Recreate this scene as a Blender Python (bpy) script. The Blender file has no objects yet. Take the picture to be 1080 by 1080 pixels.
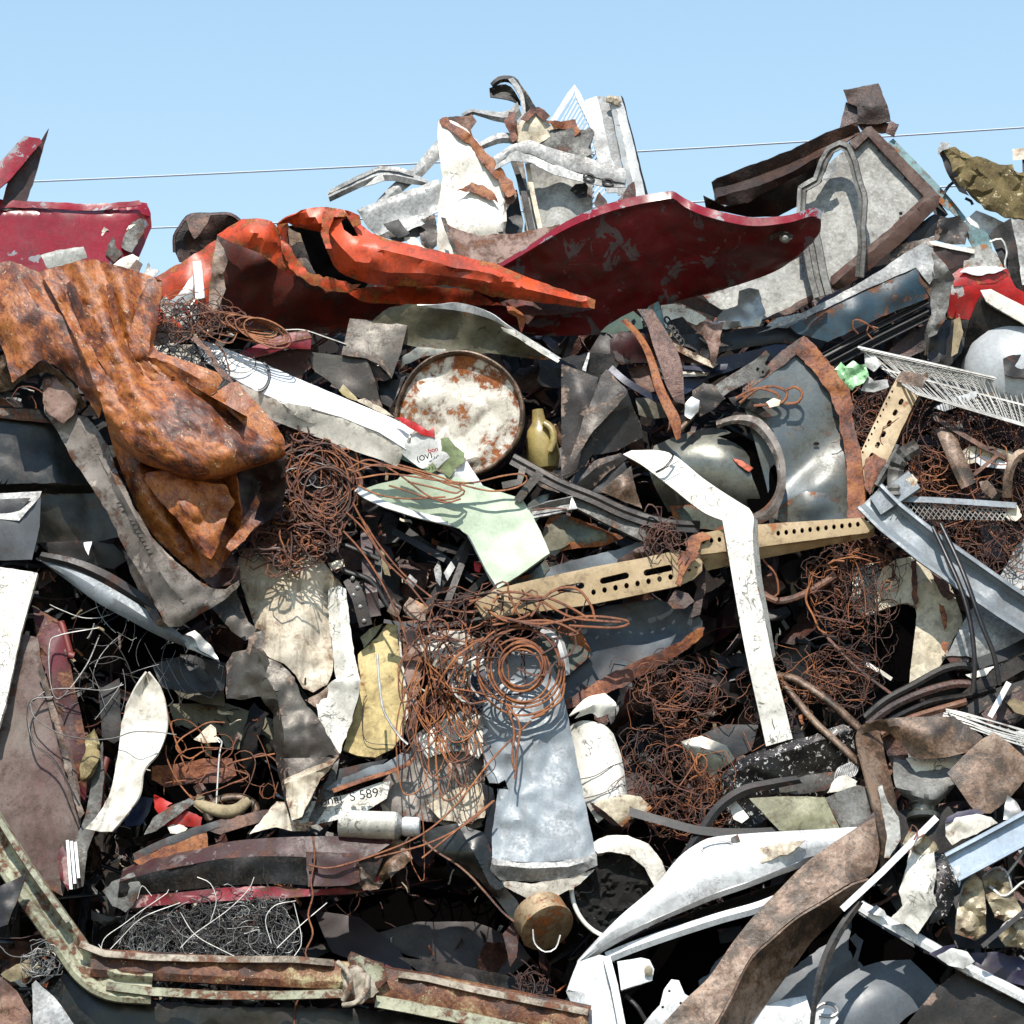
import bpy, bmesh, math, random
import numpy as np
from mathutils import Vector, noise, Matrix
from mathutils.geometry import delaunay_2d_cdt
R = math.radians
scene = bpy.context.scene
COL = scene.collection
# ------------------------------------------------------------------ place and camera
PX = 0.003            # one photo pixel is 3 mm on the heap face
D0 = 9.0
PITCH = R(13)
CAM = Vector((0, -D0, 1.7))
FW = Vector((0, math.cos(PITCH), math.sin(PITCH)))
UP = Vector((0, -math.sin(PITCH), math.cos(PITCH)))
RT = Vector((1, 0, 0))
SLOPE = 0.5

def P(x, y, z=0.0, ay=None):
    """a point on (z above) the leaning face of the heap"""
    d = D0 - z*PX + SLOPE*(540-(y if ay is None else ay))*PX
    ray = FW + RT*((x-540)*PX/D0) + UP*((540-y)*PX/D0)
    return CAM + ray*d

# ------------------------------------------------------------------ materials
def srgb(h):
    h = h.lstrip('#'); out = []
    for i in (0, 2, 4):
        c = int(h[i:i+2], 16)/255
        out.append(c/12.92 if c <= .04045 else ((c+.055)/1.055)**2.4)
    return out
MATS = {}
class NT:
    def __init__(s, name):
        m = bpy.data.materials.new(name); m.use_nodes = True
        s.m = m; s.t = m.node_tree; s.t.nodes.clear()
        s.out = s.n('ShaderNodeOutputMaterial'); s.b = s.n('ShaderNodeBsdfPrincipled')
        s.l(s.b.outputs[0], s.out.inputs[0])
    def n(s, k, **kw):
        nd = s.t.nodes.new(k)
        for a, v in kw.items(): setattr(nd, a, v)
        return nd
    def l(s, a, b): s.t.links.new(a, b)
    def set(s, sock, v):
        if isinstance(v, (int, float)): sock.default_value = v
        elif isinstance(v, (list, tuple)): sock.default_value = (*v[:3], 1) if len(sock.default_value) == 4 else v
        else: s.l(v, sock)
    def noise(s, vec, sc, det=6, rough=.6, dist=0):
        n = s.n('ShaderNodeTexNoise'); s.l(vec, n.inputs['Vector'])
        n.inputs['Scale'].default_value = sc; n.inputs['Detail'].default_value = det
        n.inputs['Roughness'].default_value = rough; n.inputs['Distortion'].default_value = dist
        return n.outputs[0]
    def math(s, op, a, b=0.0, c=None, clamp=False):
        n = s.n('ShaderNodeMath', operation=op, use_clamp=clamp)
        s.set(n.inputs[0], a); s.set(n.inputs[1], b)
        if c is not None: s.set(n.inputs[2], c)
        return n.outputs[0]
    def thr(s, v, t, w=.03):
        n = s.n('ShaderNodeMapRange'); s.l(v, n.inputs[0])
        n.inputs[1].default_value = t-w; n.inputs[2].default_value = t+w
        return n.outputs[0]
    def mix(s, f, a, b, bt='MIX'):
        n = s.n('ShaderNodeMix', data_type='RGBA', blend_type=bt)
        s.set(n.inputs[0], f); s.set(n.inputs[6], a); s.set(n.inputs[7], b)
        return n.outputs[2]
    def ramp(s, f, stops):
        n = s.n('ShaderNodeValToRGB'); s.l(f, n.inputs[0]); e = n.color_ramp.elements
        while len(e) < len(stops): e.new(.5)
        for i, (p, c) in enumerate(stops): e[i].position = p; e[i].color = (*c, 1)
        return n.outputs[0]
RUSTS = {
 'orange': [(.28, srgb('#26130c')), (.42, srgb('#552a17')), (.52, srgb('#7f4420')), (.60, srgb('#955a28')), (.72, srgb('#6a402b'))],
 'brown':  [(.28, srgb('#190f0c')), (.45, srgb('#3f261b')), (.58, srgb('#663f29')), (.72, srgb('#7d5f4b'))],
 'dark':   [(.28, srgb('#120c0b')), (.45, srgb('#2d1b17')), (.60, srgb('#4f2f25')), (.75, srgb('#6e5246'))],
 'steel':  [(.28, srgb('#2a2523')), (.45, srgb('#54463e')), (.60, srgb('#7d6a5d')), (.75, srgb('#96867c'))],
}
def M(key, base, base2=None, rust=0.0, pal='orange', metal=0.0, rough=.5, dirt=.35, dirtc='#2a221d',
      chip=None, erust=None, spec=.4, spang=0.0, bump=.25, scr=0.0, grime=.45, lines=0.0, sc=1.0, streak=0.0, fleck=None):
    dk = lambda h: [c*min(.86, .76+.3*sum(srgb(h))/3) for c in srgb(h)]
    base = dk(base); base2 = dk(base2) if base2 else [c*.62 for c in base]
    chip = (dk(chip[0]), chip[1]) if chip else None
    fleck = (dk(fleck[0]), fleck[1]) if fleck else None
    erust = (.35 if rust > 0 else 0.0) if erust is None else erust
    s = NT(key); b = s.b
    tc = s.n('ShaderNodeTexCoord'); oi = s.n('ShaderNodeObjectInfo')
    off = s.n('ShaderNodeVectorMath', operation='MULTIPLY_ADD')
    off.inputs[1].default_value = (17, 23, 11); s.l(tc.outputs['Object'], off.inputs[2])
    comb = s.n('ShaderNodeCombineXYZ')
    for i in range(3): s.l(oi.outputs['Random'], comb.inputs[i])
    s.l(comb.outputs[0], off.inputs[0])
    V = off.outputs[0]
    n1 = s.noise(V, 3.2*sc, 5, .55, .6); n2 = s.noise(V, 13*sc, 9, .68, .3); n3 = s.noise(V, 95*sc, 5, .7)
    n4 = s.noise(V, 38*sc, 6, .65, .8); n5 = s.noise(V, 62*sc, 9, .72, 1.6)
    edge = s.n('ShaderNodeAttribute', attribute_name='edge').outputs['Fac']
    col = s.mix(s.thr(n1, .5, .16), base, base2)
    metalv = metal; roughv = s.math('ADD', rough-.12, s.math('MULTIPLY', n2, .28))
    if spang:
        vo = s.n('ShaderNodeTexVoronoi'); s.l(V, vo.inputs['Vector']); vo.inputs['Scale'].default_value = 130*sc
        sp = s.n('ShaderNodeSeparateColor'); s.l(vo.outputs['Color'], sp.inputs[0])
        f = s.math('MULTIPLY_ADD', sp.outputs[0], spang, 1-spang*.6)
        c3 = s.n('ShaderNodeCombineColor')
        for i in range(3): s.l(f, c3.inputs[i])
        col = s.mix(1.0, col, c3.outputs[0], 'MULTIPLY')
        roughv = s.math('ADD', roughv, s.math('MULTIPLY', sp.outputs[1], .18))
    if chip:
        cc, amt = chip
        k = s.thr(s.math('ADD', s.noise(V, 8*sc, 8, .62, 1.2), s.math('MULTIPLY', edge, .05)), .5+(.5-amt)*.38, .008)
        col = s.mix(k, col, cc); roughv = s.math('ADD', roughv, s.math('MULTIPLY', k, .2))
    if dirt:
        k = s.thr(s.math('ADD', s.math('MULTIPLY', edge, .035), s.math('MULTIPLY_ADD', n5, .5, s.math('MULTIPLY', n2, .5))), .545, .045)
        k = s.math('MULTIPLY', k, dirt)
        col = s.mix(k, col, srgb(dirtc)); roughv = s.math('ADD', roughv, s.math('MULTIPLY', k, .3))
    if grime:
        k = s.thr(s.math('MULTIPLY_ADD', n1, .5, s.math('MULTIPLY', n4, .5)), .545, .06)
        col = s.mix(s.math('MULTIPLY', k, grime), col, srgb('#3a2f28'))
        k = s.thr(n3, .63, .02)
        col = s.mix(s.math('MULTIPLY', k, grime), col, srgb('#241d19'))
    if lines:
        for sc_, w_ in ((5, .006), (14, .010), (30, .012)):
            k = s.thr(s.math('ABSOLUTE', s.math('SUBTRACT', s.noise(V, sc_*sc, 2, .5, 1.5), .5)), w_, .003)
            gate = s.thr(s.noise(V, 9*sc, 3, .5), .53, .03)
            k = s.math('MULTIPLY', s.math('MULTIPLY', s.math('SUBTRACT', 1.0, k), gate), lines)
            col = s.mix(k, col, srgb('#3b342e'))
    if streak:
        mp = s.n('ShaderNodeMapping'); s.l(V, mp.inputs[0]); mp.inputs['Scale'].default_value = (34, 34, 3.2)
        k = s.math('MULTIPLY', s.thr(s.noise(mp.outputs[0], 1.0, 6, .6, .5), .58, .07), streak)
        col = s.mix(k, col, srgb('#4d3a2c'))
    if scr:
        for rot, scl in (((.4, .9, .3), (420, 420, 16)), ((1.2, .2, 1.4), (16, 400, 400))):
            mp = s.n('ShaderNodeMapping'); s.l(V, mp.inputs[0]); mp.inputs['Rotation'].default_value = rot; mp.inputs['Scale'].default_value = scl
            k = s.math('MULTIPLY', s.thr(s.noise(mp.outputs[0], .45, 3, .5, 2.5), .70, .012), scr*.45)
            col = s.mix(k, col, srgb('#8f8982'))
    if fleck:
        fc, amt = fleck
        k = s.thr(n4, .5+(.5-amt)*.38, .02)
        col = s.mix(k, col, fc)
    if rust > 0 or erust:
        rc = s.ramp(s.math('MULTIPLY_ADD', n3, .45, s.math('MULTIPLY', n2, .55)), RUSTS[pal])
        v = s.math('MULTIPLY_ADD', n4, .35, s.math('MULTIPLY', n2, .65))
        if erust: v = s.math('ADD', v, s.math('MULTIPLY', edge, .32*erust))
        t = .5+(.5-rust)*.42
        halo = s.math('MULTIPLY', s.thr(v, t-.03, .05), .6)
        col = s.mix(halo, col, srgb('#8a5a35'), 'MULTIPLY')
        k = s.thr(v, t, .02)
        col = s.mix(k, col, rc)
        metalv = s.math('MULTIPLY', s.math('SUBTRACT', 1.0, k), metal)
        mx = s.n('ShaderNodeMix', data_type='FLOAT'); s.l(k, mx.inputs[0]); s.l(roughv, mx.inputs[2]); mx.inputs[3].default_value = .78
        roughv = mx.outputs[0]
    var = s.math('MULTIPLY_ADD', s.math('SUBTRACT', s.math('MULTIPLY_ADD', n5, .6, s.math('MULTIPLY', n3, .4)), .5), 1.5, 1.0)
    vc = s.n('ShaderNodeCombineColor')
    for i in range(3): s.l(var, vc.inputs[i])
    col = s.mix(1.0, col, vc.outputs[0], 'MULTIPLY')
    s.l(col, b.inputs['Base Color']); b.inputs['Specular IOR Level'].default_value = spec
    s.set(b.inputs['Metallic'], metalv); s.set(b.inputs['Roughness'], s.math('MAXIMUM', roughv, .12, clamp=True))
    bu = s.n('ShaderNodeBump'); bu.inputs['Strength'].default_value = bump; bu.inputs['Distance'].default_value = .012
    h = s.math('ADD', s.math('MULTIPLY', n1, .35), s.math('MULTIPLY_ADD', n3, .10, s.math('MULTIPLY', n2, .5)))
    s.l(h, bu.inputs['Height']); s.l(bu.outputs[0], b.inputs['Normal'])
    MATS[key] = s.m
    return s.m
def RM(key, pal='orange', stops=None, rough=.6, bump=.6, sc=1.0, metal=0.0, fleck=None, glint=0.0, aniso=None):
    """bare rusted metal"""
    s = NT(key); b = s.b
    tc = s.n('ShaderNodeTexCoord'); V = tc.outputs['Object']
    oi = s.n('ShaderNodeObjectInfo'); comb = s.n('ShaderNodeCombineXYZ')
    for i in range(3): s.l(oi.outputs['Random'], comb.inputs[i])
    off = s.n('ShaderNodeVectorMath', operation='MULTIPLY_ADD'); off.inputs[1].default_value = (17, 23, 11)
    s.l(comb.outputs[0], off.inputs[0]); s.l(V, off.inputs[2]); V = off.outputs[0]
    if aniso:
        mp = s.n('ShaderNodeMapping', vector_type='TEXTURE'); s.l(V, mp.inputs[0]); mp.inputs['Rotation'].default_value = (0, R(aniso), 0); mp.inputs['Scale'].default_value = (1, 1, 1.9); V = mp.outputs[0]
    n1 = s.noise(V, 4*sc, 6, .6, 1.0); n2 = s.noise(V, 16*sc, 9, .7, .8); n3 = s.noise(V, 110*sc, 6, .75); n4 = s.noise(V, 42*sc, 6, .7, 1.5)
    f = s.math('MULTIPLY', n1, .42)
    f = s.math('ADD', f, s.math('MULTIPLY_ADD', n3, .22, s.math('MULTIPLY', n2, .36)))
    f = s.math('ADD', f, s.math('MULTIPLY_ADD', s.noise(V, 1.9*sc, 3, .5, .5), .22, -.11))
    col = s.ramp(f, [(.5+(p_-.5)*.52, c_) for p_, c_ in (stops or RUSTS[pal])])
    col = s.mix(s.math('MULTIPLY', s.thr(n4, .585, .05), .65), col, srgb('#1d100c'))
    if fleck:
        fc, amt = fleck
        col = s.mix(s.thr(s.math('MULTIPLY_ADD', n3, .4, s.math('MULTIPLY', n4, .6)), .5+(.5-amt)*.3, .02), col, srgb(fc))
    s.l(col, b.inputs['Base Color'])
    b.inputs['Metallic'].default_value = metal
    r = s.math('MULTIPLY_ADD', n4, .5, rough-.25)
    if glint: r = s.math('SUBTRACT', r, s.math('MULTIPLY', s.thr(n3, .6, .05), glint))
    s.l(s.math('MAXIMUM', r, .15, clamp=True), b.inputs['Roughness'])
    bu = s.n('ShaderNodeBump'); bu.inputs['Strength'].default_value = bump; bu.inputs['Distance'].default_value = .012
    h = s.math('ADD', s.math('MULTIPLY', n1, .3), s.math('ADD', s.math('MULTIPLY', n4, .28), s.math('MULTIPLY_ADD', n3, .2, s.math('MULTIPLY', n2, .5))))
    s.l(h, bu.inputs['Height']); s.l(bu.outputs[0], b.inputs['Normal'])
    MATS[key] = s.m
    return s.m

# ------------------------------------------------------------------ objects
WLOC = {}
NOBJ = [0]
def link(name, verts, faces, mat, par=None, L=None, C=None, G=None, kind=None, edge=None, angle=32, smooth=True, th=0.0, mi=None):
    """one mesh object; verts in world space; th = sheet thickness in photo pixels"""
    co = np.array([tuple(v) for v in verts]); o = Vector(co.mean(0)); o.z = float(co[:, 2].min())
    bm = bmesh.new()
    el = bm.verts.layers.float.new('edge') if edge is not None else None
    vs = [bm.verts.new(Vector(v)-o) for v in verts]
    if el is not None:
        for v, e in zip(vs, edge): v[el] = float(e)
    for f in faces:
        try: bm.faces.new([vs[i] for i in f])
        except ValueError: pass
    bmesh.ops.remove_doubles(bm, verts=bm.verts, dist=1e-6)
    loose = [v for v in bm.verts if not v.link_faces]
    if loose: bmesh.ops.delete(bm, geom=loose, context='VERTS')
    if th:
        bmesh.ops.recalc_face_normals(bm, faces=bm.faces)
        bmesh.ops.solidify(bm, geom=bm.faces[:], thickness=th*PX)
    bmesh.ops.recalc_face_normals(bm, faces=bm.faces)
    me = bpy.data.meshes.new(name); bm.to_mesh(me); bm.free()
    if smooth:
        me.polygons.foreach_set('use_smooth', [True]*len(me.polygons))
        me.set_sharp_from_angle(angle=R(angle))
    for m_ in (mat if isinstance(mat, (list, tuple)) else [mat]): me.materials.append(MATS[m_] if isinstance(m_, str) else m_)
    if mi is not None and len(mi) == len(me.polygons): me.polygons.foreach_set('material_index', mi)
    ob = bpy.data.objects.new(name, me); COL.objects.link(ob)
    place(ob, o, par, L, C, G, kind); NOBJ[0] += 1
    return ob
def place(ob, o, par, L, C, G, kind):
    if par is not None:
        ob.parent = par; ob.location = o - WLOC[par.name]
        if L: ob['label'] = L
    else:
        ob.location = o
        if L: ob['label'] = L
        if C: ob['category'] = C
        if G: ob['group'] = G
    if kind: ob['kind'] = kind
    WLOC[ob.name] = o.copy()
def E(name, L, C, x, y, z=0, G=None):
    ob = bpy.data.objects.new(name, None); COL.objects.link(ob); ob.empty_display_size = .05
    place(ob, P(x, y, z), None, L, C, G, None)
    return ob

def pts(s, z0=0.0):
    out = []
    if not isinstance(s, str):
        return [(p[0], p[1], (p[2] if len(p) > 2 else 0)+z0) for p in s]
    for tok in s.split():
        a = [float(v) for v in tok.split(',')]
        out.append((a[0], a[1], (a[2] if len(a) > 2 else 0)+z0))
    return out
def catmull(ps, per=None, smooth=True, step=6.0):
    ps = [np.array(p, float) for p in ps]; out = []
    n = len(ps)
    for i in range(n-1):
        p1, p2 = ps[i], ps[i+1]
        p0 = ps[i-1] if i > 0 else 2*p1-p2
        p3 = ps[i+2] if i+2 < n else 2*p2-p1
        k = per or max(1, int(np.linalg.norm((p2-p1)[:2])/step+.5))
        for j in range(k):
            t = j/k
            if smooth: out.append(.5*((2*p1)+(-p0+p2)*t+(2*p0-5*p1+4*p2-p3)*t*t+(-p0+3*p1-3*p2+p3)*t**3))
            else: out.append(p1+(p2-p1)*t)
    out.append(ps[-1]); return out
def resample(ps, n, smooth=True):
    q = catmull(ps, per=12, smooth=smooth); q = np.array(q)
    d = np.r_[0, np.cumsum(np.linalg.norm(np.diff(q, axis=0), axis=1))]
    t = np.linspace(0, d[-1], n)
    return np.stack([np.interp(t, d, q[:, k]) for k in range(q.shape[1])], 1)
def inpoly(x, y, poly):
    x = np.asarray(x); y = np.asarray(y); ins = np.zeros(x.shape, bool); n = len(poly)
    for i in range(n):
        x1, y1 = poly[i][:2]; x2, y2 = poly[(i+1) % n][:2]
        if y1 == y2: continue
        c = ((y1 > y) != (y2 > y)) & (x < (x2-x1)*(y-y1)/(y2-y1)+x1)
        ins ^= c
    return ins
def segdist(x, y, loop):
    d = np.full(x.shape, 1e9); n = len(loop)
    for i in range(n):
        ax, ay = loop[i][:2]; bx, by = loop[(i+1) % n][:2]
        vx, vy = bx-ax, by-ay; l2 = vx*vx+vy*vy or 1e-9
        t = np.clip(((x-ax)*vx+(y-ay)*vy)/l2, 0, 1)
        d = np.minimum(d, np.hypot(x-ax-t*vx, y-ay-t*vy))
    return d
def tri_interp(vx, vz, tris, X, Y):
    Z = np.zeros(X.shape); best = np.full(X.shape, -1e9)
    for t in tris:
        if len(t) != 3: continue
        (ax, ay), (bx, by), (cx, cy) = [vx[i] for i in t]
        det = (by-cy)*(ax-cx)+(cx-bx)*(ay-cy)
        if abs(det) < 1e-9: continue
        l1 = ((by-cy)*(X-cx)+(cx-bx)*(Y-cy))/det; l2 = ((cy-ay)*(X-cx)+(ax-cx)*(Y-cy))/det; l3 = 1-l1-l2
        m = np.minimum(np.minimum(l1, l2), l3); u = m > best
        zz = np.clip(l1, -.1, 1.1)*vz[t[0]]+np.clip(l2, -.1, 1.1)*vz[t[1]]+np.clip(l3, -.1, 1.1)*vz[t[2]]
        Z = np.where(u, zz, Z); best = np.where(u, m, best)
    return Z
SEED = [0]
def grid_sheet(outline, inner, creases, holes, step, soft, n, cr, rag, seed, smoothout=False):
    rnd = random.Random(seed)
    O = outline
    # coarse surface
    cv = [tuple(p) for p in O]; ce = [(i, (i+1) % len(O)) for i in range(len(O))]
    cv += [tuple(p) for p in inner]
    for c in creases:
        b = len(cv); cv += [tuple(p) for p in c]; ce += [(b+i, b+i+1) for i in range(len(c)-1)]
    r = delaunay_2d_cdt([Vector(p[:2]) for p in cv], ce, [], 0, 1e-4)
    v2 = [tuple(v) for v in r[0]]; vz = [np.mean([cv[i][2] for i in o]) if o else 0.0 for o in r[3]]
    # Steiner points from crossing constraints: nearest
    for i, o in enumerate(r[3]):
        if not o:
            j = min(range(len(cv)), key=lambda k: (cv[k][0]-v2[i][0])**2+(cv[k][1]-v2[i][1])**2); vz[i] = cv[j][2]
    tris = [f for f in r[2] if inpoly(np.array([sum(v2[i][0] for i in f)/3]), np.array([sum(v2[i][1] for i in f)/3]), O)[0]]
    # fine points
    loop = []
    base = catmull([*O, O[0]], smooth=smoothout, step=step)[:-1]
    for i, p in enumerate(base):
        q = np.array(p[:2])
        if rag:
            q = q + rag*np.array([noise.noise(Vector((q[0]*.11, q[1]*.11, seed*1.7)))+.6*noise.noise(Vector((q[0]*.35, q[1]*.35, seed*1.7+5))),
                                  noise.noise(Vector((q[0]*.11, q[1]*.11, seed*1.7+9)))+.6*noise.noise(Vector((q[0]*.35, q[1]*.35, seed*1.7+15)))])
        loop.append(tuple(q))
    fv = list(loop); fe = [(i, (i+1) % len(loop)) for i in range(len(loop))]
    for c in creases:
        q = [tuple(a[:2]) for a in catmull(c, smooth=False, step=step)]
        b = len(fv); fv += q; fe += [(b+i, b+i+1) for i in range(len(q)-1)]
    hl = []
    for h in holes:
        b = len(fv); fv += [tuple(p[:2]) for p in h]; fe += [(b+i, b+(i+1) % len(h)) for i in range(len(h))]; hl.append(h)
    xs = [p[0] for p in loop]; ys = [p[1] for p in loop]
    gx = []; row = 0; y = min(ys)
    while y < max(ys):
        x = min(xs)+(step/2 if row % 2 else 0)
        while x < max(xs):
            gx.append((x+rnd.uniform(-.12, .12)*step, y+rnd.uniform(-.12, .12)*step)); x += step
        y += step*.87; row += 1
    if gx:
        G = np.array(gx); k = inpoly(G[:, 0], G[:, 1], loop) & (segdist(G[:, 0], G[:, 1], loop) > step*.45)
        for h in hl: k &= ~inpoly(G[:, 0], G[:, 1], h) & (segdist(G[:, 0], G[:, 1], h) > step*.25)
        fv += [tuple(g) for g in G[k]]
    r = delaunay_2d_cdt([Vector(p) for p in fv], fe, [], 0, 1e-4)
    FV = np.array([tuple(v) for v in r[0]]); F = [f for f in r[2]]
    cen = np.array([FV[list(f)].mean(0) for f in F])
    k = inpoly(cen[:, 0], cen[:, 1], loop)
    for h in hl: k &= ~inpoly(cen[:, 0], cen[:, 1], h)
    F = [f for f, kk in zip(F, k) if kk]
    X, Y = FV[:, 0], FV[:, 1]
    Z = tri_interp(v2, vz, tris, X, Y)
    if cr:
        for amp, sp in (cr if isinstance(cr[0], tuple) else [cr]):
            w0, w1, h0, h1 = min(xs)-sp, max(xs)+sp, min(ys)-sp, max(ys)+sp
            m = max(5, int((w1-w0)*(h1-h0)/(sp*sp)))
            q = [(rnd.uniform(w0, w1), rnd.uniform(h0, h1)) for _ in range(m)]+[(w0, h0), (w1, h0), (w1, h1), (w0, h1)]
            qz = [rnd.uniform(-1, 1)*amp for _ in q]
            rr = delaunay_2d_cdt([Vector(a) for a in q], [], [], 0, 1e-4)
            Z = Z+tri_interp([tuple(v) for v in rr[0]], [qz[o[0]] for o in rr[3]], rr[2], X, Y)
    if soft:
        nb = [set() for _ in FV]
        for f in F:
            for i in range(len(f)): nb[f[i]].add(f[i-1]); nb[f[i-1]].add(f[i])
        nbl = [np.array(sorted(s)) if s else None for s in nb]
        for _ in range(soft):
            Z = np.array([Z[i]*.4+.6*Z[nbl[i]].mean() if nbl[i] is not None else Z[i] for i in range(len(Z))])
    if n:
        for amp, scl in (n if isinstance(n[0], tuple) else [n]):
            Z = Z+np.array([amp*2*noise.fractal(Vector((x/scl, y/scl, seed*3.3)), 1.0, 2.0, 3) for x, y in zip(X, Y)])
    ed = segdist(X, Y, loop)
    return FV, Z, F, loop, ed
def S(name, mat, outline, inner='', crease=(), holes=(), z=0.0, step=6.0, soft=1, n=(1.0, 40), cr=None, rag=0.8,
      th=1.1, rim=0.0, rimin=0.0, par=None, L=None, C=None, G=None, kind=None, ew=14.0, so=False, angle=28, lip=.3):
    """a piece of sheet: outline on the heap face, heights z, creases, holes and crumples"""
    SEED[0] += 1
    o = pts(outline, z); inn = pts(inner, z) if inner else []; crs = [pts(c, z) for c in crease]
    FV, Z, F, loop, ed = grid_sheet(o, inn, crs, [pts(h) for h in holes], step, soft, n, cr, rag, SEED[0], so)
    if lip: Z = Z-lip*np.clip(1-ed/(step*.9), 0, 1)**1.5
    verts = [P(x, y, zz) for (x, y), zz in zip(FV, Z)]; faces = [tuple(f) for f in F]
    edge = list(np.clip(1-ed/ew, 0, 1))
    if rim:
        # turned-down rim round the whole outline
        cnt = {}
        for f in faces:
            for i in range(len(f)):
                a, b = f[i-1], f[i]; cnt[frozenset((a, b))] = cnt.get(frozenset((a, b)), 0)+1
        cx, cy = np.mean([p[0] for p in loop]), np.mean([p[1] for p in loop])
        mp = {}
        hl = [pts(h) for h in holes]
        for e, c in cnt.items():
            if c != 1: continue
            a, b = tuple(e)
            if ed[a] > .6*step or ed[b] > .6*step: continue
            for k in (a, b):
                if k not in mp:
                    x, y = FV[k]; d = math.hypot(cx-x, cy-y) or 1
                    mp[k] = len(verts); verts.append(P(x+(cx-x)/d*rimin, y+(cy-y)/d*rimin, Z[k]-rim, y)); edge.append(.8)
            faces.append((a, b, mp[b], mp[a]))
    return link(name, verts, faces, mat, par, L, C, G, kind, edge, angle, th=th)
def loft(name, mat, rows, nu=None, nv=None, smu=True, smv=True, z=0.0, th=1.1, n=None, cr=None, par=None, L=None, C=None, G=None, closed=False, step=6.0, angle=40, ew=10.0, close=False):
    """a surface through several lines laid one after another"""
    SEED[0] += 1; seed = SEED[0]
    rows = [pts(r, z) for r in rows]
    ln = max(sum(math.dist(r[i], r[i+1]) for i in range(len(r)-1)) for r in rows)
    nu = nu or max(6, int(ln/step)); R1 = [resample(r, nu, smu) for r in rows]
    cols = []
    wd = max(sum(np.linalg.norm(R1[i+1][j]-R1[i][j]) for i in range(len(R1)-1)) for j in range(0, nu, 3))
    nv = nv or max(3, int(wd/step))
    for j in range(nu): cols.append(resample([R1[i][j] for i in range(len(R1))], nv, smv))
    V = []; edge = []
    for j in range(nu):
        for i in range(nv):
            x, y, zz = cols[j][i]
            if n:
                for amp, scl in (n if isinstance(n[0], tuple) else [n]): zz += amp*2*noise.fractal(Vector((x/scl, y/scl, seed*3.3)), 1.0, 2.0, 3)
            V.append(P(x, y, zz))
            dist = min(i, nv-1-i)*wd/nv
            edge.append(max(0, 1-dist/ew))
    F = [(j*nv+i, j*nv+i+1, (j+1)*nv+i+1, (j+1)*nv+i) for j in range(nu-1) for i in range(nv-1)]
    if close: F += [(j*nv+nv-1, j*nv, (j+1)*nv, (j+1)*nv+nv-1) for j in range(nu-1)]
    return link(name, V, F, mat, par, L, C, G, None, edge, angle, th=th)
def strip(name, mat, A, B, bow=0.0, **kw):
    a, b = pts(A), pts(B)
    if bow:
        n = max(len(a), len(b), 6); ra, rb = resample(a, n, kw.get('smu', True)), resample(b, n, kw.get('smu', True))
        mid = [(ra[i]+rb[i])/2+np.array([0, 0, bow]) for i in range(n)]
        return loft(name, mat, [ra, mid, rb], **kw)
    return loft(name, mat, [a, b], smv=False, **kw)
def frames(q):
    T = np.gradient(q, axis=0); T /= np.linalg.norm(T, axis=1)[:, None]+1e-9
    nrm = np.array([0, 0, 1.0]); out = []
    for t in T:
        nrm = nrm-t*np.dot(nrm, t)
        if np.linalg.norm(nrm) < 1e-3: nrm = np.cross(t, [0.3, 1, 0.1])
        nrm /= np.linalg.norm(nrm); sd = np.cross(nrm, t); out.append((t, sd, nrm.copy()))
    return out
def sweep(name, mat, path, prof, closed=False, z=0.0, smooth=False, step=8.0, th=1.1, par=None, L=None, C=None, G=None, n=None, angle=30, twist=0.0, roll=0.0, cap=True):
    """a profile drawn along a path: channels, angles, bars"""
    SEED[0] += 1; seed = SEED[0]
    p = pts(path, z); q = catmull(p, smooth=smooth, step=step); q = np.array(q)
    V = []; F = []; m = len(prof); fr = frames(q)
    for j, (c, (t, sd, nm)) in enumerate(zip(q, fr)):
        a0 = R(roll)+R(twist)*j/len(q)
        s2 = sd*math.cos(a0)+nm*math.sin(a0); n2 = -sd*math.sin(a0)+nm*math.cos(a0)
        jit = 0.0
        if n: jit = n[0]*2*noise.fractal(Vector((c[0]/n[1], c[1]/n[1], seed*2.1)), 1.0, 2.0, 3)
        for (a, b) in prof:
            w = c+s2*a+n2*(b+jit)
            V.append(P(w[0], w[1], w[2]))
    rng = range(m if closed else m-1)
    for j in range(len(q)-1):
        for i in rng:
            k = (i+1) % m
            F.append((j*m+i, j*m+k, (j+1)*m+k, (j+1)*m+i))
    if closed and cap:
        F.append(tuple(range(m))[::-1]); b = (len(q)-1)*m; F.append(tuple(range(b, b+m)))
    return link(name, V, F, mat, par, L, C, G, None, [0.3]*len(V), angle, th=0 if closed else th)
def box_prof(w, h): return [(-w/2, -h/2), (w/2, -h/2), (w/2, h/2), (-w/2, h/2)]
def u_prof(w, h): return [(-w/2, h), (-w/2, 0), (w/2, 0), (w/2, h)]
def l_prof(w, h): return [(-w/2, -h), (-w/2, 0), (w/2, 0)]
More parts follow.
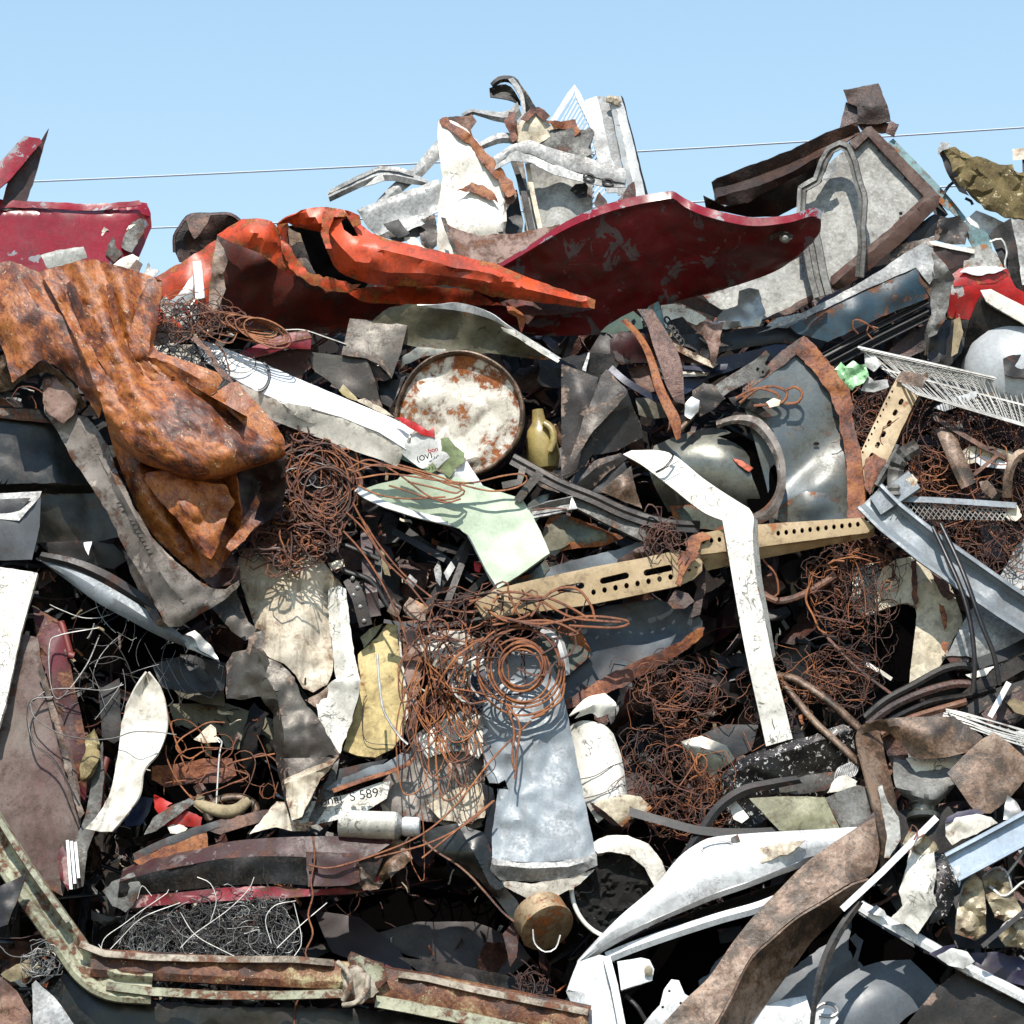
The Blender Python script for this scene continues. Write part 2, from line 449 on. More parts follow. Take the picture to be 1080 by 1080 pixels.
def tubes(name, mat, paths, r=1.0, seg=6, smooth=True, z=0.0, step=5.0, par=None, L=None, C=None, G=None, kind=None, cap=True):
    V = []; F = []; MI = []; rg = random.Random(len(paths)*7+1); multi = isinstance(mat, (list, tuple))
    for path in paths:
        gk = rg.choice((.6, .75, .9, 1.0, 1.25)) if multi else 1.0; mk = rg.choice(range(len(mat))) if multi else 0; f0 = len(F)
        p = pts(path, z); q = np.array(catmull(p, smooth=smooth, step=step))
        rr = r if not callable(r) else r
        fr = frames(q); b0 = len(V)
        for j, (c, (t, sd, nm)) in enumerate(zip(q, fr)):
            rad = (r(j/len(q)) if callable(r) else r)*gk
            for k in range(seg):
                a = 2*math.pi*k/seg; w = c+sd*math.cos(a)*rad+nm*math.sin(a)*rad
                V.append(P(w[0], w[1], w[2]))
        for j in range(len(q)-1):
            for k in range(seg):
                k2 = (k+1) % seg
                F.append((b0+j*seg+k, b0+j*seg+k2, b0+(j+1)*seg+k2, b0+(j+1)*seg+k))
        if cap:
            F.append(tuple(b0+k for k in range(seg))); e = b0+(len(q)-1)*seg; F.append(tuple(e+k for k in range(seg)))
        MI += [mk]*(len(F)-f0)
    return link(name, V, F, mat, par, L, C, G, kind, None, 60, mi=MI if multi else None)
def tangle_paths(rnd, poly, n, ln=90, zr=(0, 20), curl=.35, st=6.0, kink=.05):
    """wandering wires kept inside an outline"""
    xs = [p[0] for p in poly]; ys = [p[1] for p in poly]; out = []
    tries = 0
    while len(out) < n and tries < n*20:
        tries += 1
        x, y = rnd.uniform(min(xs), max(xs)), rnd.uniform(min(ys), max(ys))
        if not inpoly(np.array([x]), np.array([y]), poly)[0]: continue
        a = rnd.uniform(0, 2*math.pi); cl = curl*rnd.choice((.12, .3, .6, 1, 1.5)); w = rnd.gauss(0, cl); z = rnd.uniform(*zr); vz = 0; p = []
        L = rnd.uniform(.3, 1.5)*ln; cx_, cy_ = sum(xs)/len(xs), sum(ys)/len(ys)
        for _ in range(int(L/st)):
            p.append((x, y, z)); w += rnd.gauss(0, cl*.35); w = max(-cl*2, min(cl*2, w)); a += w
            if rnd.random() < kink: a += rnd.uniform(-1.5, 1.5)
            nx, ny = x+st*math.cos(a), y+st*math.sin(a)
            if not inpoly(np.array([nx]), np.array([ny]), poly)[0]:
                if rnd.random() < .45:
                    da = (math.atan2(cy_-y, cx_-x)-a+math.pi) % (2*math.pi)-math.pi; a += da*.45
                nx, ny = x+st*math.cos(a), y+st*math.sin(a)
            x, y = nx, ny; vz += rnd.gauss(0, .8); vz *= .9; z = max(zr[0], min(zr[1], z+vz))
        if len(p) > 2: out.append(p)
    return out
def tangle(name, mat, outline, n, r=1.0, z=0.0, seg=5, par=None, L=None, C=None, G=None, kind=None, seed=1, **kw):
    rnd = random.Random(seed); zr = kw.pop('zr', (0, 20)); poly = pts(outline)
    ps = tangle_paths(rnd, poly, n, zr=zr, **kw)
    return tubes(name, mat, ps, r=r, seg=seg, z=z, par=par, L=L, C=C, G=G, kind=kind, step=kw.get('st', 6.0))
def ringpath(cx, cy, rx, ry, z=0, a0=0, a1=360, rot=0, dz=0, wob=0, seed=0, n=26):
    out = []; c, s_ = math.cos(R(rot)), math.sin(R(rot)); rn = random.Random(seed)
    ph = rn.uniform(0, 6)
    for i in range(n+1):
        t = i/n; a = R(a0+(a1-a0)*t); k = 1+wob*math.sin(2*a+ph)
        u, v = rx*k*math.cos(a), ry*k*math.sin(a)
        out.append((cx+u*c-v*s_, cy+u*s_+v*c, z+dz*t))
    return out
def lathe(name, mat, prof, center, axis, par=None, L=None, C=None, G=None, seg=40, z=0.0, dent=None, angle=30, squash=1.0, edge=None, cap=True):
    """turned shape: prof = (distance along axis, radius); center in photo pixels, axis in (x right, y down, z to viewer)"""
    ax = np.array(axis, float); ax /= np.linalg.norm(ax)
    ref = np.array([0, 1.0, 0]) if abs(ax[1]) < .9 else np.array([1.0, 0, 0])
    e1 = np.cross(ax, ref); e1 /= np.linalg.norm(e1); e2 = np.cross(ax, e1)
    c = np.array([center[0], center[1], center[2]+z]); V = []; F = []
    for (d, r) in prof:
        for k in range(seg):
            a = 2*math.pi*k/seg; rr = r
            if dent and r > 0: rr = r*(1+dent*noise.noise(Vector((math.cos(a)*1.3+c[0], math.sin(a)*1.3, d*.03))))
            w = c+ax*d+e1*math.cos(a)*rr+e2*math.sin(a)*rr*squash
            V.append(P(w[0], w[1], w[2], c[1]))
    for j in range(len(prof)-1):
        for k in range(seg):
            k2 = (k+1) % seg; F.append((j*seg+k, j*seg+k2, (j+1)*seg+k2, (j+1)*seg+k))
    if cap and prof[0][1] > .01: F.append(tuple(range(seg))[::-1])
    if cap and prof[-1][1] > .01: F.append(tuple(range((len(prof)-1)*seg, len(prof)*seg)))
    return link(name, V, F, mat, par, L, C, G, None, [0]*len(V), angle)
def text(name, mat, body, x, y, z, size, rot=0, par=None, L=None, bold=.0):
    cu = bpy.data.curves.new(name, 'FONT'); cu.body = body; cu.size = 1; cu.offset = bold; cu.extrude = .04
    ob = bpy.data.objects.new('tmp', cu); COL.objects.link(ob)
    dg = bpy.context.evaluated_depsgraph_get(); me = bpy.data.meshes.new_from_object(ob.evaluated_get(dg))
    bpy.data.objects.remove(ob); c, s_ = math.cos(R(rot)), math.sin(R(rot)); V = []
    for v in me.vertices:
        u, w = v.co.x*size, v.co.y*size
        V.append(P(x+u*c+w*s_, y+u*s_-w*c, z+v.co.z*size, y))
    F = [tuple(p.vertices) for p in me.polygons]
    return link(name, V, F, mat, par, L, smooth=False)
# ------------------------------------------------------------------ palette
M('orange_paint', '#dc5524', '#c8431b', rust=.1, pal='orange', rough=.42, dirt=.25, bump=.2, scr=.3, erust=.5)
M('orange_shaded', '#76200e', '#58150a', rust=.3, pal='dark', rough=.55, dirt=.5, bump=.3)  # orange paint darkened to carry the shade under the folds
M('crimson', '#9c1227', '#8a0e20', rust=.02, rough=.24, dirt=.2, grime=.25, chip=('#8f8f96', .16), bump=.05, scr=.4, erust=.2, lines=.3)
M('dark_red', '#7c1a20', '#601418', rust=.06, pal='dark', rough=.33, dirt=.4, chip=('#6b5f63', .27), bump=.15, scr=.5)
M('maroon', '#47141a', '#320e12', rust=.22, pal='dark', rough=.45, dirt=.5, chip=('#6f6563', .12), bump=.25)
M('pink_red', '#9c1f30', '#6f1623', rust=.12, pal='brown', rough=.42, dirt=.3, scr=.4, chip=('#b8938f', .12))
M('bright_red', '#cf1a1c', '#bd1517', rust=.05, rough=.38, dirt=.25, chip=('#e3dcd8', .12), scr=.5)
M('white_enamel', '#ece6da', '#dcd4c5', rust=.04, rough=.38, dirt=.22, dirtc='#7a6c5c', bump=.12, scr=.2, erust=.3, grime=.28, lines=.35)
M('white_clean', '#eeeff0', '#e2e3e4', rust=0, rough=.3, dirt=.3, dirtc='#8a8178', bump=.08, scr=.15, grime=.3, lines=.3)
M('white_speckled', '#eeeae0', '#dfdace', rust=0, rough=.55, dirt=.15, dirtc='#6a6258', bump=.12, grime=.3, lines=.7, fleck=('#6f675c', .1))
M('cream', '#e6dcc6', '#d6c8ab', rust=.08, rough=.5, dirt=.35, dirtc='#6a5238', bump=.2, erust=.3, scr=.2)
M('cream_stained', '#e6dccb', '#d3c3a8', rust=.12, pal='brown', rough=.6, dirt=.5, dirtc='#6e5137', bump=.3, streak=.5, erust=.3)
M('yellow_board', '#dcc994', '#cfb87c', rust=.03, rough=.7, dirt=.3, dirtc='#6e5734', bump=.2, fleck=('#7c6a4a', .09))
M('mint', '#afbda4', '#a7b69c', grime=.05, rust=0, rough=.42, dirt=.12, dirtc='#6d6a56', bump=.05, scr=.15)
M('beige_paint', '#b9a07a', '#ab926b', rust=.10, pal='orange', rough=.5, dirt=.25, bump=.15, erust=.25, scr=.25)
M('olive_cream', '#7b7660', '#6a6550', rust=.05, rough=.5, dirt=.4, bump=.2, erust=.3, fleck=('#3b382c', .1))
M('olive', '#aaa88a', '#949274', rust=.05, rough=.6, dirt=.35, bump=.2)
M('galv', '#aaaaa8', '#9c9c9a', metal=.3, rough=.42, dirt=.22, spang=.45, bump=.15, scr=.3)
M('galv_pale', '#b0afa9', '#a8a7a1', metal=.1, rough=.55, dirt=.25, spang=.28, bump=.15, scr=.2, rust=.02)
M('galv_dirty', '#7c7b77', '#605f5b', metal=.25, rough=.5, dirt=.5, spang=.35, bump=.3, rust=.1, pal='brown', scr=.3)
M('blue_grey', '#8f979d', '#7f878d', metal=.1, spec=.45, rough=.42, dirt=.3, spang=.06, bump=.15, scr=.35, streak=.2, grime=.15)
M('alu', '#bdbdbb', '#a3a3a1', metal=.5, rough=.36, dirt=.2, bump=.2, scr=.3)
M('alu_white', '#c2c2c0', '#b3b3b1', metal=.2, rough=.4, dirt=.15, bump=.08, scr=.2)
M('steel_dark', '#2b2a29', '#1e1d1d', metal=.3, rough=.45, dirt=.4, rust=.15, pal='steel', bump=.35, scr=.4)
M('steel_worn', '#5c574f', '#403c37', metal=.35, rough=.42, dirt=.45, rust=.14, pal='steel', bump=.3, scr=.5)
M('steel_polished', '#7f8078', '#66675f', metal=.6, rough=.3, dirt=.3, rust=.08, pal='brown', bump=.12, scr=.4)
M('black_paint', '#0e0e10', '#0a0a0b', spec=.2, rough=.45, dirt=.3, dirtc='#4a443e', bump=.2, scr=.3, rust=.05, pal='dark')
M('black_plastic', '#141416', '#0e0e10', rough=.45, dirt=.3, dirtc='#57504a', bump=.1)
M('black_speckled', '#1c1b1d', '#141315', sc=1.9, rough=.3, dirt=.2, bump=.5, fleck=('#cfccc6', .22), metal=.2)
M('navy', '#14203d', '#0f1930', rough=.35, dirt=.3, bump=.15, scr=.4, metal=.2)
M('teal', '#2a4a5a', '#213a47', rust=.22, pal='brown', rough=.45, dirt=.4, bump=.2, scr=.3)
M('pale_teal', '#7fa3a6', '#6c8d90', rough=.45, dirt=.3, rust=.1, bump=.15)
M('fender_grey', '#58636a', '#6a6a60', rust=.16, pal='orange', rough=.36, metal=.12, dirt=.35, dirtc='#5b4c36', bump=.12, scr=.3)
M('green_grey', '#6d7468', '#596057', rust=.12, rough=.35, metal=.3, dirt=.3, bump=.15, erust=.6, scr=.3)
M('dark_green_grey', '#1f2320', '#181b19', rust=.05, pal='dark', rough=.3, dirt=.4, bump=.1, scr=.3)
M('slate', '#26282b', '#1b1c1f', rust=.1, pal='dark', rough=.42, dirt=.35, bump=.2, metal=.3, scr=.3)
M('primer_grey', '#8d857e', '#776c64', rust=.14, pal='brown', rough=.62, dirt=.5, bump=.5, erust=.35, chip=('#b3a79c', .2))
M('primer_pink', '#9d8175', '#87695c', rust=.25, pal='brown', rough=.62, dirt=.45, bump=.5, erust=.3)
M('faded_hull', '#7a6f67', '#633a3a', rust=.14, pal='brown', rough=.7, dirt=.5, bump=.45, streak=.4, lines=.3, grime=.6)
M('car_frame', '#aaa98e', '#8f9077', rust=.3, pal='brown', rough=.5, dirt=.4, bump=.5, erust=.5)
M('foam', '#a08e66', '#7c6d44', rough=.95, dirt=.6, bump=1.0, fleck=('#b5aa86', .2))
M('black_wool', '#151413', '#0d0d0c', rough=1.0, dirt=.3, bump=1.0, fleck=('#4b4742', .15))
M('plastic_grey', '#5c5f63', '#4d5054', rough=.4, dirt=.2, bump=.05)
M('jug_yellow', '#b8a468', '#93804c', rough=.3, dirt=.3, bump=.08)
M('bag_green', '#9fcf9a', '#83ba86', rough=.35, dirt=.1, bump=.3)
M('bag_pale', '#d9d8d2', '#c6c6c2', rough=.4, dirt=.2, bump=.3)
M('cloth_green', '#9aa87c', '#88966c', rough=.9, dirt=.2, bump=.3)
M('purple_print', '#2a2547', '#211d38', rough=.4, dirt=.2, bump=.1)
M('red_print', '#c92a22', '#b3211a', rough=.45, dirt=.2, bump=.1)
M('print_black', '#1c1c1e', rough=.5, dirt=.1, bump=0)
M('wire_grey', '#8f8f8c', '#6f6f6c', metal=.6, rough=.45, dirt=.3, bump=.1)
M('wire_white', '#c9c7c0', '#aeaca6', metal=.3, rough=.45, dirt=.25, bump=.1, rust=.12, pal='brown')
M('clay', '#a89878', '#8d7d60', rough=.8, dirt=.4, bump=.4)
M('coral', '#7d3029', '#652520', rough=.5, dirt=.3, rust=.1, pal='brown', bump=.2)
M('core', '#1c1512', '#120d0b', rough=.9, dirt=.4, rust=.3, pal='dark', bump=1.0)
M('tin_beige', '#b3a78c', '#98896c', metal=.25, rough=.36, dirt=.4, bump=.4, rust=.1, pal='brown')
M('drum_lid', '#e0d6c8', '#e4d9c6', rust=.31, pal='orange', erust=.24, rough=.4, metal=.2, dirt=.3, bump=.35)
M('cable', '#111113', '#0d0d0f', rough=.35, dirt=.15, bump=.05)
RM('rust_hero', stops=[(.30, srgb('#2b120a')), (.42, srgb('#5c2a10')), (.50, srgb('#8c491a')), (.56, srgb('#a66324')), (.63, srgb('#74371a')), (.76, srgb('#8f5f38'))], rough=.48, bump=.6, fleck=('#b8966f', .17), glint=.3, aniso=-38)
RM('rust_orange', 'orange', rough=.6, bump=.6)
RM('rust_plate', stops=[(.30, srgb('#1f1611')), (.44, srgb('#40301f')), (.53, srgb('#654b38')), (.62, srgb('#7b6a5b')), (.78, srgb('#8d5a22'))], rough=.48, bump=.35, metal=.15)
RM('rust_brown', 'brown', rough=.55, bump=.6)
RM('rust_dark', 'dark', rough=.42, bump=.7, metal=.15)
RM('rust_black', stops=[(.3, srgb('#0d0a0a')), (.48, srgb('#2a1710')), (.62, srgb('#46291b')), (.8, srgb('#5f4434'))], rough=.5, bump=.7, metal=.2)
RM('wire_rust', stops=[(.3, srgb('#34180a')), (.5, srgb('#6f3b17')), (.7, srgb('#955a2a'))], rough=.7, bump=.3)
RM('wire_dark', stops=[(.3, srgb('#120a08')), (.5, srgb('#331a10')), (.7, srgb('#552f1c'))], rough=.7, bump=.3)

M('cable_light', '#bcc2d6', '#bcc2d6', rough=.7, dirt=0, bump=0, grime=0)
RM('wire_red', stops=[(.3, srgb('#1c0e0a')), (.5, srgb('#4a2212')), (.7, srgb('#74401f'))], rough=.7, bump=.3)
M('wire_steel', '#4b4948', '#353332', metal=.4, rough=.5, dirt=.3, bump=.1)
M('shade_black', '#090808', '#070606', rough=.9, spec=0.0, dirt=0, grime=0, bump=.3)  # flat black that paints the shade inside hollows and openings
M('dull_red', '#6d2a33', '#4d1b22', rust=.2, pal='brown', rough=.55, dirt=.6, chip=('#8d7a74', .25), bump=.3, grime=.6)
RM('sill_rust', stops=[(.30, srgb('#22120b')), (.44, srgb('#45230f')), (.52, srgb('#653718')), (.60, srgb('#7d5a3c')), (.68, srgb('#a3976f'))], rough=.6, bump=.7, fleck=('#b5ad8c', .14))
M('alu_blue', '#a3b0bd', '#95a3b1', metal=.2, rough=.4, dirt=.2, bump=.05, scr=.2, grime=.15)
M('shade_grey', '#6f767d', '#5f666d', rough=.4, dirt=.2, bump=.05, grime=.2)  # white tailgate inside painted grey for the shade on it
M('shaded_maroon', '#220a0d', '#180709', rough=.45, dirt=.3, bump=.1)  # maroon blackened to paint in the shade of the hollow
M('brown_frame', '#5e4133', '#4c3328', rust=.2, pal='dark', rough=.6, dirt=.4, bump=.25)
M('pale_grey', '#b9bcbe', '#adb0b2', rough=.4, dirt=.2, bump=.05, grime=.15)
M('tin_rusty', '#b59d7c', '#98805f', rust=.38, pal='orange', metal=.2, rough=.45, dirt=.4, bump=.3)
# ------------------------------------------------------------------ camera, light, sky
cam = bpy.data.cameras.new('camera'); co = bpy.data.objects.new('camera', cam); COL.objects.link(co)
co.location = CAM; co.rotation_euler = (R(90)+PITCH, 0, 0)
cam.sensor_width = 36; cam.lens = 36*D0/(1080*PX); cam.clip_end = 5000; cam.clip_start = .1
scene.camera = co
SUN_EL, SUN_AZ = R(60), R(190)   # azimuth clockwise from north (+y): behind the camera, a little to the left
ddir = Vector((math.sin(SUN_AZ)*math.cos(SUN_EL), math.cos(SUN_AZ)*math.cos(SUN_EL), math.sin(SUN_EL)))
sl = bpy.data.lights.new('sun', 'SUN'); sl.energy = 5.0; sl.angle = R(.53); sl.color = (1, .945, .86)
so_ = bpy.data.objects.new('sun', sl); COL.objects.link(so_); so_.rotation_euler = ddir.to_track_quat('Z', 'Y').to_euler(); so_.location = (0, -4, 12)
w = bpy.data.worlds.new('World'); scene.world = w; w.use_nodes = True
nt = w.node_tree; bg = nt.nodes['Background']; sky = nt.nodes.new('ShaderNodeTexSky'); sky.sky_type = 'NISHITA'
sky.sun_disc = False; sky.sun_elevation = SUN_EL; sky.sun_rotation = SUN_AZ
sky.air_density = 2.0; sky.dust_density = 0.1; sky.ozone_density = 3.0; sky.altitude = 0
nt.links.new(sky.outputs[0], bg.inputs[0]); bg.inputs[1].default_value = .15
scene.view_settings.view_transform = 'Standard'; scene.view_settings.look = 'None'
scene.view_settings.exposure = 0.4; scene.view_settings.gamma = 1
scene.render.engine = 'CYCLES'
scene.cycles.max_bounces = 6
# ------------------------------------------------------------------ ground and the body of the heap
s = NT('gravel'); tc = s.n('ShaderNodeTexCoord'); V_ = tc.outputs['Object']
a1 = s.noise(V_, 1.2, 8, .6); a2 = s.noise(V_, 30, 6, .7)
s.l(s.ramp(s.math('MULTIPLY_ADD', a1, .5, s.math('MULTIPLY', a2, .5)), [(.3, srgb('#3a342e')), (.5, srgb('#564e45')), (.7, srgb('#6c6358'))]), s.b.inputs['Base Color'])
s.b.inputs['Roughness'].default_value = .95
bu = s.n('ShaderNodeBump'); bu.inputs['Distance'].default_value = .03; s.l(a2, bu.inputs['Height']); s.l(bu.outputs[0], s.b.inputs['Normal'])
gm = bpy.data.meshes.new('ground'); gv = []; gf = []; N = 60
for j in range(N+1):
    for i in range(N+1):
        u, v = (i/N*2-1), (j/N*2-1); x = 1500*u*abs(u)**2; y = 1500*v*abs(v)**2
        gv.append((x, y, .03*noise.noise(Vector((x*.3, y*.3, 0))) if max(abs(x), abs(y)) < 60 else 0))
gf = [(j*(N+1)+i, j*(N+1)+i+1, (j+1)*(N+1)+i+1, (j+1)*(N+1)+i) for j in range(N) for i in range(N)]
gm.from_pydata(gv, [], gf); gm.materials.append(s.m)
go = bpy.data.objects.new('ground', gm); COL.objects.link(go); go['kind'] = 'structure'
SKY = [(-700, 620), (-450, 430), (-200, 330), (0, 310), (120, 315), (165, 335), (215, 300), (300, 290), (400, 280), (480, 275), (560, 265), (650, 262), (740, 290), (800, 262), (870, 240), (940, 225), (1000, 262), (1080, 262), (1250, 300), (1500, 430), (1800, 640)]
def skyl(x): return float(np.interp(x, [p[0] for p in SKY], [p[1] for p in SKY]))
cvs = []; cfs = []; NX, NY = 170, 90
for j in range(NY+14):
    for i in range(NX+1):
        x = -700+2500*i/NX; top = skyl(x)+8
        if j <= NY:
            t = j/NY; y = 2050+(top-2050)*t
            a = noise.fractal(Vector((x/60, y/60, 1)), 1, 2, 5)*34 + noise.noise(Vector((x/160, y/160, 7)))*30
            edgef = min(1, (1-t)*6); zz = -125+a*edgef - (1-edgef)*25
            v = P(x, y, zz)
            if y > 1100: v = P(x, y, zz+(y-1100)*.25)
            v.z = max(v.z, -.05)
        else:
            k = (j-NY)/14; v = P(x, top, -130); v = Vector((v.x*(1-.1*k), v.y+.35+k*4.5, v.z*(1-k**1.5)+.25*noise.noise(Vector((x/70, k*5, 3))))); v.z = max(v.z, -.05)
        cvs.append(v)
cfs = [(j*(NX+1)+i, j*(NX+1)+i+1, (j+1)*(NX+1)+i+1, (j+1)*(NX+1)+i) for j in range(NY+13) for i in range(NX)]
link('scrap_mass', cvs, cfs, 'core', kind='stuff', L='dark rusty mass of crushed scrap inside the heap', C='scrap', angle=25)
# loose small scrap that nobody could count, wedged in the gaps
rnd = random.Random(5)
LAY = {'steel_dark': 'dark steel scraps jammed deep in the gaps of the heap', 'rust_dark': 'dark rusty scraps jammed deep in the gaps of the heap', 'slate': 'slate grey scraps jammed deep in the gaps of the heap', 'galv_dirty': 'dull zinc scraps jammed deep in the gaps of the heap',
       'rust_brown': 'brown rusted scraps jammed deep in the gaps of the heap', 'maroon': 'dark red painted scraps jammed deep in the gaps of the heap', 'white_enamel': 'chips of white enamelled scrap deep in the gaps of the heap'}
def bits(mat, n, zr=(-95, -30), box=(-60, 1150, 300, 1120), szr=(12, 48), seed=0, par=None, nu=13):
    rn = random.Random(seed); V = []; F = []
    def grid(g, nu, nv):
        b = len(V); V.extend(g)
        for j in range(nu-1):
            for i in range(nv-1): F.append((b+j*nv+i, b+j*nv+i+1, b+(j+1)*nv+i+1, b+(j+1)*nv+i))
    k = 0
    while k < n:
        x, y = rn.uniform(box[0], box[1]), rn.uniform(box[2], box[3])
        if y < skyl(x)+40: continue
        k += 1; z = rn.uniform(*zr); sz = rn.uniform(*szr); ty = rn.random(); a = rn.uniform(0, math.pi)
        d = np.array([math.cos(a), math.sin(a), rn.uniform(-.6, .6)]); d /= np.linalg.norm(d)
        e = np.cross(d, [rn.uniform(-1, 1), rn.uniform(-1, 1), rn.uniform(.1, 1)]); e /= np.linalg.norm(e); f = np.cross(d, e)
        c = np.array([x, y, z])
        if ty < .4: ws = [(-.16, 0), (0, rn.uniform(-.08, .08)), (.16, 0)]
        elif ty < .75: ws = [(-.35, rn.uniform(-.1, .1)), (-.1, rn.uniform(-.1, .1)), (.15, rn.uniform(-.1, .1)), (.35, 0)]
        elif ty < .88: ws = [(-.08, -.1), (-.08, 0), (.08, 0), (.08, -.1)]
        else: ws = [(.05*math.cos(q), .05*math.sin(q)) for q in np.linspace(0, 2*math.pi, 7)]
        bend = rn.uniform(-.5, .5); tw = rn.uniform(-1.2, 1.2); kk = rn.uniform(0, .25); G = []
        for j in range(nu):
            t = j/(nu-1)-.5; c2 = c+d*sz*2*t+f*bend*sz*t*t*2+e*kk*sz*math.sin(5*t)
            ca, sa = math.cos(tw*t), math.sin(tw*t)
            for (p, q) in ws:
                pp, qq = p*ca-q*sa, p*sa+q*ca
                m = c2+e*pp*sz*1.1+f*qq*sz*1.1
                m = m+np.array(noise.noise_vector(Vector(m)*.09))*sz*.10
                G.append(P(m[0], m[1], m[2]))
        grid(G, nu, len(ws))
    return link('loose_scrap', V, F, mat, kind='stuff', L=LAY[mat], C='scrap', angle=35, th=.8)
tubes('loose_cable', 'cable', [[(x_, y_, rnd.uniform(-90, -45)), (x_+rnd.uniform(-50, 50), y_+rnd.uniform(-40, 60), rnd.uniform(-80, -35)), (x_+rnd.uniform(-90, 90), y_+rnd.uniform(-40, 90), rnd.uniform(-90, -40))] for x_, y_ in [(rnd.uniform(-20, 1100), rnd.uniform(400, 1080)) for _ in range(70)]], r=2.4, seg=8, kind='stuff', L='black cables and hoses tangled deep in the gaps of the heap', C='cable')
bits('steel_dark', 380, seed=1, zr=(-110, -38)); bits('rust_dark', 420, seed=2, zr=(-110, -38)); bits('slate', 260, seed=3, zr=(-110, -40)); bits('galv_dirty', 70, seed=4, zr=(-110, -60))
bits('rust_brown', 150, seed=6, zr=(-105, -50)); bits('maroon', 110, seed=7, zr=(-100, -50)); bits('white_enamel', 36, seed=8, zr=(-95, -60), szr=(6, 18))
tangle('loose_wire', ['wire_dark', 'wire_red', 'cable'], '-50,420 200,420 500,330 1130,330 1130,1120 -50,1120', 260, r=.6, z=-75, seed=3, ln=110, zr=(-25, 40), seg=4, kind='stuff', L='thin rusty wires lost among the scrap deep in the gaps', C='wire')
LAY.update({'clay': 'beige crumbs of debris scattered in the gaps of the heap', 'cream': 'pale crumbs of debris scattered in the gaps of the heap', 'galv': 'shiny crumbs of metal scattered in the gaps of the heap', 'rust_orange': 'orange rusty crumbs scattered in the gaps of the heap'})
for i_, (m_, n_) in enumerate((('clay', 260), ('cream', 200), ('galv', 260), ('rust_orange', 420), ('rust_dark', 500))): bits(m_, n_, zr=(-85, -28), szr=(2.5, 9), seed=30+i_, nu=6)
# power lines and the poles that carry them
def far(x, y, dist):
    ray = FW+RT*((x-540)*PX/D0)+UP*((540-y)*PX/D0); return CAM+ray*dist
def power_line(p0, p1, dist, L, r=.014):
    a, b = far(*p0, dist), far(*p1, dist); V = []; F = []; dx = b-a; a2 = a-dx*1.1; b2 = b+dx*1.1; n = 80
    for j in range(n+1):
        t = j/n; c = a2.lerp(b2, t); c.z += 0.5*((2*t-1)**2)-.1
        for k in range(6):
            an = math.pi*k/3; V.append(c+Vector((0, math.cos(an)*r, math.sin(an)*r)))
    for j in range(n):
        for k in range(6): F.append((j*6+k, j*6+(k+1) % 6, (j+1)*6+(k+1) % 6, (j+1)*6+k))
    ob = link('power_line', V, F, 'cable_light', None, L, 'power line', 'power lines behind the heap', th=0, angle=60)
    return a2, b2
e1 = power_line((36, 188), (1080, 131), 42, 'upper thin power line crossing the sky behind the heap')
e2 = power_line((160, 237), (1080, 188), 42, 'lower thin power line just above the skyline of the heap')
# ================================================================== top left
t = E('car_pillar', 'crimson folded car pillar standing up at the far left edge of the skyline', 'car part', 20, 230, 20)
S('outer_face', 'crimson', '-30,205,30 0,170,30 26,143,26 42,146,22 44,150,20 10,190,26 -2,200,28 -30,235,28', z=30, cr=(2, 30), th=2.5, par=t)
S('inner_face', 'maroon', '44,147,20 52,135,14 40,178,10 25,222,10 0,222,16 8,192,22 28,168,20', z=24, cr=(2, 30), th=2, par=t)
t = E('car_quarter', 'crimson car body panel with chipped grey primer on top of the heap at far left', 'car part', 75, 290, 0)
S('panel_skin', 'crimson', '-40,213 0,214 30,215 60,218 100,219 128,217 144,216 147,213 155,214,-6 159,225,-10 160,240,-16 152,258,-14 147,270,-10 143,276 120,286 80,292 30,298 -40,300',
  crease=('-40,223,9 30,222,9 80,225,9 145,224,5 157,228,-8',), z=28, cr=(2, 60), soft=1, n=None, rag=.6, th=2, par=t)
for o_ in ('68,244 80,240 92,238 88,246 76,256 70,252', '112,270 114,256 120,250 122,262 128,268 120,276', '128,262 132,246 140,234 150,230 153,240 146,256 138,266', '84,226 110,224 140,228 138,234 120,229 92,230', '96,244 100,236 106,232 108,236 100,246', '102,247 112,240 116,242 106,250', '44,226 56,226 55,230 46,230', '120,246 130,238 142,236 132,244'):
    S('bare_patch', 'galv_dirty' if len(o_) > 40 else 'white_enamel', o_, z=30+(2 if len(o_) > 40 else 1), step=3.5, rag=2.2, n=None, par=t)
S('turned_edge', 'crimson', '-40,209 0,211 40,213 100,216 147,212 150,217 100,223 40,220 -40,219', z=38, step=5, cr=(1.5, 20), par=t)
S('bracket', 'galv_pale', '43,269 60,264 88,260 92,272 70,279 50,284', crease=('44,271,3 60,267,3 89,263,3',), z=62, step=4, L='small bent grey bracket lying in front of the crimson panel', C='bracket')
S('offcut', 'white_enamel', '118,280 130,271 140,268 148,272 140,282 125,287', z=62, step=4, cr=(3, 10), L='small white offcut wedged right of the rusty sheet top', C='scrap piece')
S('offcut', 'rust_brown', '136,284 144,273 150,278 146,288', z=64, step=4, cr=(2, 8), L='thumb-sized brown splinter beside the white offcut', C='scrap piece')
S('offcut', 'galv', '150,292 157,276 160,284 168,286 160,296', z=58, step=4, cr=(3, 8), L='pointed zinc shard sticking up between crimson panel and orange panel', C='scrap piece')
t = E('rusty_hood', 'black rusted curled sheet humped behind the left end of the orange panel', 'sheet', 215, 270, -10)
S('hollow', 'rust_black', '183,262,-8 184,247,-4 190,238 197,228 206,225 221,226 244,226 257,236,-6 245,250,-16 225,262,-20 200,277,-14 190,276,-8', z=-8, cr=(8, 18), rag=1.2, par=t)
S('torn_flap', 'rust_brown', '196,230 205,226 222,226 219,235 208,250 205,252 200,242', z=8, cr=(4, 10), step=4, par=t)
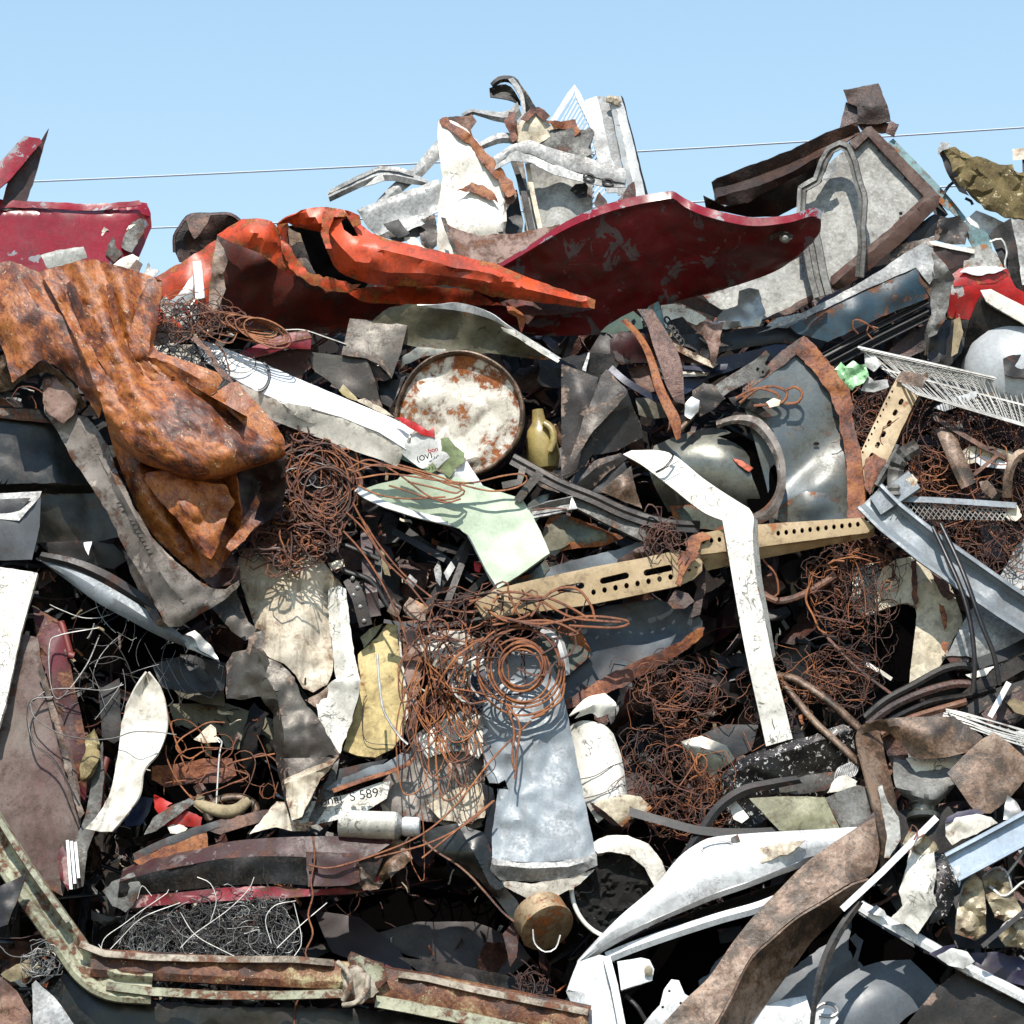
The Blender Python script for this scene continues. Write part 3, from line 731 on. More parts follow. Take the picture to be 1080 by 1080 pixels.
tubes('rim', 'rust_dark', ['184,266,-6 184,249,-2 190,239,2 197,229,4 206,226,4 222,226,3 243,226,0 257,236,-6'], r=1.8, par=t)
# ================================================================== orange panel
t = E('orange_car_panel', 'long crumpled orange car panel with torn folds below the skyline', 'car part', 350, 345, 0)
S('left_skin', 'orange_paint', '158,296,20 180,282,24 205,268,28 228,253,34 229,262,34 224,290,30 222,320,24 221,346,20 200,348,12 160,340,10', inner='195,300,34 180,318,20 212,300,36', z=18, cr=(7, 24), soft=1, rag=1.5, par=t)
S('rust_flap', 'rust_plate', '229,250,2 236,262,2 240,275,0 236,290,0 238,305,2 232,320,0 228,328 220,328 221,300,6 224,275,6', z=50, cr=(4, 14), step=4, par=t)
S('hump_skin', 'orange_paint', '229,248,-4 240,240,4 255,231,10 272,230,14 286,233,10 293,240,4 298,262,0 306,280,-6 312,292,-14 295,284,-4 276,268,10 262,262,14 245,256,8', inner='262,244,26 280,250,22', z=46, cr=((6, 20), (2, 9)), soft=0, par=t)
S('inner_shell', 'orange_shaded', '229,248,14 250,246,10 275,250,4 300,262,0 330,300,0 380,305,-10 450,310,-16 560,322,-16 566,352,-30 480,352,-50 400,352,-62 330,352,-66 270,348,-56 236,342,-26 232,300,6', z=10, cr=(7, 40), soft=2, rag=1, par=t)
S('crest_skin', 'orange_paint', '292,236,4 300,229,12 318,221,22 345,219,28 362,222,28 372,226,26 377,235,20 392,247,24 410,254,26 450,263,22 490,272,18 520,279,14 560,295,10 600,309,6 628,317,2 627,326,0 600,322,2 560,317,2 520,312,2 497,304,4 470,300,8 440,301,10 410,301,8 390,299,4 372,292,0 358,286,-2 350,274,-2 344,258,0 345,246,4 330,241,0 312,238,-4 303,234,-4',
  crease=('345,240,24 362,262,30 380,280,26 410,287,26 450,288,26 500,294,22 560,306,16 610,318,8', '380,258,38 420,268,34 470,280,32 520,290,26'), inner='330,231,30 360,238,30 375,256,34 480,283,28', holes=('360,234 365,229 373,240 378,250 372,250 363,243',), z=58, cr=((5, 22), (2, 9)), soft=0, rag=1.3, th=1.6, par=t)
S('torn_plate', 'rust_plate', '304,240,0 316,246,4 322,262,4 330,284,4 336,292,0 322,290,0 312,272,0 305,256,0', z=40, cr=(3, 9), step=4, par=t)
S('torn_edge', 'orange_paint', '293,236,4 303,234,6 304,255,4 312,272,4 324,286,4 342,292,6 352,294,8 380,301,6 370,309,4 345,306,2 330,301,0 314,291,0 304,280,-4 297,262,-2', z=50, cr=(5, 14), step=4, rag=2, par=t)
S('lower_fold', 'orange_paint', '366,308,0 388,303,4 430,300,2 470,303,2 500,306,0 520,318,-2 535,322,-4 490,322,-14 430,322,-18 380,318,-12', z=34, cr=(4, 18), step=5, rag=1.4, par=t)
S('end_tab', 'orange_paint', '533,318 549,329 556,337 549,352 545,334 536,330', z=36, step=4, cr=(3, 10), par=t)
S('crest_fold', 'orange_paint', '340,224,0 360,221,4 378,226,6 380,236,4 372,240,0 366,228,2 352,228,4 346,246,2 350,262,0 344,262,-2 338,246,0', z=90, step=3.5, cr=(4, 9), soft=0, rag=1.2, par=t)
S('end_underside', 'orange_shaded', '520,308 560,316 600,322 626,326 600,331 565,333 556,342 548,334 530,322', z=30, step=5, cr=(3, 20), par=t)
S('mouth_shade', 'shade_black', '298,240,-10 330,232,-12 352,226,-14 374,229,-14 392,250,-16 395,290,-30 380,310,-26 345,305,-20 318,300,-16 302,270,-14', z=16, cr=(6, 12), step=5, par=t)  # black sheet stands for the shade in the open fold
# bits at the orange panel's left
S('white_lath', 'white_clean', '203,276,2 212,275,2 216,314,-2 206,316,-2', crease=('206,275,3 209,315,1',), z=72, step=4, th=2.5, L='short white lath standing in front of the orange panel', C='lath')
S('shard', 'alu', '180,318 195,302 203,290 205,318 200,325 184,326', z=58, step=4, cr=(5, 10), rag=1.5, L='bright crumpled aluminium shard left of the white lath', C='scrap piece')
for i, (o, l) in enumerate((('166,320 175,312 186,330 178,338', 'left'), ('178,330 186,322 205,340 196,348', 'middle'), ('196,322 204,318 214,332 206,340', 'right'))):
    S('shard', 'galv_pale', o, z=48+i*3, step=4, cr=(4, 8), L='small pale shard behind the fine wire, %s of three' % l, C='scrap piece', G='pale shards behind the fine wire')
S('white_sheet', 'white_enamel', '158,366 180,362 205,364 212,380 200,394 175,398 160,386', z=42, step=6, cr=(6, 16), L='crumpled white sheet showing under the fine wire', C='sheet')
S('white_sheet', 'bag_pale', '205,384 230,392 245,402 250,420 228,424 214,410', z=40, step=6, cr=(6, 12), L='small white sheet seen through the gap in the rusty sheet', C='sheet')
# ================================================================== top cluster
sp = dict(n=(1.5, 20), step=5)
t = E('bent_strip', 'bent bright zinc strip reaching out left above the orange panel', 'strip', 400, 215, -10)
strip('strip_face', 'galv', '345,203 372,190 400,177 418,178 434,182 442,187 452,190', '348,213 380,198 401,190 412,191 424,190 436,196 450,196', bow=4, z=-8, smu=False, par=t, **sp)
strip('strip_lip', 'galv', '346,205 372,192 400,179 420,181 436,186', '348,200 373,187 400,175 420,176 436,181', z=-3, smu=False, par=t, **sp)
S('pale_sliver', 'bag_pale', '384,197 395,188 403,183 405,190 396,194', z=0, step=4, par=t)
strip('bent_strip', 'galv', '463,146 450,160 436,178 420,188 408,200 397,212', '467,163 455,176 445,187 433,195 420,206 410,214', bow=3, z=-14, smu=False, L='zinc strip slanting down behind the reaching strip', C='strip', **sp)
S('zinc_beam', 'galv', '376,221,-4 400,212 430,201 462,189 466,194 464,222 440,235 420,242 400,250 388,240', crease=('380,223,5 420,209,6 464,194,6', '398,246,-4 430,232,-2 464,214,-2'), z=-4, cr=(2, 24), L='broad dull zinc beam lying between orange panel and cream post', C='beam')
for i, (m, o, l) in enumerate((('galv_dirty', '400,248 430,236 452,230 462,240 440,250 420,256', 'dull crumpled sheet just under the broad zinc beam'),
    ('steel_dark', '440,236 458,226 463,256 450,270 444,256', 'dark bent plate left of the cream post foot'),
    ('galv', '414,240 440,228 448,236 424,246', 'bright narrow strip under the broad zinc beam'),
    ('rust_brown', '440,256 452,262 464,272 460,280 444,268', 'brown splinter at the foot of the cream post'),
    ('white_enamel', '426,250 440,252 452,268 458,276 446,274 432,262', 'white chip beside the foot of the cream post'),
    ('black_paint', '404,236 420,232 432,246 420,252', 'small black scrap above the orange panel crest'))):
    S('scrap_piece', m, o, z=-2+3*i, step=4, cr=(4, 10), rag=1.4, L=l, C='scrap piece')
# curl
t = E('curled_strip', 'dark zinc strip curled over at the very top of the heap', 'strip', 540, 125, -20)
strip('outer_curl', 'steel_dark', '517,88 520,83 530,80 542,80 548,88 556,98 563,110 568,117', '521,93 524,89 533,87 539,88 544,95 549,106 553,115 557,122', bow=3, z=-10, par=t, **sp)
strip('inner_curl', 'steel_dark', '516,93 524,90 536,89 543,97 549,107', '517,103 524,104 536,106 544,109 549,112', bow=-4, z=-16, par=t, **sp)
strip('tail', 'galv', '536,84 543,94 549,106 551,120 544,130', '541,82 549,93 553,105 554,118 551,134', z=-6, par=t, **sp)
strip('bent_strip', 'galv', '487,121 493,115 500,116 518,118 534,120 541,114 546,108', '490,124 496,119 508,123 522,128 534,130 543,130 550,122', bow=3, z=-14, smu=False, L='small zinc strip below the curl at the top of the heap', C='strip', **sp)
# cream post
t = E('fridge_post', 'cream enamelled post with rusty torn top standing above the orange panel', 'appliance part', 495, 270, 5)
S('post_face', 'white_enamel', '462,128,0 466,125,4 478,127,4 492,136,4 503,148,2 512,160,2 524,172,0 532,186,0 541,198,-2 545,206,-8 540,213,-8 534,222,-8 533,255,-8 520,270,-4 484,272,2 462,270,0 461,240,0 463,208,2 467,188,2 463,160,4 461,145,0',
  crease=('468,180,6 490,186,4 505,196,0 520,206,-4', '532,186,6 531,222,4 530,252,4'), inner='490,165,12 478,150,6 505,225,6', z=12, cr=(4, 26), soft=1, rag=1.2, th=2, par=t)
S('rusty_edge', 'rust_orange', '463,127 470,124 480,130 490,137 498,143 506,152 514,162 524,172 532,184 541,193 545,203 536,208 530,200 524,190 514,178 504,166 497,154 486,145 474,137 465,133', z=20, step=3.5, cr=(4, 7), rag=2.2, par=t)
S('rusty_top', 'rust_brown', '470,124,0 485,122,2 499,121,0 503,128 497,137 497,150 490,145 478,134', z=12, step=4, cr=(4, 8), rag=1.8, par=t)
S('rust_patch', 'rust_orange', '482,202 493,197 498,192 508,196 520,203 525,214 518,212 506,206 495,202', z=21, step=3, cr=(2, 6), rag=2.5, par=t)
S('rusty_edge', 'rust_brown', '531,205 538,203 545,208 540,216 534,214 531,240 528,260 526,240 529,218', z=13, step=3.5, cr=(3, 8), rag=1.5, par=t)
S('torn_shred', 'rust_orange', '532,128 538,118 545,116 546,128 542,138 548,146 541,150 536,144', z=2, step=3.5, cr=(4, 7), rag=2.5, L='ragged orange shred right of the rusty torn post top', C='scrap piece')
t = E('cream_box', 'cream crushed box with rusty edges above the holed bracket', 'appliance part', 562, 150, -5)
S('box_face', 'cream', '541,140 546,132 556,121 566,114 578,128 586,140 572,150 556,156 545,150', inner='562,136,5', z=-4, cr=(4, 14), step=5, par=t)
S('rusty_fold', 'rust_orange', '549,126 560,114 568,112 580,122 574,128 565,120 556,128', z=4, step=3.5, cr=(4, 8), rag=1.8, par=t)
S('rusty_fold', 'rust_orange', '576,126 592,127 606,126 613,138 606,144 598,136 585,136', z=0, step=3.5, cr=(5, 8), rag=1.8, par=t)
# big pale sheet
t = E('curved_sheet', 'pale curved metal sheet shaded by the holed bracket at the top', 'sheet', 590, 245, -10)
loft('sheet_face', 'galv_pale', ['556,150,-14 556,180,-16 556,210,-18 552,250,-20', '590,136,0 592,170,0 592,205,0 588,246,0', '622,142,-4 625,175,-4 625,200,-6 625,235,-10'], z=-6, n=(1.5, 30), par=t)
S('torn_top', 'galv_dirty', '562,148 575,138 595,134 613,137 624,136 627,142 620,156 626,160 616,168 590,160', z=-4, step=4, cr=(2, 12), par=t)
HP = S('hinge_plate', 'steel_dark', '601,201 607,194 617,192 620,197 619,207 612,209', z=4, step=3, par=t)
for k in ((607, 202), (615, 204), (614, 196)): lathe('bolt', 'steel_worn', [(0, 1.8), (1.6, 1.8), (2.2, 1)], (k[0], k[1], 5), (0, 0, 1), par=HP, seg=10)
# grille
t = E('white_grille', 'white slatted grille frame leaning beside the tall white post', 'grille', 610, 150, -20)
sweep('frame', 'white_clean', '583,128 606,92 650,185', box_prof(6, 5), closed=True, z=-26, par=t)
sweep('frame', 'white_clean', '577,133 602,99', box_prof(3, 4), closed=True, z=-27, par=t)
for k in range(22):
    u = k/21; x0, y0 = 585+u*36, 126+u*80; x1, y1 = 607+u*43, 100+u*88
    sweep('slat', 'white_clean', [(x0, y0+14, -30), (x1, y1, -27)], box_prof(1.4, 2), closed=True, par=t)
S('crumpled_corner', 'galv_dirty', '613,140 622,134 627,139 625,150 618,154', z=-5, step=3.5, cr=(4, 7), par=t)
t = E('zinc_post', 'tall pale aluminium post leaning right at the top of the heap', 'post', 655, 210, -25)
S('left_face', 'alu_white', '617,106 630,101 641,150 652,203 640,203 628,160', z=-22, step=7, n=(.5, 30), par=t)
S('middle_face', 'galv', '630,101,0 642,102,-5 662,203,-5 652,206,0 640,150', z=-22, step=7, n=(.5, 30), par=t)
S('right_face', 'alu_white', '642,102,-2 655,101,2 668,150,2 681,208,2 664,208,-2', crease=('647,102,5 671,208,5',), z=-20, step=6, n=(.4, 30), par=t)
S('side_face', 'slate', '655,101,0 657,103,-10 684,207,-10 681,208,0', z=-18, step=7, n=None, par=t)
for k in ((644, 105), (650, 107)): lathe('filler_lump', 'cream_stained', [(-3, 2), (0, 5), (2.5, 3)], (k[0], k[1], -14), (0, 0, 1), par=t, seg=12, dent=.5)
# holed bracket
t = E('holed_bracket', 'bent zinc bracket with oval holes crossing in front of the pale curved sheet', 'bracket', 590, 190, 15)
strip('bracket_face', 'galv', '521,165 540,152 553,146 562,148 585,158 620,166 642,174 660,178', '523,174 536,163 548,158 556,160 580,172 610,182 640,190 659,193', bow=2, z=22, smu=False, n=(1, 20), step=5, par=t)
strip('bracket_lip', 'galv', '523,174 536,163 548,158 556,160 580,172 610,182 640,190 659,193', '521,180 540,170 560,172 582,184 612,192 640,198 660,198', z=20, smu=False, n=(1, 20), step=5, par=t)
for k in ((621, 187), (641, 192)): tubes('hole_edge', 'black_paint', [ringpath(k[0], k[1], 5.5, 3.4, 24, rot=12)], r=1.1, par=t)
sweep('thin_angle', 'steel_dark', '538,160,0 552,200,0 562,246,0', l_prof(6, 8), z=-4, L='narrow dark angle standing behind the holed bracket', C='angle')
sweep('thin_angle', 'cream', '556,172,0 562,205,0 570,242,0', box_prof(5, 4), closed=True, z=2, L='narrow cream bar standing in front of the pale curved sheet', C='bar')
strip('bent_strip', 'galv', '506,150 520,142 536,138 546,146', '508,158 524,152 538,150 548,156', bow=3, z=-6, smu=False, L='grey strip tucked behind the cream post above the bracket', C='strip', **sp)
strip('bent_strip', 'galv_pale', '540,168 547,200 556,245', '550,160 556,195 566,245', bow=3, z=-10, smu=False, L='upright pale strip between cream post and curved sheet', C='strip', **sp)
S('zinc_plate', 'slate', '530,205 545,200 552,235 550,252 536,255 530,235', z=-22, step=5, cr=(4, 12), L='slate plate in the shade right of the cream post', C='plate')
t = E('brown_gutter', 'faded pinkish brown folded panel in front of the cream post', 'sheet', 520, 275, 15)
S('panel_face', 'primer_pink', '466,229,4 470,235,2 480,241,0 487,243,0 505,249,0 520,247,0 545,246,0 575,240,0 590,236,0 570,258,4 540,276,6 500,282,6 484,276,4 474,252,4', z=34, cr=(3, 18), rag=1, th=2, par=t)
S('panel_edge', 'steel_dark', '466,229,0 470,230,0 484,272,2 480,274,2', z=39, step=4, par=t)
# ================================================================== dark red hood
t = E('red_hood', 'big dark red curved car hood reaching right across the upper middle of the heap', 'car part', 650, 350, 0)
loft('hood_skin', 'dark_red', ['505,292,48 545,268,74 600,234,112 650,215,132 703,206,142 722,212,142 745,222,140 790,232,138 830,229,138 864,222,132',
    '500,300,40 545,284,58 600,258,88 650,242,106 703,238,114 740,246,112 790,254,108 830,248,110 866,234,122',
    '500,310,20 545,312,28 600,300,46 650,284,62 703,270,74 750,270,78 800,268,80 835,260,92 864,246,112',
    '510,326,0 550,342,-2 600,340,6 650,322,18 703,303,28 750,294,38 800,284,50 830,274,70 852,260,96',
    '520,335,-16 550,352,-18 600,354,-12 645,350,-12 680,330,0 730,314,10 780,300,24 820,285,46 846,266,86'], z=0, n=((4.0, 60), (1.6, 18)), th=2.5, par=t, step=6)
loft('hood_edge', 'crimson', ['503,291,50 545,267,77 600,232,116 650,212,137 703,202,148 713,203,148 722,209,147 745,219,146 790,229,144 830,227,143 858,219,138 867,223,132',
    '506,295,52 545,272,79 600,240,118 650,221,138 703,210,149 713,211,149 722,218,147 745,228,146 790,238,144 830,235,143 856,228,138 866,232,132'], z=0, smv=False, n=(1, 20), th=1.5, par=t, step=5)
t2 = lathe('latch', 'galv', [(0, 6), (2, 6), (3, 3.5), (8, 3.5), (9, 2)], (828, 250, 112), (0, .2, 1), par=t, seg=16)
sweep('latch_arm', 'steel_worn', '812,251,113 822,246,117 836,250,118', box_prof(5, 3), closed=True, par=t)
S('red_fin', 'maroon', '650,214,0 655,207,0 662,196,2 669,191,4 671,204,4 670,214,2 664,218,0 650,222,0', z=110, step=4, cr=(2, 10), L='small dark red fin sticking up behind the hood edge', C='car part')
S('rust_tab', 'rust_brown', '626,214,0 632,202,2 640,212,2 641,222,0 634,228,0', z=104, step=4, cr=(2, 8), L='brown rusted tab standing left of the small dark red fin', C='scrap piece')
# ================================================================== top right
t = E('charred_beam', 'long charred brown sheet beam on the skyline right of the red hood', 'beam', 830, 200, 0)
S('upper_face', 'rust_black', '750,192,0 756,188,2 780,178,4 810,168,6 840,155,8 865,143,8 890,133,8 903,129,6 908,140,2 895,150,0 870,166,0 850,180,0 830,190,0 800,206,0 790,214,-2 765,217,-4 755,212,-6 752,200,-6',
  crease=('754,200,-8 790,190,-6 830,175,-6 870,156,-4 900,142,-2', '758,208,6 800,197,8 835,182,8 866,164,6'), z=8, cr=(3, 14), soft=0, rag=1, th=2, par=t)
S('underside', 'rust_black', '742,206,-10 765,217,0 800,206,0 835,187,0 868,166,0 866,190,-20 845,215,-30 820,228,-34 788,228,-34 744,219,-26', z=-12, cr=(5, 18), par=t)
t = E('charred_box', 'dark brown rusted box end standing on the highest point at right', 'box', 915, 150, 5)
S('box_face', 'rust_black', '890,95,0 910,91,2 927,88,4 933,104,4 939,122,2 940,127,2 924,131,2 905,131,0 904,113,-2 895,108,-2', crease=('904,113,6 920,111,8 936,109,6', '910,91,4 912,110,6'), z=12, cr=(3, 10), step=4, rag=1, th=2, par=t)
S('box_side', 'rust_dark', '893,108,0 904,112,2 905,130,0 897,134,-2 885,137,-4 888,124,-4', z=6, step=4, cr=(2, 8), par=t)
S('flap', 'rust_brown', '905,131,0 925,128,4 940,130,6 948,132,2 942,144,0 925,139,-2 912,142,-2', z=4, step=4, cr=(4, 10), rag=1.5, par=t)
S('flap', 'rust_dark', '938,126,0 947,132,2 943,145,-2 934,140,0', z=12, step=3.5, cr=(3, 7), par=t)
# framed panel
t = E('framed_board', 'pale galvanised panel in a brown frame standing on its corner', 'panel', 900, 300, 0)
PS = S('panel_sheet', 'galv_pale', '898,154 916,138 982,208 940,246 908,276 878,300 862,296 854,250 846,214 856,192 872,174 886,162', z=16, n=(.6, 40), rag=0, par=t)
S('frame_side', 'brown_frame', '914,134,-2 919,133,0 992,207,2 976,209,0 916,144,0 902,157,0 895,150,-4', z=26, step=5, n=(.5, 20), rag=.4, th=4, par=t)
S('frame_side', 'brown_frame', '976,209,0 991,208,4 989,218,0 950,256,0 905,294,-2 880,307,-4 877,294,0 906,270,0 940,243,0', crease=('976,214,6 940,250,6 880,300,4',), z=26, step=5, n=(.5, 20), rag=.4, th=4, par=t)
for k in ((927, 158), (955, 188), (950, 225), (973, 204)): lathe('screw', 'steel_dark', [(0, 2), (1.5, 2), (2, 1)], (k[0], k[1], 20), (0, 0, 1), par=PS, seg=8)
t = E('zinc_sheet', 'pale speckled zinc sheet slanting down behind the bent window frame', 'sheet', 810, 320, -5)
S('sheet_face', 'galv_pale', '742,312,-4 780,300 820,284 845,270 852,290 857,316 832,330 800,338 762,334', z=0, cr=(2, 40), par=t)
S('rust_edge', 'rust_brown', '842,318 856,310 858,316 834,331 800,339 830,325', z=3, step=4, par=t)
t = E('bent_window_bar', 'bent grey aluminium frame looped in front of the pale framed panel', 'window frame', 880, 290, 30)
sweep('bent_bar', 'galv_dirty', '846,246,0 845,222,0 846,199,0 862,190,2 869,170,8 876,158,10 886,153,12 893,156,12 900,172,14 904,190,14 909,205,16 910,213,16 908,240,14 909,262,12 906,292,8', [(-5, -4), (-5, 2), (-1, 3), (1, 0), (4, 2), (5, -3)], z=38, step=5, n=(.8, 14), par=t)
sweep('bent_bar', 'galv_dirty', '852,240,0 857,262,0 862,290,0 868,312,0', [(-11, -5), (-10, 2), (-3, 2), (-2, -3), (3, -3), (4, 2), (10, 2), (11, -5)], z=34, step=6, n=(.8, 18), par=t)
S('torn_web', 'galv', '867,190,0 870,180,4 876,172,4 881,168,4 884,178,2 876,188,0', z=44, step=4, cr=(4, 8), par=t)
strip('thin_strip', 'pale_teal', '942,146 960,164 985,190 1005,212 1020,231', '937,150 955,170 980,198 1000,220 1014,234', z=6, smu=False, L='thin pale teal edge strip behind the brown panel frame', C='strip')
strip('thin_strip', 'slate', '930,146 955,172 985,204 1000,226', '925,148 950,178 978,210 990,234', z=0, smu=False, L='slate strip hidden under the pale teal edge strip', C='strip')
# teal beam
t = E('teal_beam', 'rust-edged blue sheet beam lying below the framed panel', 'beam', 910, 345, 30)
S('beam_face', 'teal', '832,344,0 850,336,4 880,323,4 920,304,4 966,283,2 974,298,0 980,314,-6 960,322,-6 930,334,-4 900,348,-4 873,361,-6 856,356,-4 840,352,-4', inner='900,330,12 940,312,12', z=42, cr=(1.5, 30), soft=3, th=2, par=t)
S('beam_end', 'rust_plate', '966,282,2 969,281,-2 983,300,-4 981,314,-8 974,300,-2', z=42, step=4, par=t)
S('zinc_top', 'galv', '798,352,-10 815,344,-6 840,333,0 870,318,2 900,302,2 930,284,2 955,266,2 975,256,2 984,262,0 986,292,-4 980,300,-6 966,282,0 920,302,0 880,321,0 850,335,0 820,345,-6', z=46, cr=(3, 16), rag=.8, par=t)
S('crumpled_strap', 'galv_dirty', '982,262,4 988,268,8 999,282,10 1008,294,6 1004,300,2 1001,318,6 997,335,8 988,352,6 979,356,2 976,350,2 982,330,6 981,310,8 986,290,10', z=58, cr=(7, 9), step=4, rag=1.5, par=t)
strip('dark_plate', 'slate', '760,348 790,346 830,344 870,362', '758,372 790,366 830,362 862,372', z=26, bow=4, n=(1.5, 20), L='long dark plate lying left of the blue beam', C='plate')
S('crumpled_zinc', 'alu', '738,346 752,340 762,328 778,322 779,306 790,304 801,305 803,318 808,330 800,344 770,347', inner='790,318,14 772,336,10', z=24, cr=(7, 11), step=4.5, rag=1.5, L='crumpled bright zinc scrap standing on the long dark plate', C='scrap piece')
S('crumpled_zinc', 'galv', '808,344 820,335 845,330 850,338 830,346', z=34, cr=(4, 10), step=4, L='flat bright zinc offcut at the left foot of the blue beam', C='scrap piece')
# rails
t = E('dark_rail', 'black double track rail running under the blue beam', 'rail', 930, 360, 20)
for i, (dy, m) in enumerate(((0, 'steel_dark'), (9, 'black_paint'), (17, 'steel_dark'))):
    sweep('track', m, [(868, 376+dy*.9, 0), (925, 345+dy, 0), (979, 318+dy, 0)], u_prof(6, 4), z=30-i*2, par=t, roll=10)
tubes('wire_curl', 'wire_rust', ['905,352,2 899,345,6 900,338,8 908,338,8 918,344,4 923,348,0'], r=1, z=48, L='little rusty wire curl on the black double rail', C='wire')
tubes('wire_curl', 'wire_rust', ['920,358 914,350 916,344 926,346'], r=.8, z=46, L='tiny rusty wire hook right of the wire curl', C='wire')
# foam beam
t = E('foam_board', 'mossy yellow foam panel with torn metal skin at the top right edge', 'panel', 1040, 225, 10)
S('foam_core', 'foam', '997,156,0 1010,158,6 1030,167,8 1050,178,8 1070,181,8 1110,182,8 1110,240,0 1080,236,0 1060,230,0 1040,219,0 1022,206,0 1010,192,-2 1002,172,-2', z=26, cr=(6, 9), step=5, soft=0, rag=2.2, th=8, par=t)
S('metal_skin', 'slate', '990,160,0 993,150,4 1000,160,4 1008,178,4 1018,200,2 1022,207,0 1012,202,-4 1000,184,-4', z=32, step=4, cr=(3, 8), par=t)
S('torn_foil', 'galv', '989,156 992,150 998,151 1002,149 1000,157 994,158 990,162', z=38, step=3, cr=(3, 5), rag=1.5, par=t)
S('foil_patch', 'galv_pale', '1028,170 1050,178 1070,190 1068,198 1055,195 1040,192 1030,182', z=34, step=3.5, cr=(3, 7), rag=2.5, par=t)
sweep('pale_block', 'cream_stained', '1068,163,0 1095,161,0', box_prof(12, 10), closed=True, z=40, L='pale cap of a dark post cut by the right edge', C='post cap')
sweep('dark_post', 'rust_black', '1082,166,0 1084,236,0', box_prof(8, 8), closed=True, z=38, L='dark post standing at the top right edge', C='post')
tubes('bent_clip', 'steel_dark', ['995,205,0 1001,196,2 1008,192,2 1016,199,0', '1018,209 1024,212 1026,216'], r=1.6, z=10, L='dark bent clip under the left end of the foam panel', C='clip')
# dark things under
S('white_sheet', 'white_clean', '1018,232 1030,222 1050,230 1062,236 1048,246 1038,262 1022,252', z=8, cr=(3, 14), step=5, L='white sheet corner below the mossy foam panel', C='sheet')
S('white_sheet', 'pale_teal', '1018,234 1042,246 1046,262 1030,268 1020,250', z=14, cr=(2, 12), step=5, L='pale teal shaded sheet under the white sheet corner', C='sheet')
t = E('black_folded_sheet', 'black folded sheet with its lit side painted pale near the right border', 'sheet', 1060, 305, 20)
S('sheet_face', 'black_paint', '1043,248,0 1050,240,2 1066,230,6 1074,262,6 1078,300,0 1074,308,-2 1066,302,0 1062,286,2 1052,268,0', z=26, step=5, cr=(4, 14), th=2, par=t)
S('lit_face', 'galv', '1066,230,0 1074,231,2 1100,236,6 1100,300,6 1078,300,0 1073,262,0', z=32, step=5, cr=(4, 18), par=t)  # pale zinc colour paints the lit side of the black sheet
tubes('wire_edge', 'wire_white', ['1044,255 1056,252 1062,266 1060,280 1070,306'], r=1.1, z=36, par=t)
t = E('red_box', 'bright red chipped box among grey scrap near the right edge', 'box', 1035, 335, 15)
S('top_face', 'bright_red', '1004,289,0 1012,283,2 1040,281,4 1062,283,4 1066,290,0 1050,298,0 1006,302,0', z=46, step=5, rag=.6, cr=(1, 20), par=t)
S('front_face', 'bright_red', '1004,300,6 1030,297,8 1064,290,6 1072,304,2 1090,312,0 1090,332,-8 1050,320,-6 1026,338,-12 1004,336,-12 999,334,-10', z=40, step=6, cr=(2, 20), rag=.8, th=2, par=t)
S('paint_scar', 'white_clean', '1012,288 1022,282 1050,281 1062,284 1050,289 1030,291', z=51, step=3, rag=2, par=t)
t = E('open_appliance', 'dark open appliance housing with a white top edge at right', 'appliance', 1050, 390, 10)
S('white_edge', 'white_enamel', '1034,306,0 1045,305,2 1110,338,4 1110,352,0 1080,342,0 1040,318,0', z=60, step=6, rag=.4, cr=(1, 20), th=3, par=t)
S('dark_side', 'black_paint', '1034,310,0 1040,318,0 1110,350,0 1110,400,-30 1030,398,-40 1008,388,-40 1012,360,-26', z=50, step=7, cr=(3, 30), par=t)
lathe('grey_dome', 'pale_grey', [(0, 62), (14, 60), (30, 50), (42, 36), (48, 18), (50, 0)], (1075, 392, 4), (-.1, -.75, .7), par=t, seg=48)
S('torn_lip', 'slate', '1058,378 1068,374 1090,372 1090,400 1060,396', z=62, step=5, cr=(3, 9), rag=1.5, par=t)
S('maroon_plate', 'maroon', '982,256,0 1000,260,4 1026,265,4 1020,278,0 1002,284,-2 992,278,-2', z=32, step=5, cr=(2, 12), L='dark red plate with white edge right of the zinc strap', C='plate')
S('white_strip', 'white_enamel', '980,254 1000,257 1028,263 1027,267 1000,262 982,258', z=38, step=4, L='thin white strip lying on the dark red plate', C='strip')
S('dark_shard', 'slate', '930,262 950,246 975,232 985,226 1008,232 1012,240 980,250 955,256', z=18, step=5, cr=(6, 14), L='dark blue-grey shard right of the brown frame corner', C='scrap piece')
S('dark_shard', 'steel_dark', '990,232 1010,228 1022,240 1018,258 1000,258 984,252', z=22, step=5, cr=(6, 12), L='folded dark shard above the dark red plate', C='scrap piece')
S('dark_shard', 'steel_worn', '938,262 955,256 985,250 990,262 975,258 950,268 940,276', z=24, step=5, cr=(5, 12), L='grey worn shard above the zinc topped beam', C='scrap piece')
S('light_shard', 'galv_pale', '1018,262 1040,258 1052,270 1058,282 1030,282 1016,284', z=36, step=5, cr=(5, 12), L='light crumpled shard directly behind the bright red box', C='scrap piece')
S('cloth_rag', 'clay', '1006,338 1012,334 1016,350 1010,372 1003,376', z=52, step=4, cr=(3, 6), L='narrow beige rag hanging below the bright red box', C='rag')
S('black_bag', 'black_plastic', '975,352 1000,338 1022,338 1014,372 1000,388 978,380', z=40, step=5, cr=(8, 9), L='crumpled black plastic below the bright red box', C='bag')
S('dirty_board', 'rust_dark', '935,372 960,350 978,342 980,366 958,378 940,384', z=16, step=5, cr=(4, 14), L='dark brown board under the right end of the black rail', C='board')
S('sliver', 'pale_teal', '985,200 1000,215 1000,222 988,212', z=12, step=4, L='tiny pale teal sliver near the brown frame corner', C='scrap piece')
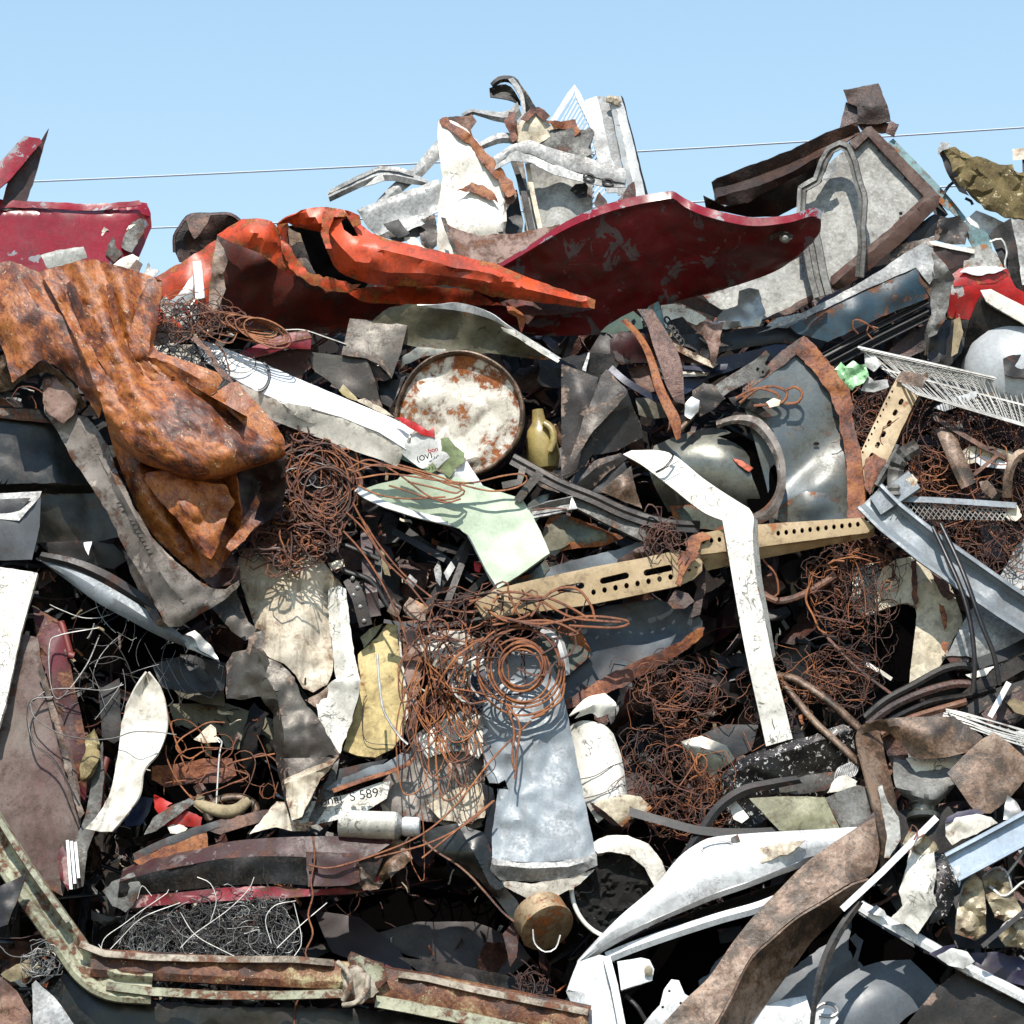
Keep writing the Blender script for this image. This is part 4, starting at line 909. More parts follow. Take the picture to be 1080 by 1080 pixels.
# ================================================================== rusty hero sheet
t = E('rusted_sheet', 'huge crumpled orange rusted sheet draped down the left side', 'sheet', 130, 600, 30)
S('upper_lobe', 'rust_hero', '-40,282,40 0,277,44 12,275,48 25,280,52 40,287,54 54,282,60 70,300,66 86,345,68 102,388,66 112,420,60 104,440,44 94,424,44 80,404,46 64,390,48 45,378,48 28,392,46 13,403,42 8,386,42 2,364,40 -40,340,30', crease=('20,290,62 40,325,66 62,365,62 86,408,54', '-10,300,50 14,340,60 24,380,50'), inner='46,310,52 34,360,52', z=56, cr=((3, 30), (1.6, 10)), soft=1, n=(.4, 7), rag=1.6, th=2, step=4, par=t, angle=45)
loft('main_drape', 'rust_hero', ['44,288,58 60,320,70 82,365,76 100,405,78 112,438,72 120,458,50 124,466,30', '64,281,56 82,325,64 103,370,66 122,410,72 138,446,84 148,474,78 150,486,50',
    '84,276,68 103,325,73 124,372,76 142,410,88 162,448,98 176,484,86 178,495,56', '103,275,58 119,322,62 134,368,64 158,405,74 186,448,92 202,492,88 202,503,58',
    '124,281,68 133,325,71 143,366,70 178,402,76 212,450,98 228,494,88 228,504,58', '146,288,56 146,330,62 148,376,62 198,405,64 236,448,86 252,487,82 252,496,54', '170,296,50 163,335,58 158,376,60 218,415,66 258,450,78 298,474,64 296,482,40'],
    z=56, n=((2.2, 26), (1.3, 9), (.5, 4)), th=2, par=t, step=3.6, angle=50)
loft('lower_skirt', 'rust_hero', ['110,438,34 122,480,22 140,525,14 160,562,8 192,594,4', '134,455,56 148,500,38 168,540,30 190,570,20 206,604,6', '160,475,36 178,515,16 196,548,10 210,580,8 216,611,4', '190,488,62 204,525,46 216,555,32 224,585,18 226,607,6', '222,492,40 230,525,18 236,552,12 236,578,8 234,598,4', '248,488,50 252,525,36 256,555,24 247,574,14 240,588,6'],
    z=54, n=((2.2, 22), (1.3, 8), (.5, 4)), th=2, par=t, step=3.6, angle=50)
for o_, z_ in (('70,300,0 76,296,4 92,330,6 110,368,6 130,405,4 150,436,2 146,440,-2 122,408,0 100,372,0 82,336,-2', 128), ('196,430,0 206,426,5 226,442,7 250,462,6 262,474,2 252,476,-2 232,462,0 212,446,-1', 134), ('126,455,0 134,452,5 156,470,7 186,482,7 214,486,4 212,491,-2 184,489,0 154,479,-1 136,468,-2', 140), ('112,300,0 118,298,5 124,330,7 132,362,5 150,392,2 144,396,-2 126,366,0 116,332,-1', 128)):
    S('sharp_fold', 'rust_hero', o_, z=z_, step=3, cr=((1.2, 8),), soft=0, n=(.5, 5), rag=1.2, th=1.4, par=t, angle=40)
S('side_flap', 'rust_hero', '136,382,-4 138,352,2 146,322,4 156,297,4 164,293,2 171,297,0 169,315,2 166,332,2 162,352,2 160,364,2 166,373,4 182,377,6 202,385,6 230,395,4 234,402,2 228,412,2 216,421,0 206,416,2 188,404,2 166,392,0 148,386,-2', crease=('140,380,0 158,376,8 180,384,10 210,400,10', '150,320,6 158,350,10 156,374,8'), z=124, cr=((2.5, 20), (1.2, 7)), soft=0, rag=1.2, th=2.5, step=4, par=t, angle=38)
S('side_flap', 'rust_hero', '214,421,0 226,415,6 242,404,6 252,403,4 263,418,6 277,432,4 291,448,2 301,465,-4 300,474,-8 284,474,-2 268,480,0 262,470,4 246,455,2 234,438,0 222,430,-2', crease=('222,424,6 244,430,12 262,450,10 284,466,4',), z=122, cr=((2.5, 18), (1.2, 7)), soft=0, rag=1.2, th=2.5, step=4, par=t, angle=38)
S('lower_fold', 'rust_hero', '150,500,0 175,498,10 205,508,14 238,512,10 246,530,6 236,556,4 222,590,0 205,575,4 190,550,8 170,530,6', crease=('160,502,6 190,530,20 212,570,10', '200,510,18 226,540,6'), z=92, cr=((5, 14), (2, 7)), soft=0, rag=1.4, th=2, step=4, par=t, angle=38)
S('turned_lip', 'rust_plate', '-30,395,10 -10,378,20 13,372,30 30,378,34 45,380,36 62,390,34 74,402,30 84,415,26 92,428,16 84,432,10 70,410,18 58,395,20 44,392,22 30,398,18 20,403,14 14,410,4 -30,420,-10', z=64, cr=(5, 10), step=4, rag=1.5, par=t)
S('mouth_fold', 'rust_dark', '246,496,0 262,484,8 285,480,10 300,476,6 301,500,0 300,522,-6 291,542,-10 278,553,-12 262,563,-10 256,574,-12 245,580,-14 250,562,-6 257,546,-2 252,520,0', inner='275,510,-22 270,530,-26', z=84, cr=(4, 10), step=4, rag=1.2, par=t)
S('mouth_edge', 'rust_hero', '250,560 262,540 270,522 274,530 268,548 276,550 258,570 244,582 238,578', z=90, cr=(5, 7), step=3.5, rag=1.4, par=t)
S('dark_hollow', 'rust_dark', '214,612,0 230,600,-4 244,582,-2 252,598,2 253,612,2 240,617,0 225,620,2', inner='235,605,-18', z=60, step=4, cr=(2, 8), par=t)  # dark rust colour painted where the hollow lies in shadow
S('grey_flap', 'primer_grey', '45,410,8 46,398,10 60,396,12 75,408,12 83,424,10 80,438,8 92,440,12 104,455,14 114,470,16 121,492,18 131,512,18 140,532,18 150,548,18 160,566,18 175,582,16 192,598,16 210,612,18 222,620,20 238,622,18 252,612,16 253,617,10 238,632,8 222,642,6 205,652,4 190,661,2 178,661,0 172,655,-2 160,630,-4 148,606,-4 138,590,-2 125,565,0 112,538,0 95,512,0 75,482,0 60,454,2 47,436,4',
  crease=('80,438,10 100,475,10 122,520,12 140,555,14 160,590,22 180,620,26 200,645,14', '118,500,24 150,560,28 185,600,30 222,622,24'), z=64, cr=((4, 18), (2, 8)), rag=1.2, th=2.5, step=5, par=t)
S('pink_patch', 'primer_pink', '46,400,0 60,397,2 76,410,4 82,424,2 78,438,0 66,446,2 52,438,2 46,425,0', inner='62,420,8', z=80, cr=(4, 10), step=4, rag=1.4, par=t)
S('rust_underside', 'rust_plate', '130,580,0 140,588,2 150,608,2 160,632,0 172,655,2 178,662,0 166,660,-2 156,648,-4 146,622,-4 136,600,-2', z=32, cr=(3, 10), step=4, par=t)
# ================================================================== dark car body at left
t = E('dark_car_door', 'dark green-grey car panel in the shade at the left edge', 'car part', 60, 570, 0)
S('door_skin', 'dark_green_grey', '-60,426,30 0,428,28 40,431,24 60,445,18 78,475,10 98,510,2 116,540,-4 128,566,-8 100,572,-20 -60,575,-26', crease=('-60,511,24 0,511,22 60,512,14 100,512,6', '-60,520,4 0,520,2 60,520,-4 102,518,-8'), z=4, cr=(1, 40), soft=2, th=3, par=t)
S('edge_highlight', 'primer_grey', '-30,429 0,430 40,432 52,446 30,444 0,441 -30,440', z=36, step=5, par=t)  # pale strip paints the highlight along the top edge
t = E('bracket_housing', 'pale grey open bracket housing at the left edge below the car panel', 'bracket', 20, 590, 30)
S('top_plate', 'galv', '-30,522,-6 44,518,-2 42,524,4 20,549,14 -30,545,14', z=34, rag=.3, step=6, par=t)
S('slot_plate', 'slate', '-30,528 32,525 20,540 12,545 -30,538', z=42, rag=.3, step=6, par=t)
S('front_plate', 'plastic_grey', '-30,546,14 20,549,14 43,524,4 42,555,0 34,590,0 -30,592,4', z=32, rag=.4, step=7, par=t)
S('glint_chip', 'alu', '88,572 97,571 93,586 90,580', z=10, step=3, L='tiny bright chip put in as the glint in the dark hollow at left', C='bracket')  # bright chip put in as a painted glint
S('dark_plate', 'slate', '40,572,0 90,570,4 120,574,4 135,590,0 120,600,-4 60,590,-6', z=-4, cr=(3, 20), L='slate plate in deep shade under the dark car panel', C='plate')
strip('curved_strip', 'blue_grey', '38,588,0 70,596,4 110,616,8 150,640,10 190,668,8 232,698,2', '46,594,0 68,610,0 100,634,2 140,656,2 178,676,0 205,686,0 232,698,2', z=16, bow=6, th=2, L='long grey curved trim blade slanting down right in the shade', C='trim')
strip('curved_strip', 'slate', '44,582,0 90,592,4 130,612,6 170,640,6 200,662,0', '40,590,0 84,602,0 124,624,0 160,646,0 200,664,0', z=24, bow=3, L='dark upper twin of the long grey curved trim blade', C='trim')
S('silver_scrap', 'alu', '190,672 205,664 222,680 232,698 214,690 198,684', z=24, step=4, cr=(3, 8), rag=1.2, L='silver torn end lying on the tip of the grey trim blade', C='trim')
t = E('concrete_slab', 'white slab with a black shaded upper part at the left edge', 'slab', 10, 760, 20)
S('slab_face', 'white_speckled', '-50,596,0 0,598,0 40,604,0 30,640,2 22,668,4 14,706,6 6,742,8 -2,768,10 -50,800,10', z=30, rag=.5, step=7, th=6, par=t)
# hull
t = E('faded_hull', 'large faded grey and crimson panel standing at the lower left', 'car part', 50, 930, 10)
S('hull_face', 'faded_hull', '22,668,0 40,672,2 44,700,8 54,730,10 66,760,10 76,795,10 84,830,8 86,862,6 80,900,2 66,945,0 40,930,2 0,880,4 -50,850,4 -50,780,4 -2,770,4 8,742,4', crease=('36,690,10 50,740,14 64,800,18 74,870,14',), z=10, cr=(3, 30), soft=2, th=3, par=t)
S('crimson_inner', 'dull_red', '35,640,-14 55,650,-12 70,662,-8 74,700,-4 80,730,0 88,765,2 94,792,0 92,820,-2 90,846,0 84,838,6 76,800,8 66,765,8 56,735,6 46,705,4 38,668,-4', crease=('46,700,12 60,745,12 82,820,12',), holes=('53,760 57,758 60,762 58,767 54,766',), z=2, cr=(4, 18), soft=0, step=5, th=2, par=t)
S('edge_rust', 'rust_plate', '44,704 50,722 60,752 70,790 80,826 88,858 84,864 76,836 66,800 56,762 46,728 40,708', z=30, cr=(2, 9), step=4, rag=2, par=t)
S('pink_shred', 'pink_red', '60,905 66,890 72,905 76,930 72,940 64,925', z=24, cr=(3, 8), step=4, rag=1.5, par=t)
S('foam_lump', 'foam', '92,776,0 100,770,4 106,782,6 104,800,4 98,818,4 90,826,0 86,812,0 92,798,2', z=26, cr=(6, 6), step=3.5, rag=2, th=6, L='small yellow foam lump beside the crimson inner edge', C='foam lump')
tubes('coral_pipe', 'coral', ['112,800,0 108,815,6 106,835,4 104,856,0'], r=4.5, seg=14, z=16, L='short coral red pipe stub behind the curved pale strip', C='pipe')
tubes('coral_pipe', 'coral', ['64,656,0 68,668,4 74,690,4', '72,690,8 78,692,8'], r=4, seg=12, z=-6, L='dim coral pipe bracket in the hollow above the crimson edge', C='pipe')
# curved pale strip
t = E('curved_strip', 'pale twisted metal strip curving down at lower left', 'strip', 120, 875, 30)
loft('strip_face', 'white_enamel', ['155,709,6 144,724,6 134,744,4 128,768,8 124,798,14 116,836,22 104,858,26 90,874,26', '154,713,-8 150,740,-8 150,768,-6 147,796,6 136,830,16 122,854,22 105,877,24', '156,709,4 168,724,4 175,746,6 175,772,10 167,794,14 152,812,20 147,838,26 136,856,28 118,877,28'], z=34, smv=False, n=((2, 16), (.8, 6)), par=t, step=4, th=2, angle=40)
S('grey_plank', 'galv_dirty', '103,792,0 108,782,2 110,820,4 104,865,4 92,898,4 88,935,2 78,938,2 76,895,0 90,860,0', z=26, cr=(3, 14), rag=.8, L='grey plank tucked under the curved pale strip', C='plank')
for i in range(3):
    sweep('lath', 'white_clean', [(71+4.2*i, 886+i, 0), (75+4*i, 938-6*i, 2)], box_prof(3.2, 3), closed=True, z=34, L='thin white lath at the plank foot, %s of three' % ('left', 'middle', 'right')[i], C='lath', G='thin white laths')
# grey crumple
t = E('crumpled_sheet', 'dark grey crumpled sheet with torn top in front of the cream panel', 'sheet', 300, 860, 30)
S('sheet_face', 'steel_worn', '240,737,4 240,700,4 246,690,8 262,686,10 263,674,10 270,663,8 280,667,8 275,685,12 282,695,14 296,701,16 310,716,16 318,738,16 338,762,16 358,795,14 352,806,14 336,824,14 330,842,12 318,866,8 306,860,4 300,836,2 294,812,0 291,782,0 290,752,2 276,735,6 258,738,4',
  crease=('272,690,24 280,712,20 294,735,20 300,770,22 306,820,18 312,862,12', '300,800,8 330,800,12 356,796,14'), inner='258,712,14 325,780,14', z=40, cr=((5, 18), (2, 8)), soft=0, rag=1.6, th=2, step=4.5, par=t)
S('bright_flap', 'cream_stained', '300,822,0 320,812,4 345,803,6 358,797,8 350,808,6 338,822,6 330,838,6 318,862,4 308,865,0 302,842,0', crease=('304,825,8 330,815,12 352,806,12',), z=60, cr=(2, 9), step=4, rag=1.2, par=t)  # cream overlay paints the sunlit lower part of the brownish sheet
S('bright_flap', 'cream_stained', '263,880,0 278,862,2 292,845,6 300,846,6 305,862,8 318,868,8 330,867,6 322,877,0 306,876,2 290,872,0 276,876,0', z=44, cr=(3, 8), step=4, rag=1.2, par=t)
S('grey_wedge', 'galv_dirty', '326,866 334,842 344,824 352,806 358,800 352,840 340,858 330,870', z=30, cr=(2, 10), step=5, L='grey wedge right below the dark crumpled sheet', C='sheet')
S('brown_scrap', 'steel_worn', '222,640 236,630 248,622 262,655 272,664 268,672 258,676 244,665', z=30, cr=(5, 10), step=4.5, L='brown folded scrap just under the rusty sheet corner', C='scrap piece')
# cream crushed panel
t = E('enamel_sheet', 'crushed cream enamel panel with brown stains left of centre', 'appliance part', 310, 780, 10)
S('panel_face', 'cream_stained', '250,592,0 258,580,4 275,574,8 300,569,10 320,575,12 338,588,10 350,604,8 362,618,4 360,640,0 356,660,-4 352,690,-4 350,712,0 345,722,2 330,730,2 320,726,2 312,712,4 300,700,4 284,694,4 276,684,2 270,664,2 262,640,0 254,615,0',
  crease=('346,622,-6 348,660,-10 351,700,-8',), inner='300,620,14 290,650,10 320,650,14 325,600,14 310,690,12', z=14, cr=((3, 24), (1.5, 10)), soft=1, rag=1, th=2, step=5, par=t)
S('side_column', 'white_speckled', '346,622,0 356,617,8 365,621,10 368,650,10 373,688,10 380,718,8 379,732,6 372,756,4 362,785,2 358,796,0 345,776,0 336,760,0 333,742,2 346,722,4 354,716,2 350,680,0 347,650,-2', crease=('358,622,14 360,660,15 364,700,14 362,718,14', '352,718,6 378,716,12'), z=18, cr=((3, 14), (1.5, 7)), rag=1.4, th=2, step=4.5, par=t)
S('slot', 'black_paint', '321,715 323,714 323,722 321,722', z=34, step=3, par=t)
S('lower_fold', 'rust_plate', '322,738 335,732 346,724 345,735 333,746', z=20, cr=(3, 8), step=4, par=t)
# yellow board
t = E('yellow_board', 'yellow cream board speckled with dirt right of the cream panel', 'board', 400, 798, 5)
S('board_face', 'yellow_board', '411,655,2 418,656,4 420,680,4 424,702,4 427,730,4 428,752,4 426,772,2 414,790,2 396,799,0 376,797,0 362,791,-2 372,757,0 379,735,0 380,716,0 377,690,0 384,684,2 398,672,2', z=4, cr=(1, 30), rag=.8, th=3, step=6, par=t)
S('side_edge', 'white_enamel', '418,656,0 421,658,-2 431,752,-2 427,764,0 424,700,2', z=8, step=5, par=t)
tubes('pen_line', 'print_black', ['387,733 384,738 382,760 384,778 392,784 420,786'], r=.45, z=8.5, par=t)
S('green_cup', 'olive', '380,672,0 392,662,4 404,658,2 396,670,0 384,684,-2', z=4, step=4, L='small olive scrap at the top of the yellow board', C='scrap piece')
# text piece etc.
t = E('lettered_sheet', 'cream curved panel with black stencilled lettering under the crumpled sheet', 'panel', 345, 870, 20)
S('panel_face', 'white_speckled', '286,858,0 300,850,2 330,845,4 365,838,6 398,826,6 412,822,6 408,842,6 385,856,4 350,866,4 318,872,2 296,870,0', z=26, cr=(1, 30), step=6, rag=.5, par=t)
text('lettering', 'print_black', 'onal  S 589', 338, 850, 36, 14, rot=-9, par=t)
t = E('blue_strip', 'grey blue strip with a rusty lower edge below the yellow board', 'strip', 390, 825, 20)
S('strip_face', 'blue_grey', '344,832,0 356,822,2 376,815,4 392,808,4 404,806,4 424,794,4 433,796,2 430,806,2 412,812,2 390,818,2 366,826,0 350,834,0', z=34, cr=(2, 12), step=4.5, par=t)
strip('rust_edge', 'rust_orange', '350,832 372,824 400,815 425,806 436,798', '352,836 374,828 402,819 427,810 438,800', z=38, par=t, step=5, n=(1, 8))
S('dark_band', 'slate', '352,812,0 385,805,2 410,800,2 395,812,0 370,818,0 350,826,0', z=26, step=5, L='slate band between yellow board and grey blue strip', C='strip')
t = E('dusty_sheet', 'dusty white crushed panel under the hanging wires', 'panel', 460, 860, 5)
S('panel_face', 'primer_grey', '396,838,0 405,822,2 418,808,4 432,795,4 436,775,4 450,768,6 470,756,8 492,744,10 512,752,10 514,790,6 510,815,4 514,850,2 508,872,0 490,876,2 460,868,2 430,862,0 404,856,0', z=14, cr=((6, 24), (3, 9)), rag=1.5, step=5, par=t)
S('pale_area', 'white_speckled', '440,780,0 462,762,2 490,748,4 508,756,4 512,790,2 505,800,0 480,790,2 450,800,0', z=24, cr=((4, 16), (2, 8)), rag=2, step=5, par=t)
S('pale_area', 'cream_stained', '450,850,0 475,835,2 500,820,4 512,830,2 512,862,2 490,870,0 462,862,0', z=22, cr=((3, 12),), rag=2, step=5, par=t)
S('teal_chip', 'pale_teal', '475,784 484,778 492,784 484,792 478,792', z=32, step=3, rag=1.5, par=t)
# aerosol can
t = E('spray_can', 'white spray can lying on its side above the dark red beam', 'spray can', 388, 884, 45)
ax = (1, .04, .1)
lathe('can_body', 'white_speckled', [(0, 10), (1, 14.5), (3, 15), (59, 15), (61, 14.2)], (357, 869, 50), ax, par=t, dent=.03)
lathe('can_rim', 'galv', [(61, 14.6), (63, 14.6), (65, 12), (69, 8), (70, 6)], (357, 869, 50), ax, par=t)
lathe('cap', 'white_clean', [(68, 9.5), (70, 10.5), (84, 10.5), (86, 9)], (357, 869, 50), ax, par=t)
text('lettering', 'print_black', '(e.', 367, 862, 66.6, 13, rot=78, par=t, bold=.03)
# ================================================================== lower left
M('cream_trim', '#b9ad9c', '#9a8c78', rust=.25, pal='brown', rough=.6, dirt=.6, bump=.4, grime=.7)
t = E('dark_red_beam', 'dented dark red sill beam lying across the lower left', 'beam', 270, 955, 40)
loft('beam_top', 'maroon', ['130,916,-6 160,905,-2 200,897,0 240,888,2 280,884,4 330,882,4 372,882,4 416,882,2', '126,930,12 160,920,14 200,912,14 240,905,14 290,903,14 340,905,14 380,908,12 412,890,4'], z=46, n=(2.5, 30), par=t, step=6)
loft('beam_front', 'black_paint', ['126,930,12 160,920,14 200,912,14 240,905,14 290,903,14 340,905,14 380,908,12 404,905,6', '124,948,4 160,942,6 200,938,6 240,934,6 290,932,6 340,935,6 380,938,2 392,935,0'], z=46, n=(2, 20), par=t, step=6)
loft('beam_lip', 'pink_red', ['140,944,6 180,942,8 240,936,8 290,935,8 340,938,6 384,930,4 402,922,2', '138,958,2 180,954,6 240,950,6 290,948,6 340,944,4 376,942,0 398,936,-2'], z=44, n=(1.5, 16), par=t, step=5)
S('torn_end', 'rust_plate', '378,908,0 390,896,4 402,888,4 420,881,2 430,890,2 434,905,0 425,915,2 412,924,0 398,938,0 384,940,-2 376,930,0', inner='404,905,-14 410,912,4', z=50, cr=(7, 7), step=3.5, rag=2.2, par=t)
S('grey_end_plate', 'galv_dirty', '108,940,0 118,930,4 140,920,6 150,935,6 140,955,4 132,962,2 118,956,0', z=48, cr=(3, 12), step=4.5, rag=1.2, par=t)
S('screwed_plate', 'maroon', '322,898,0 378,900,2 380,930,0 368,934,-2 325,935,0', z=66, cr=(1.5, 14), step=4.5, rag=1, par=t)
for k in ((331, 906), (378, 913), (333, 916)): lathe('screw', 'rust_dark', [(0, 2.4), (1.5, 2.4), (2.5, 1)], (k[0], k[1], 67), (0, 0, 1), par=t, seg=9)
t = E('brown_channel', 'brown and grey rusted channel lying above the dark red beam', 'channel', 180, 905, 30)
S('top_face', 'slate', '140,900,0 165,888,2 200,874,4 228,866,6 232,872,6 200,884,4 168,896,2 142,908,0', z=44, step=5, rag=.7, par=t)
S('front_face', 'rust_orange', '141,908,0 168,896,2 200,884,4 218,878,6 220,895,2 205,905,0 180,912,0 150,915,-2', z=46, step=5, cr=(2, 12), rag=1, par=t)
S('brown_offcut', 'rust_brown', '214,874 225,866 262,858 290,852 300,858 270,868 232,880', z=36, step=5, cr=(3, 10), rag=1, L='brown rusty plate tip right of the rusted channel', C='plate')
t = E('rust_housing', 'orange rusted housing in the dark hollow above the clay handle', 'bracket', 200, 828, 0)
S('face', 'rust_orange', '160,808,0 185,806,4 215,800,6 245,800,4 250,818,2 235,826,2 205,826,0 175,830,0 160,822,-2', z=4, cr=(3, 14), step=5, rag=1, par=t)
tubes('rim', 'rust_plate', [ringpath(244, 856, 26, 15, 6, 150, 400, rot=-6)], r=4.5, seg=10, par=t)
t = E('clay_grip', 'carved beige handle lying in the hollow', 'handle', 235, 866, 20)
tubes('grip', 'clay', ['206,846,0 220,852,4 236,856,6 250,854,4 262,844,0'], r=lambda u: 5+2.2*math.sin(u*3.14), seg=12, z=26, par=t)
S('bracket_tip', 'clay', '204,850 208,838 216,840 214,846 222,852 214,858', z=30, step=3.5, cr=(2, 6), par=t)
t = E('red_packet', 'crumpled red and white packet in the hollow at lower left', 'packet', 190, 880, 20)
S('packet_face', 'red_print', '163,838,0 172,842,4 182,848,4 176,852,4 190,852,6 204,858,6 213,862,4 212,872,2 200,872,0 185,870,0 172,872,0 168,858,0 163,852,0', z=28, cr=(5, 7), step=3.5, rag=1.2, par=t)
S('white_print', 'white_enamel', '176,872 188,868 198,874 192,880 180,878', z=34, step=3, rag=1, cr=(2, 5), par=t)
S('packet_side', 'navy', '128,850,0 142,838,2 162,842,4 156,860,2 148,870,0 132,872,0', z=18, cr=(2, 10), step=4.5, par=t)
S('grey_strip', 'galv_dirty', '152,880 162,862 180,850 200,842 206,846 185,862 165,876', z=38, cr=(2, 10), step=4.5, L='grey blade crossing in front of the red packet', C='blade')
S('olive_bag', 'olive_cream', '170,712,0 190,705,2 220,712,4 236,728,2 238,745,0 215,742,2 190,735,0', z=-44, cr=(6, 14), step=6, L='dull olive sheet in the deep hollow right of the curved strip', C='sheet')
S('dark_board', 'olive_cream', '178,742,0 240,742,2 292,760,4 294,790,0 250,790,0 190,786,-2', z=-60, cr=(3, 24), step=7, L='dim olive board deep in the hollow', C='board')
S('cream_tip', 'cream', '204,780 222,764 228,768 230,782 215,784', z=2, step=4, L='small cream tip catching sun deep in the hollow', C='scrap piece')
S('blue_shade_sheet', 'slate', '160,700,0 200,690,6 240,700,6 236,728,0 200,732,-2 170,724,-2', z=-10, cr=(5, 14), L='slate crumpled sheet behind the top of the curved strip', C='sheet')
S('dark_post', 'black_paint', '104,728 126,715 128,780 120,784 108,778', z=8, step=6, L='black plate left of the curved pale strip', C='plate')
# springs and wires in the hollow
t = tubes('bent_wire', 'wire_grey', ['104,662,0 62,670,6 52,680,10 53,720,14 60,737,18 72,728,10 92,700,0 105,670,-8', '32,742,20 50,728,14 80,726,10 110,728,0 130,722,-6', '32,742,20 36,756,26 52,768,32 70,776,36 100,780,40 122,778,44 140,772,50 165,772,54 186,775,56'], r=.75, z=14, L='long pale wire looping in front of the lower left hollow', C='wire')
t = tubes('bent_wire', 'cable', ['56,735,0 34,738,2 29,760,4 36,784,8 48,794,10 60,806,12 76,835,14 84,850,14'], r=1.0, z=32, L='dark wire hanging over the faded hull', C='wire')
tangle('wire_bunch', ['wire_steel', 'wire_grey', 'wire_steel'], '60,640 150,625 235,700 160,760 100,770 70,700', 36, r=.42, z=-6, seed=12, ln=80, curl=.12, L='bunch of thin grey wires in the dark hollow at left', C='wire')
for i, (m, ps) in enumerate((('wire_rust', '173,735 180,765 190,795 195,808'), ('wire_rust', '237,762 220,762 205,770 190,780 186,790 200,800 215,792 230,790'), ('wire_rust', '175,786 176,800 188,825 205,845 200,838'), ('wire_rust', '290,795 262,800 238,808 262,818 240,828'), ('wire_rust', '300,814 288,800 276,795 262,800'), ('wire_white', '232,783 228,780 230,778 234,782 231,800 228,850'))):
    tubes('spring_wire', m, [ps], r=.9, z=28, step=4, L='thin bent %s wire in the hollow, %s' % ('rusty' if i < 5 else 'pale hooked', ('starting highest', 'zigzagging in its middle', 'below the zigzag', 'at its right side', 'touching the crumpled sheet', 'hanging straight down')[i]), C='wire')
tangle('wire_bunch', 'wire_rust', '165,760 235,755 300,790 290,860 230,880 180,850', 16, r=.6, z=14, seed=15, ln=70, curl=.25, L='loose rusty wires over the clay handle', C='wire')
# wire nest
tangle('wire_nest', ['wire_steel', 'wire_grey', 'wire_steel'], '118,1000 130,982 160,970 210,958 262,948 296,954 312,975 312,1000 300,1006 230,1006 160,1006', 520, r=.42, z=36, seed=21, ln=70, curl=.5, zr=(-6, 26), st=4, L='dense nest of fine grey wire above the rusty car frame', C='wire')
tubes('wire_whisker', 'wire_white', ['106,1008 110,990 130,975 150,960 176,942 178,938', '104,996 112,1004 125,992 150,968 190,952', '190,962 205,985 230,1000 262,1014 290,1016', '268,925 262,938 240,960 205,985 190,1000', '286,995 280,970 290,955 312,950', '208,925 222,932 228,950 222,972', '292,1000 318,975 345,952', '310,952 318,990 312,1006 290,1030 270,1034 245,1026', '160,945 150,934 145,948'], r=.5, z=66, L='loose pale wire whiskers sprouting from the fine wire nest', C='wire')
# car frame bottom
t = E('car_door_frame', 'pale green rusted car door frame bending along the bottom left', 'car part', 200, 1060, 60)
pf = [(-18, -10), (-17, 0), (-12, 3), (-8, 0), (-5, -4), (2, -4), (5, 1), (12, 4), (17, 1), (18, -8)]
sweep('frame_side', 'car_frame', '-60,790,0 0,890,0 40,950,2 70,992,4 92,1022,8 118,1038,10 160,1042,10', pf, z=72, smooth=True, step=7, n=(1.5, 14), par=t)
sweep('frame_side', 'car_frame', '-60,760,0 0,865,0 35,920,2 72,972,4', [(-4, -4), (-3, 2), (3, 2), (4, -4)], z=84, smooth=True, step=7, n=(1, 14), par=t)
sweep('frame_sill', 'sill_rust', '96,1016,4 130,1018,6 200,1022,8 280,1026,8 368,1030,8', [(-16, -8), (-15, 0), (-6, 5), (6, 5), (14, 1), (15, -9)], z=74, step=7, n=(2, 16), par=t)
sweep('sill_trim', 'car_frame', '112,1040,4 160,1046,6 230,1050,6 300,1050,6 368,1048,6', [(-5, -4), (-4, 1), (4, 1), (5, -4)], z=84, step=6, n=(2, 12), par=t)
sweep('sill_trim', 'cream_trim', '84,996,2 110,1006,4 160,1010,6 240,1012,6 310,1012,6 352,1016,4', [(-4, -4), (-3, 1), (3, 1), (4, -4)], z=86, step=6, n=(1.5, 12), par=t)
S('door_skin', 'dark_green_grey', '68,1026,10 100,1045,12 160,1056,14 260,1062,14 380,1064,10 520,1078,8 620,1090,6 620,1160,-10 60,1160,-10 40,1060,0', z=50, cr=(1.5, 50), soft=3, th=2, par=t)
t = E('rusty_joint', 'rusty wired joint clamp in the middle of the bottom car frame', 'clamp', 385, 1058, 80)
S('clamp_plate', 'car_frame', '366,1010,0 370,1004,2 404,1016,6 410,1032,4 400,1042,2 384,1052,0 374,1030,0', z=96, cr=(3, 12), step=4.5, rag=1, par=t)
S('clamp_core', 'cream_trim', '360,1022,4 376,1016,8 392,1030,8 398,1046,2 382,1058,0 362,1054,0', z=100, cr=(6, 7), step=4, rag=2, par=t)
tubes('clamp_ring', 'cream_trim', ['356,1015,0 366,1024,8 370,1040,8 362,1055,0', '362,1060,0 374,1058,8 386,1046,8 388,1028,4'], r=3, z=104, seg=8, par=t)
t = E('car_sill', 'rusty car frame section with holed edge at the bottom centre', 'car part', 500, 1075, 60)
sweep('frame_sill', 'sill_rust', '384,1040,2 410,1040,4 450,1046,6 500,1056,6 550,1066,6 620,1080,6', [(-20, -8), (-18, 2), (-6, 6), (6, 5), (16, 1), (18, -9)], z=82, step=7, n=(2, 16), par=t)
sweep('sill_trim', 'car_frame', '396,1056,2 430,1062,4 500,1076,4 600,1096,4', [(-7, -4), (-6, 1), (6, 1), (7, -4)], z=90, step=6, n=(2, 12), par=t)
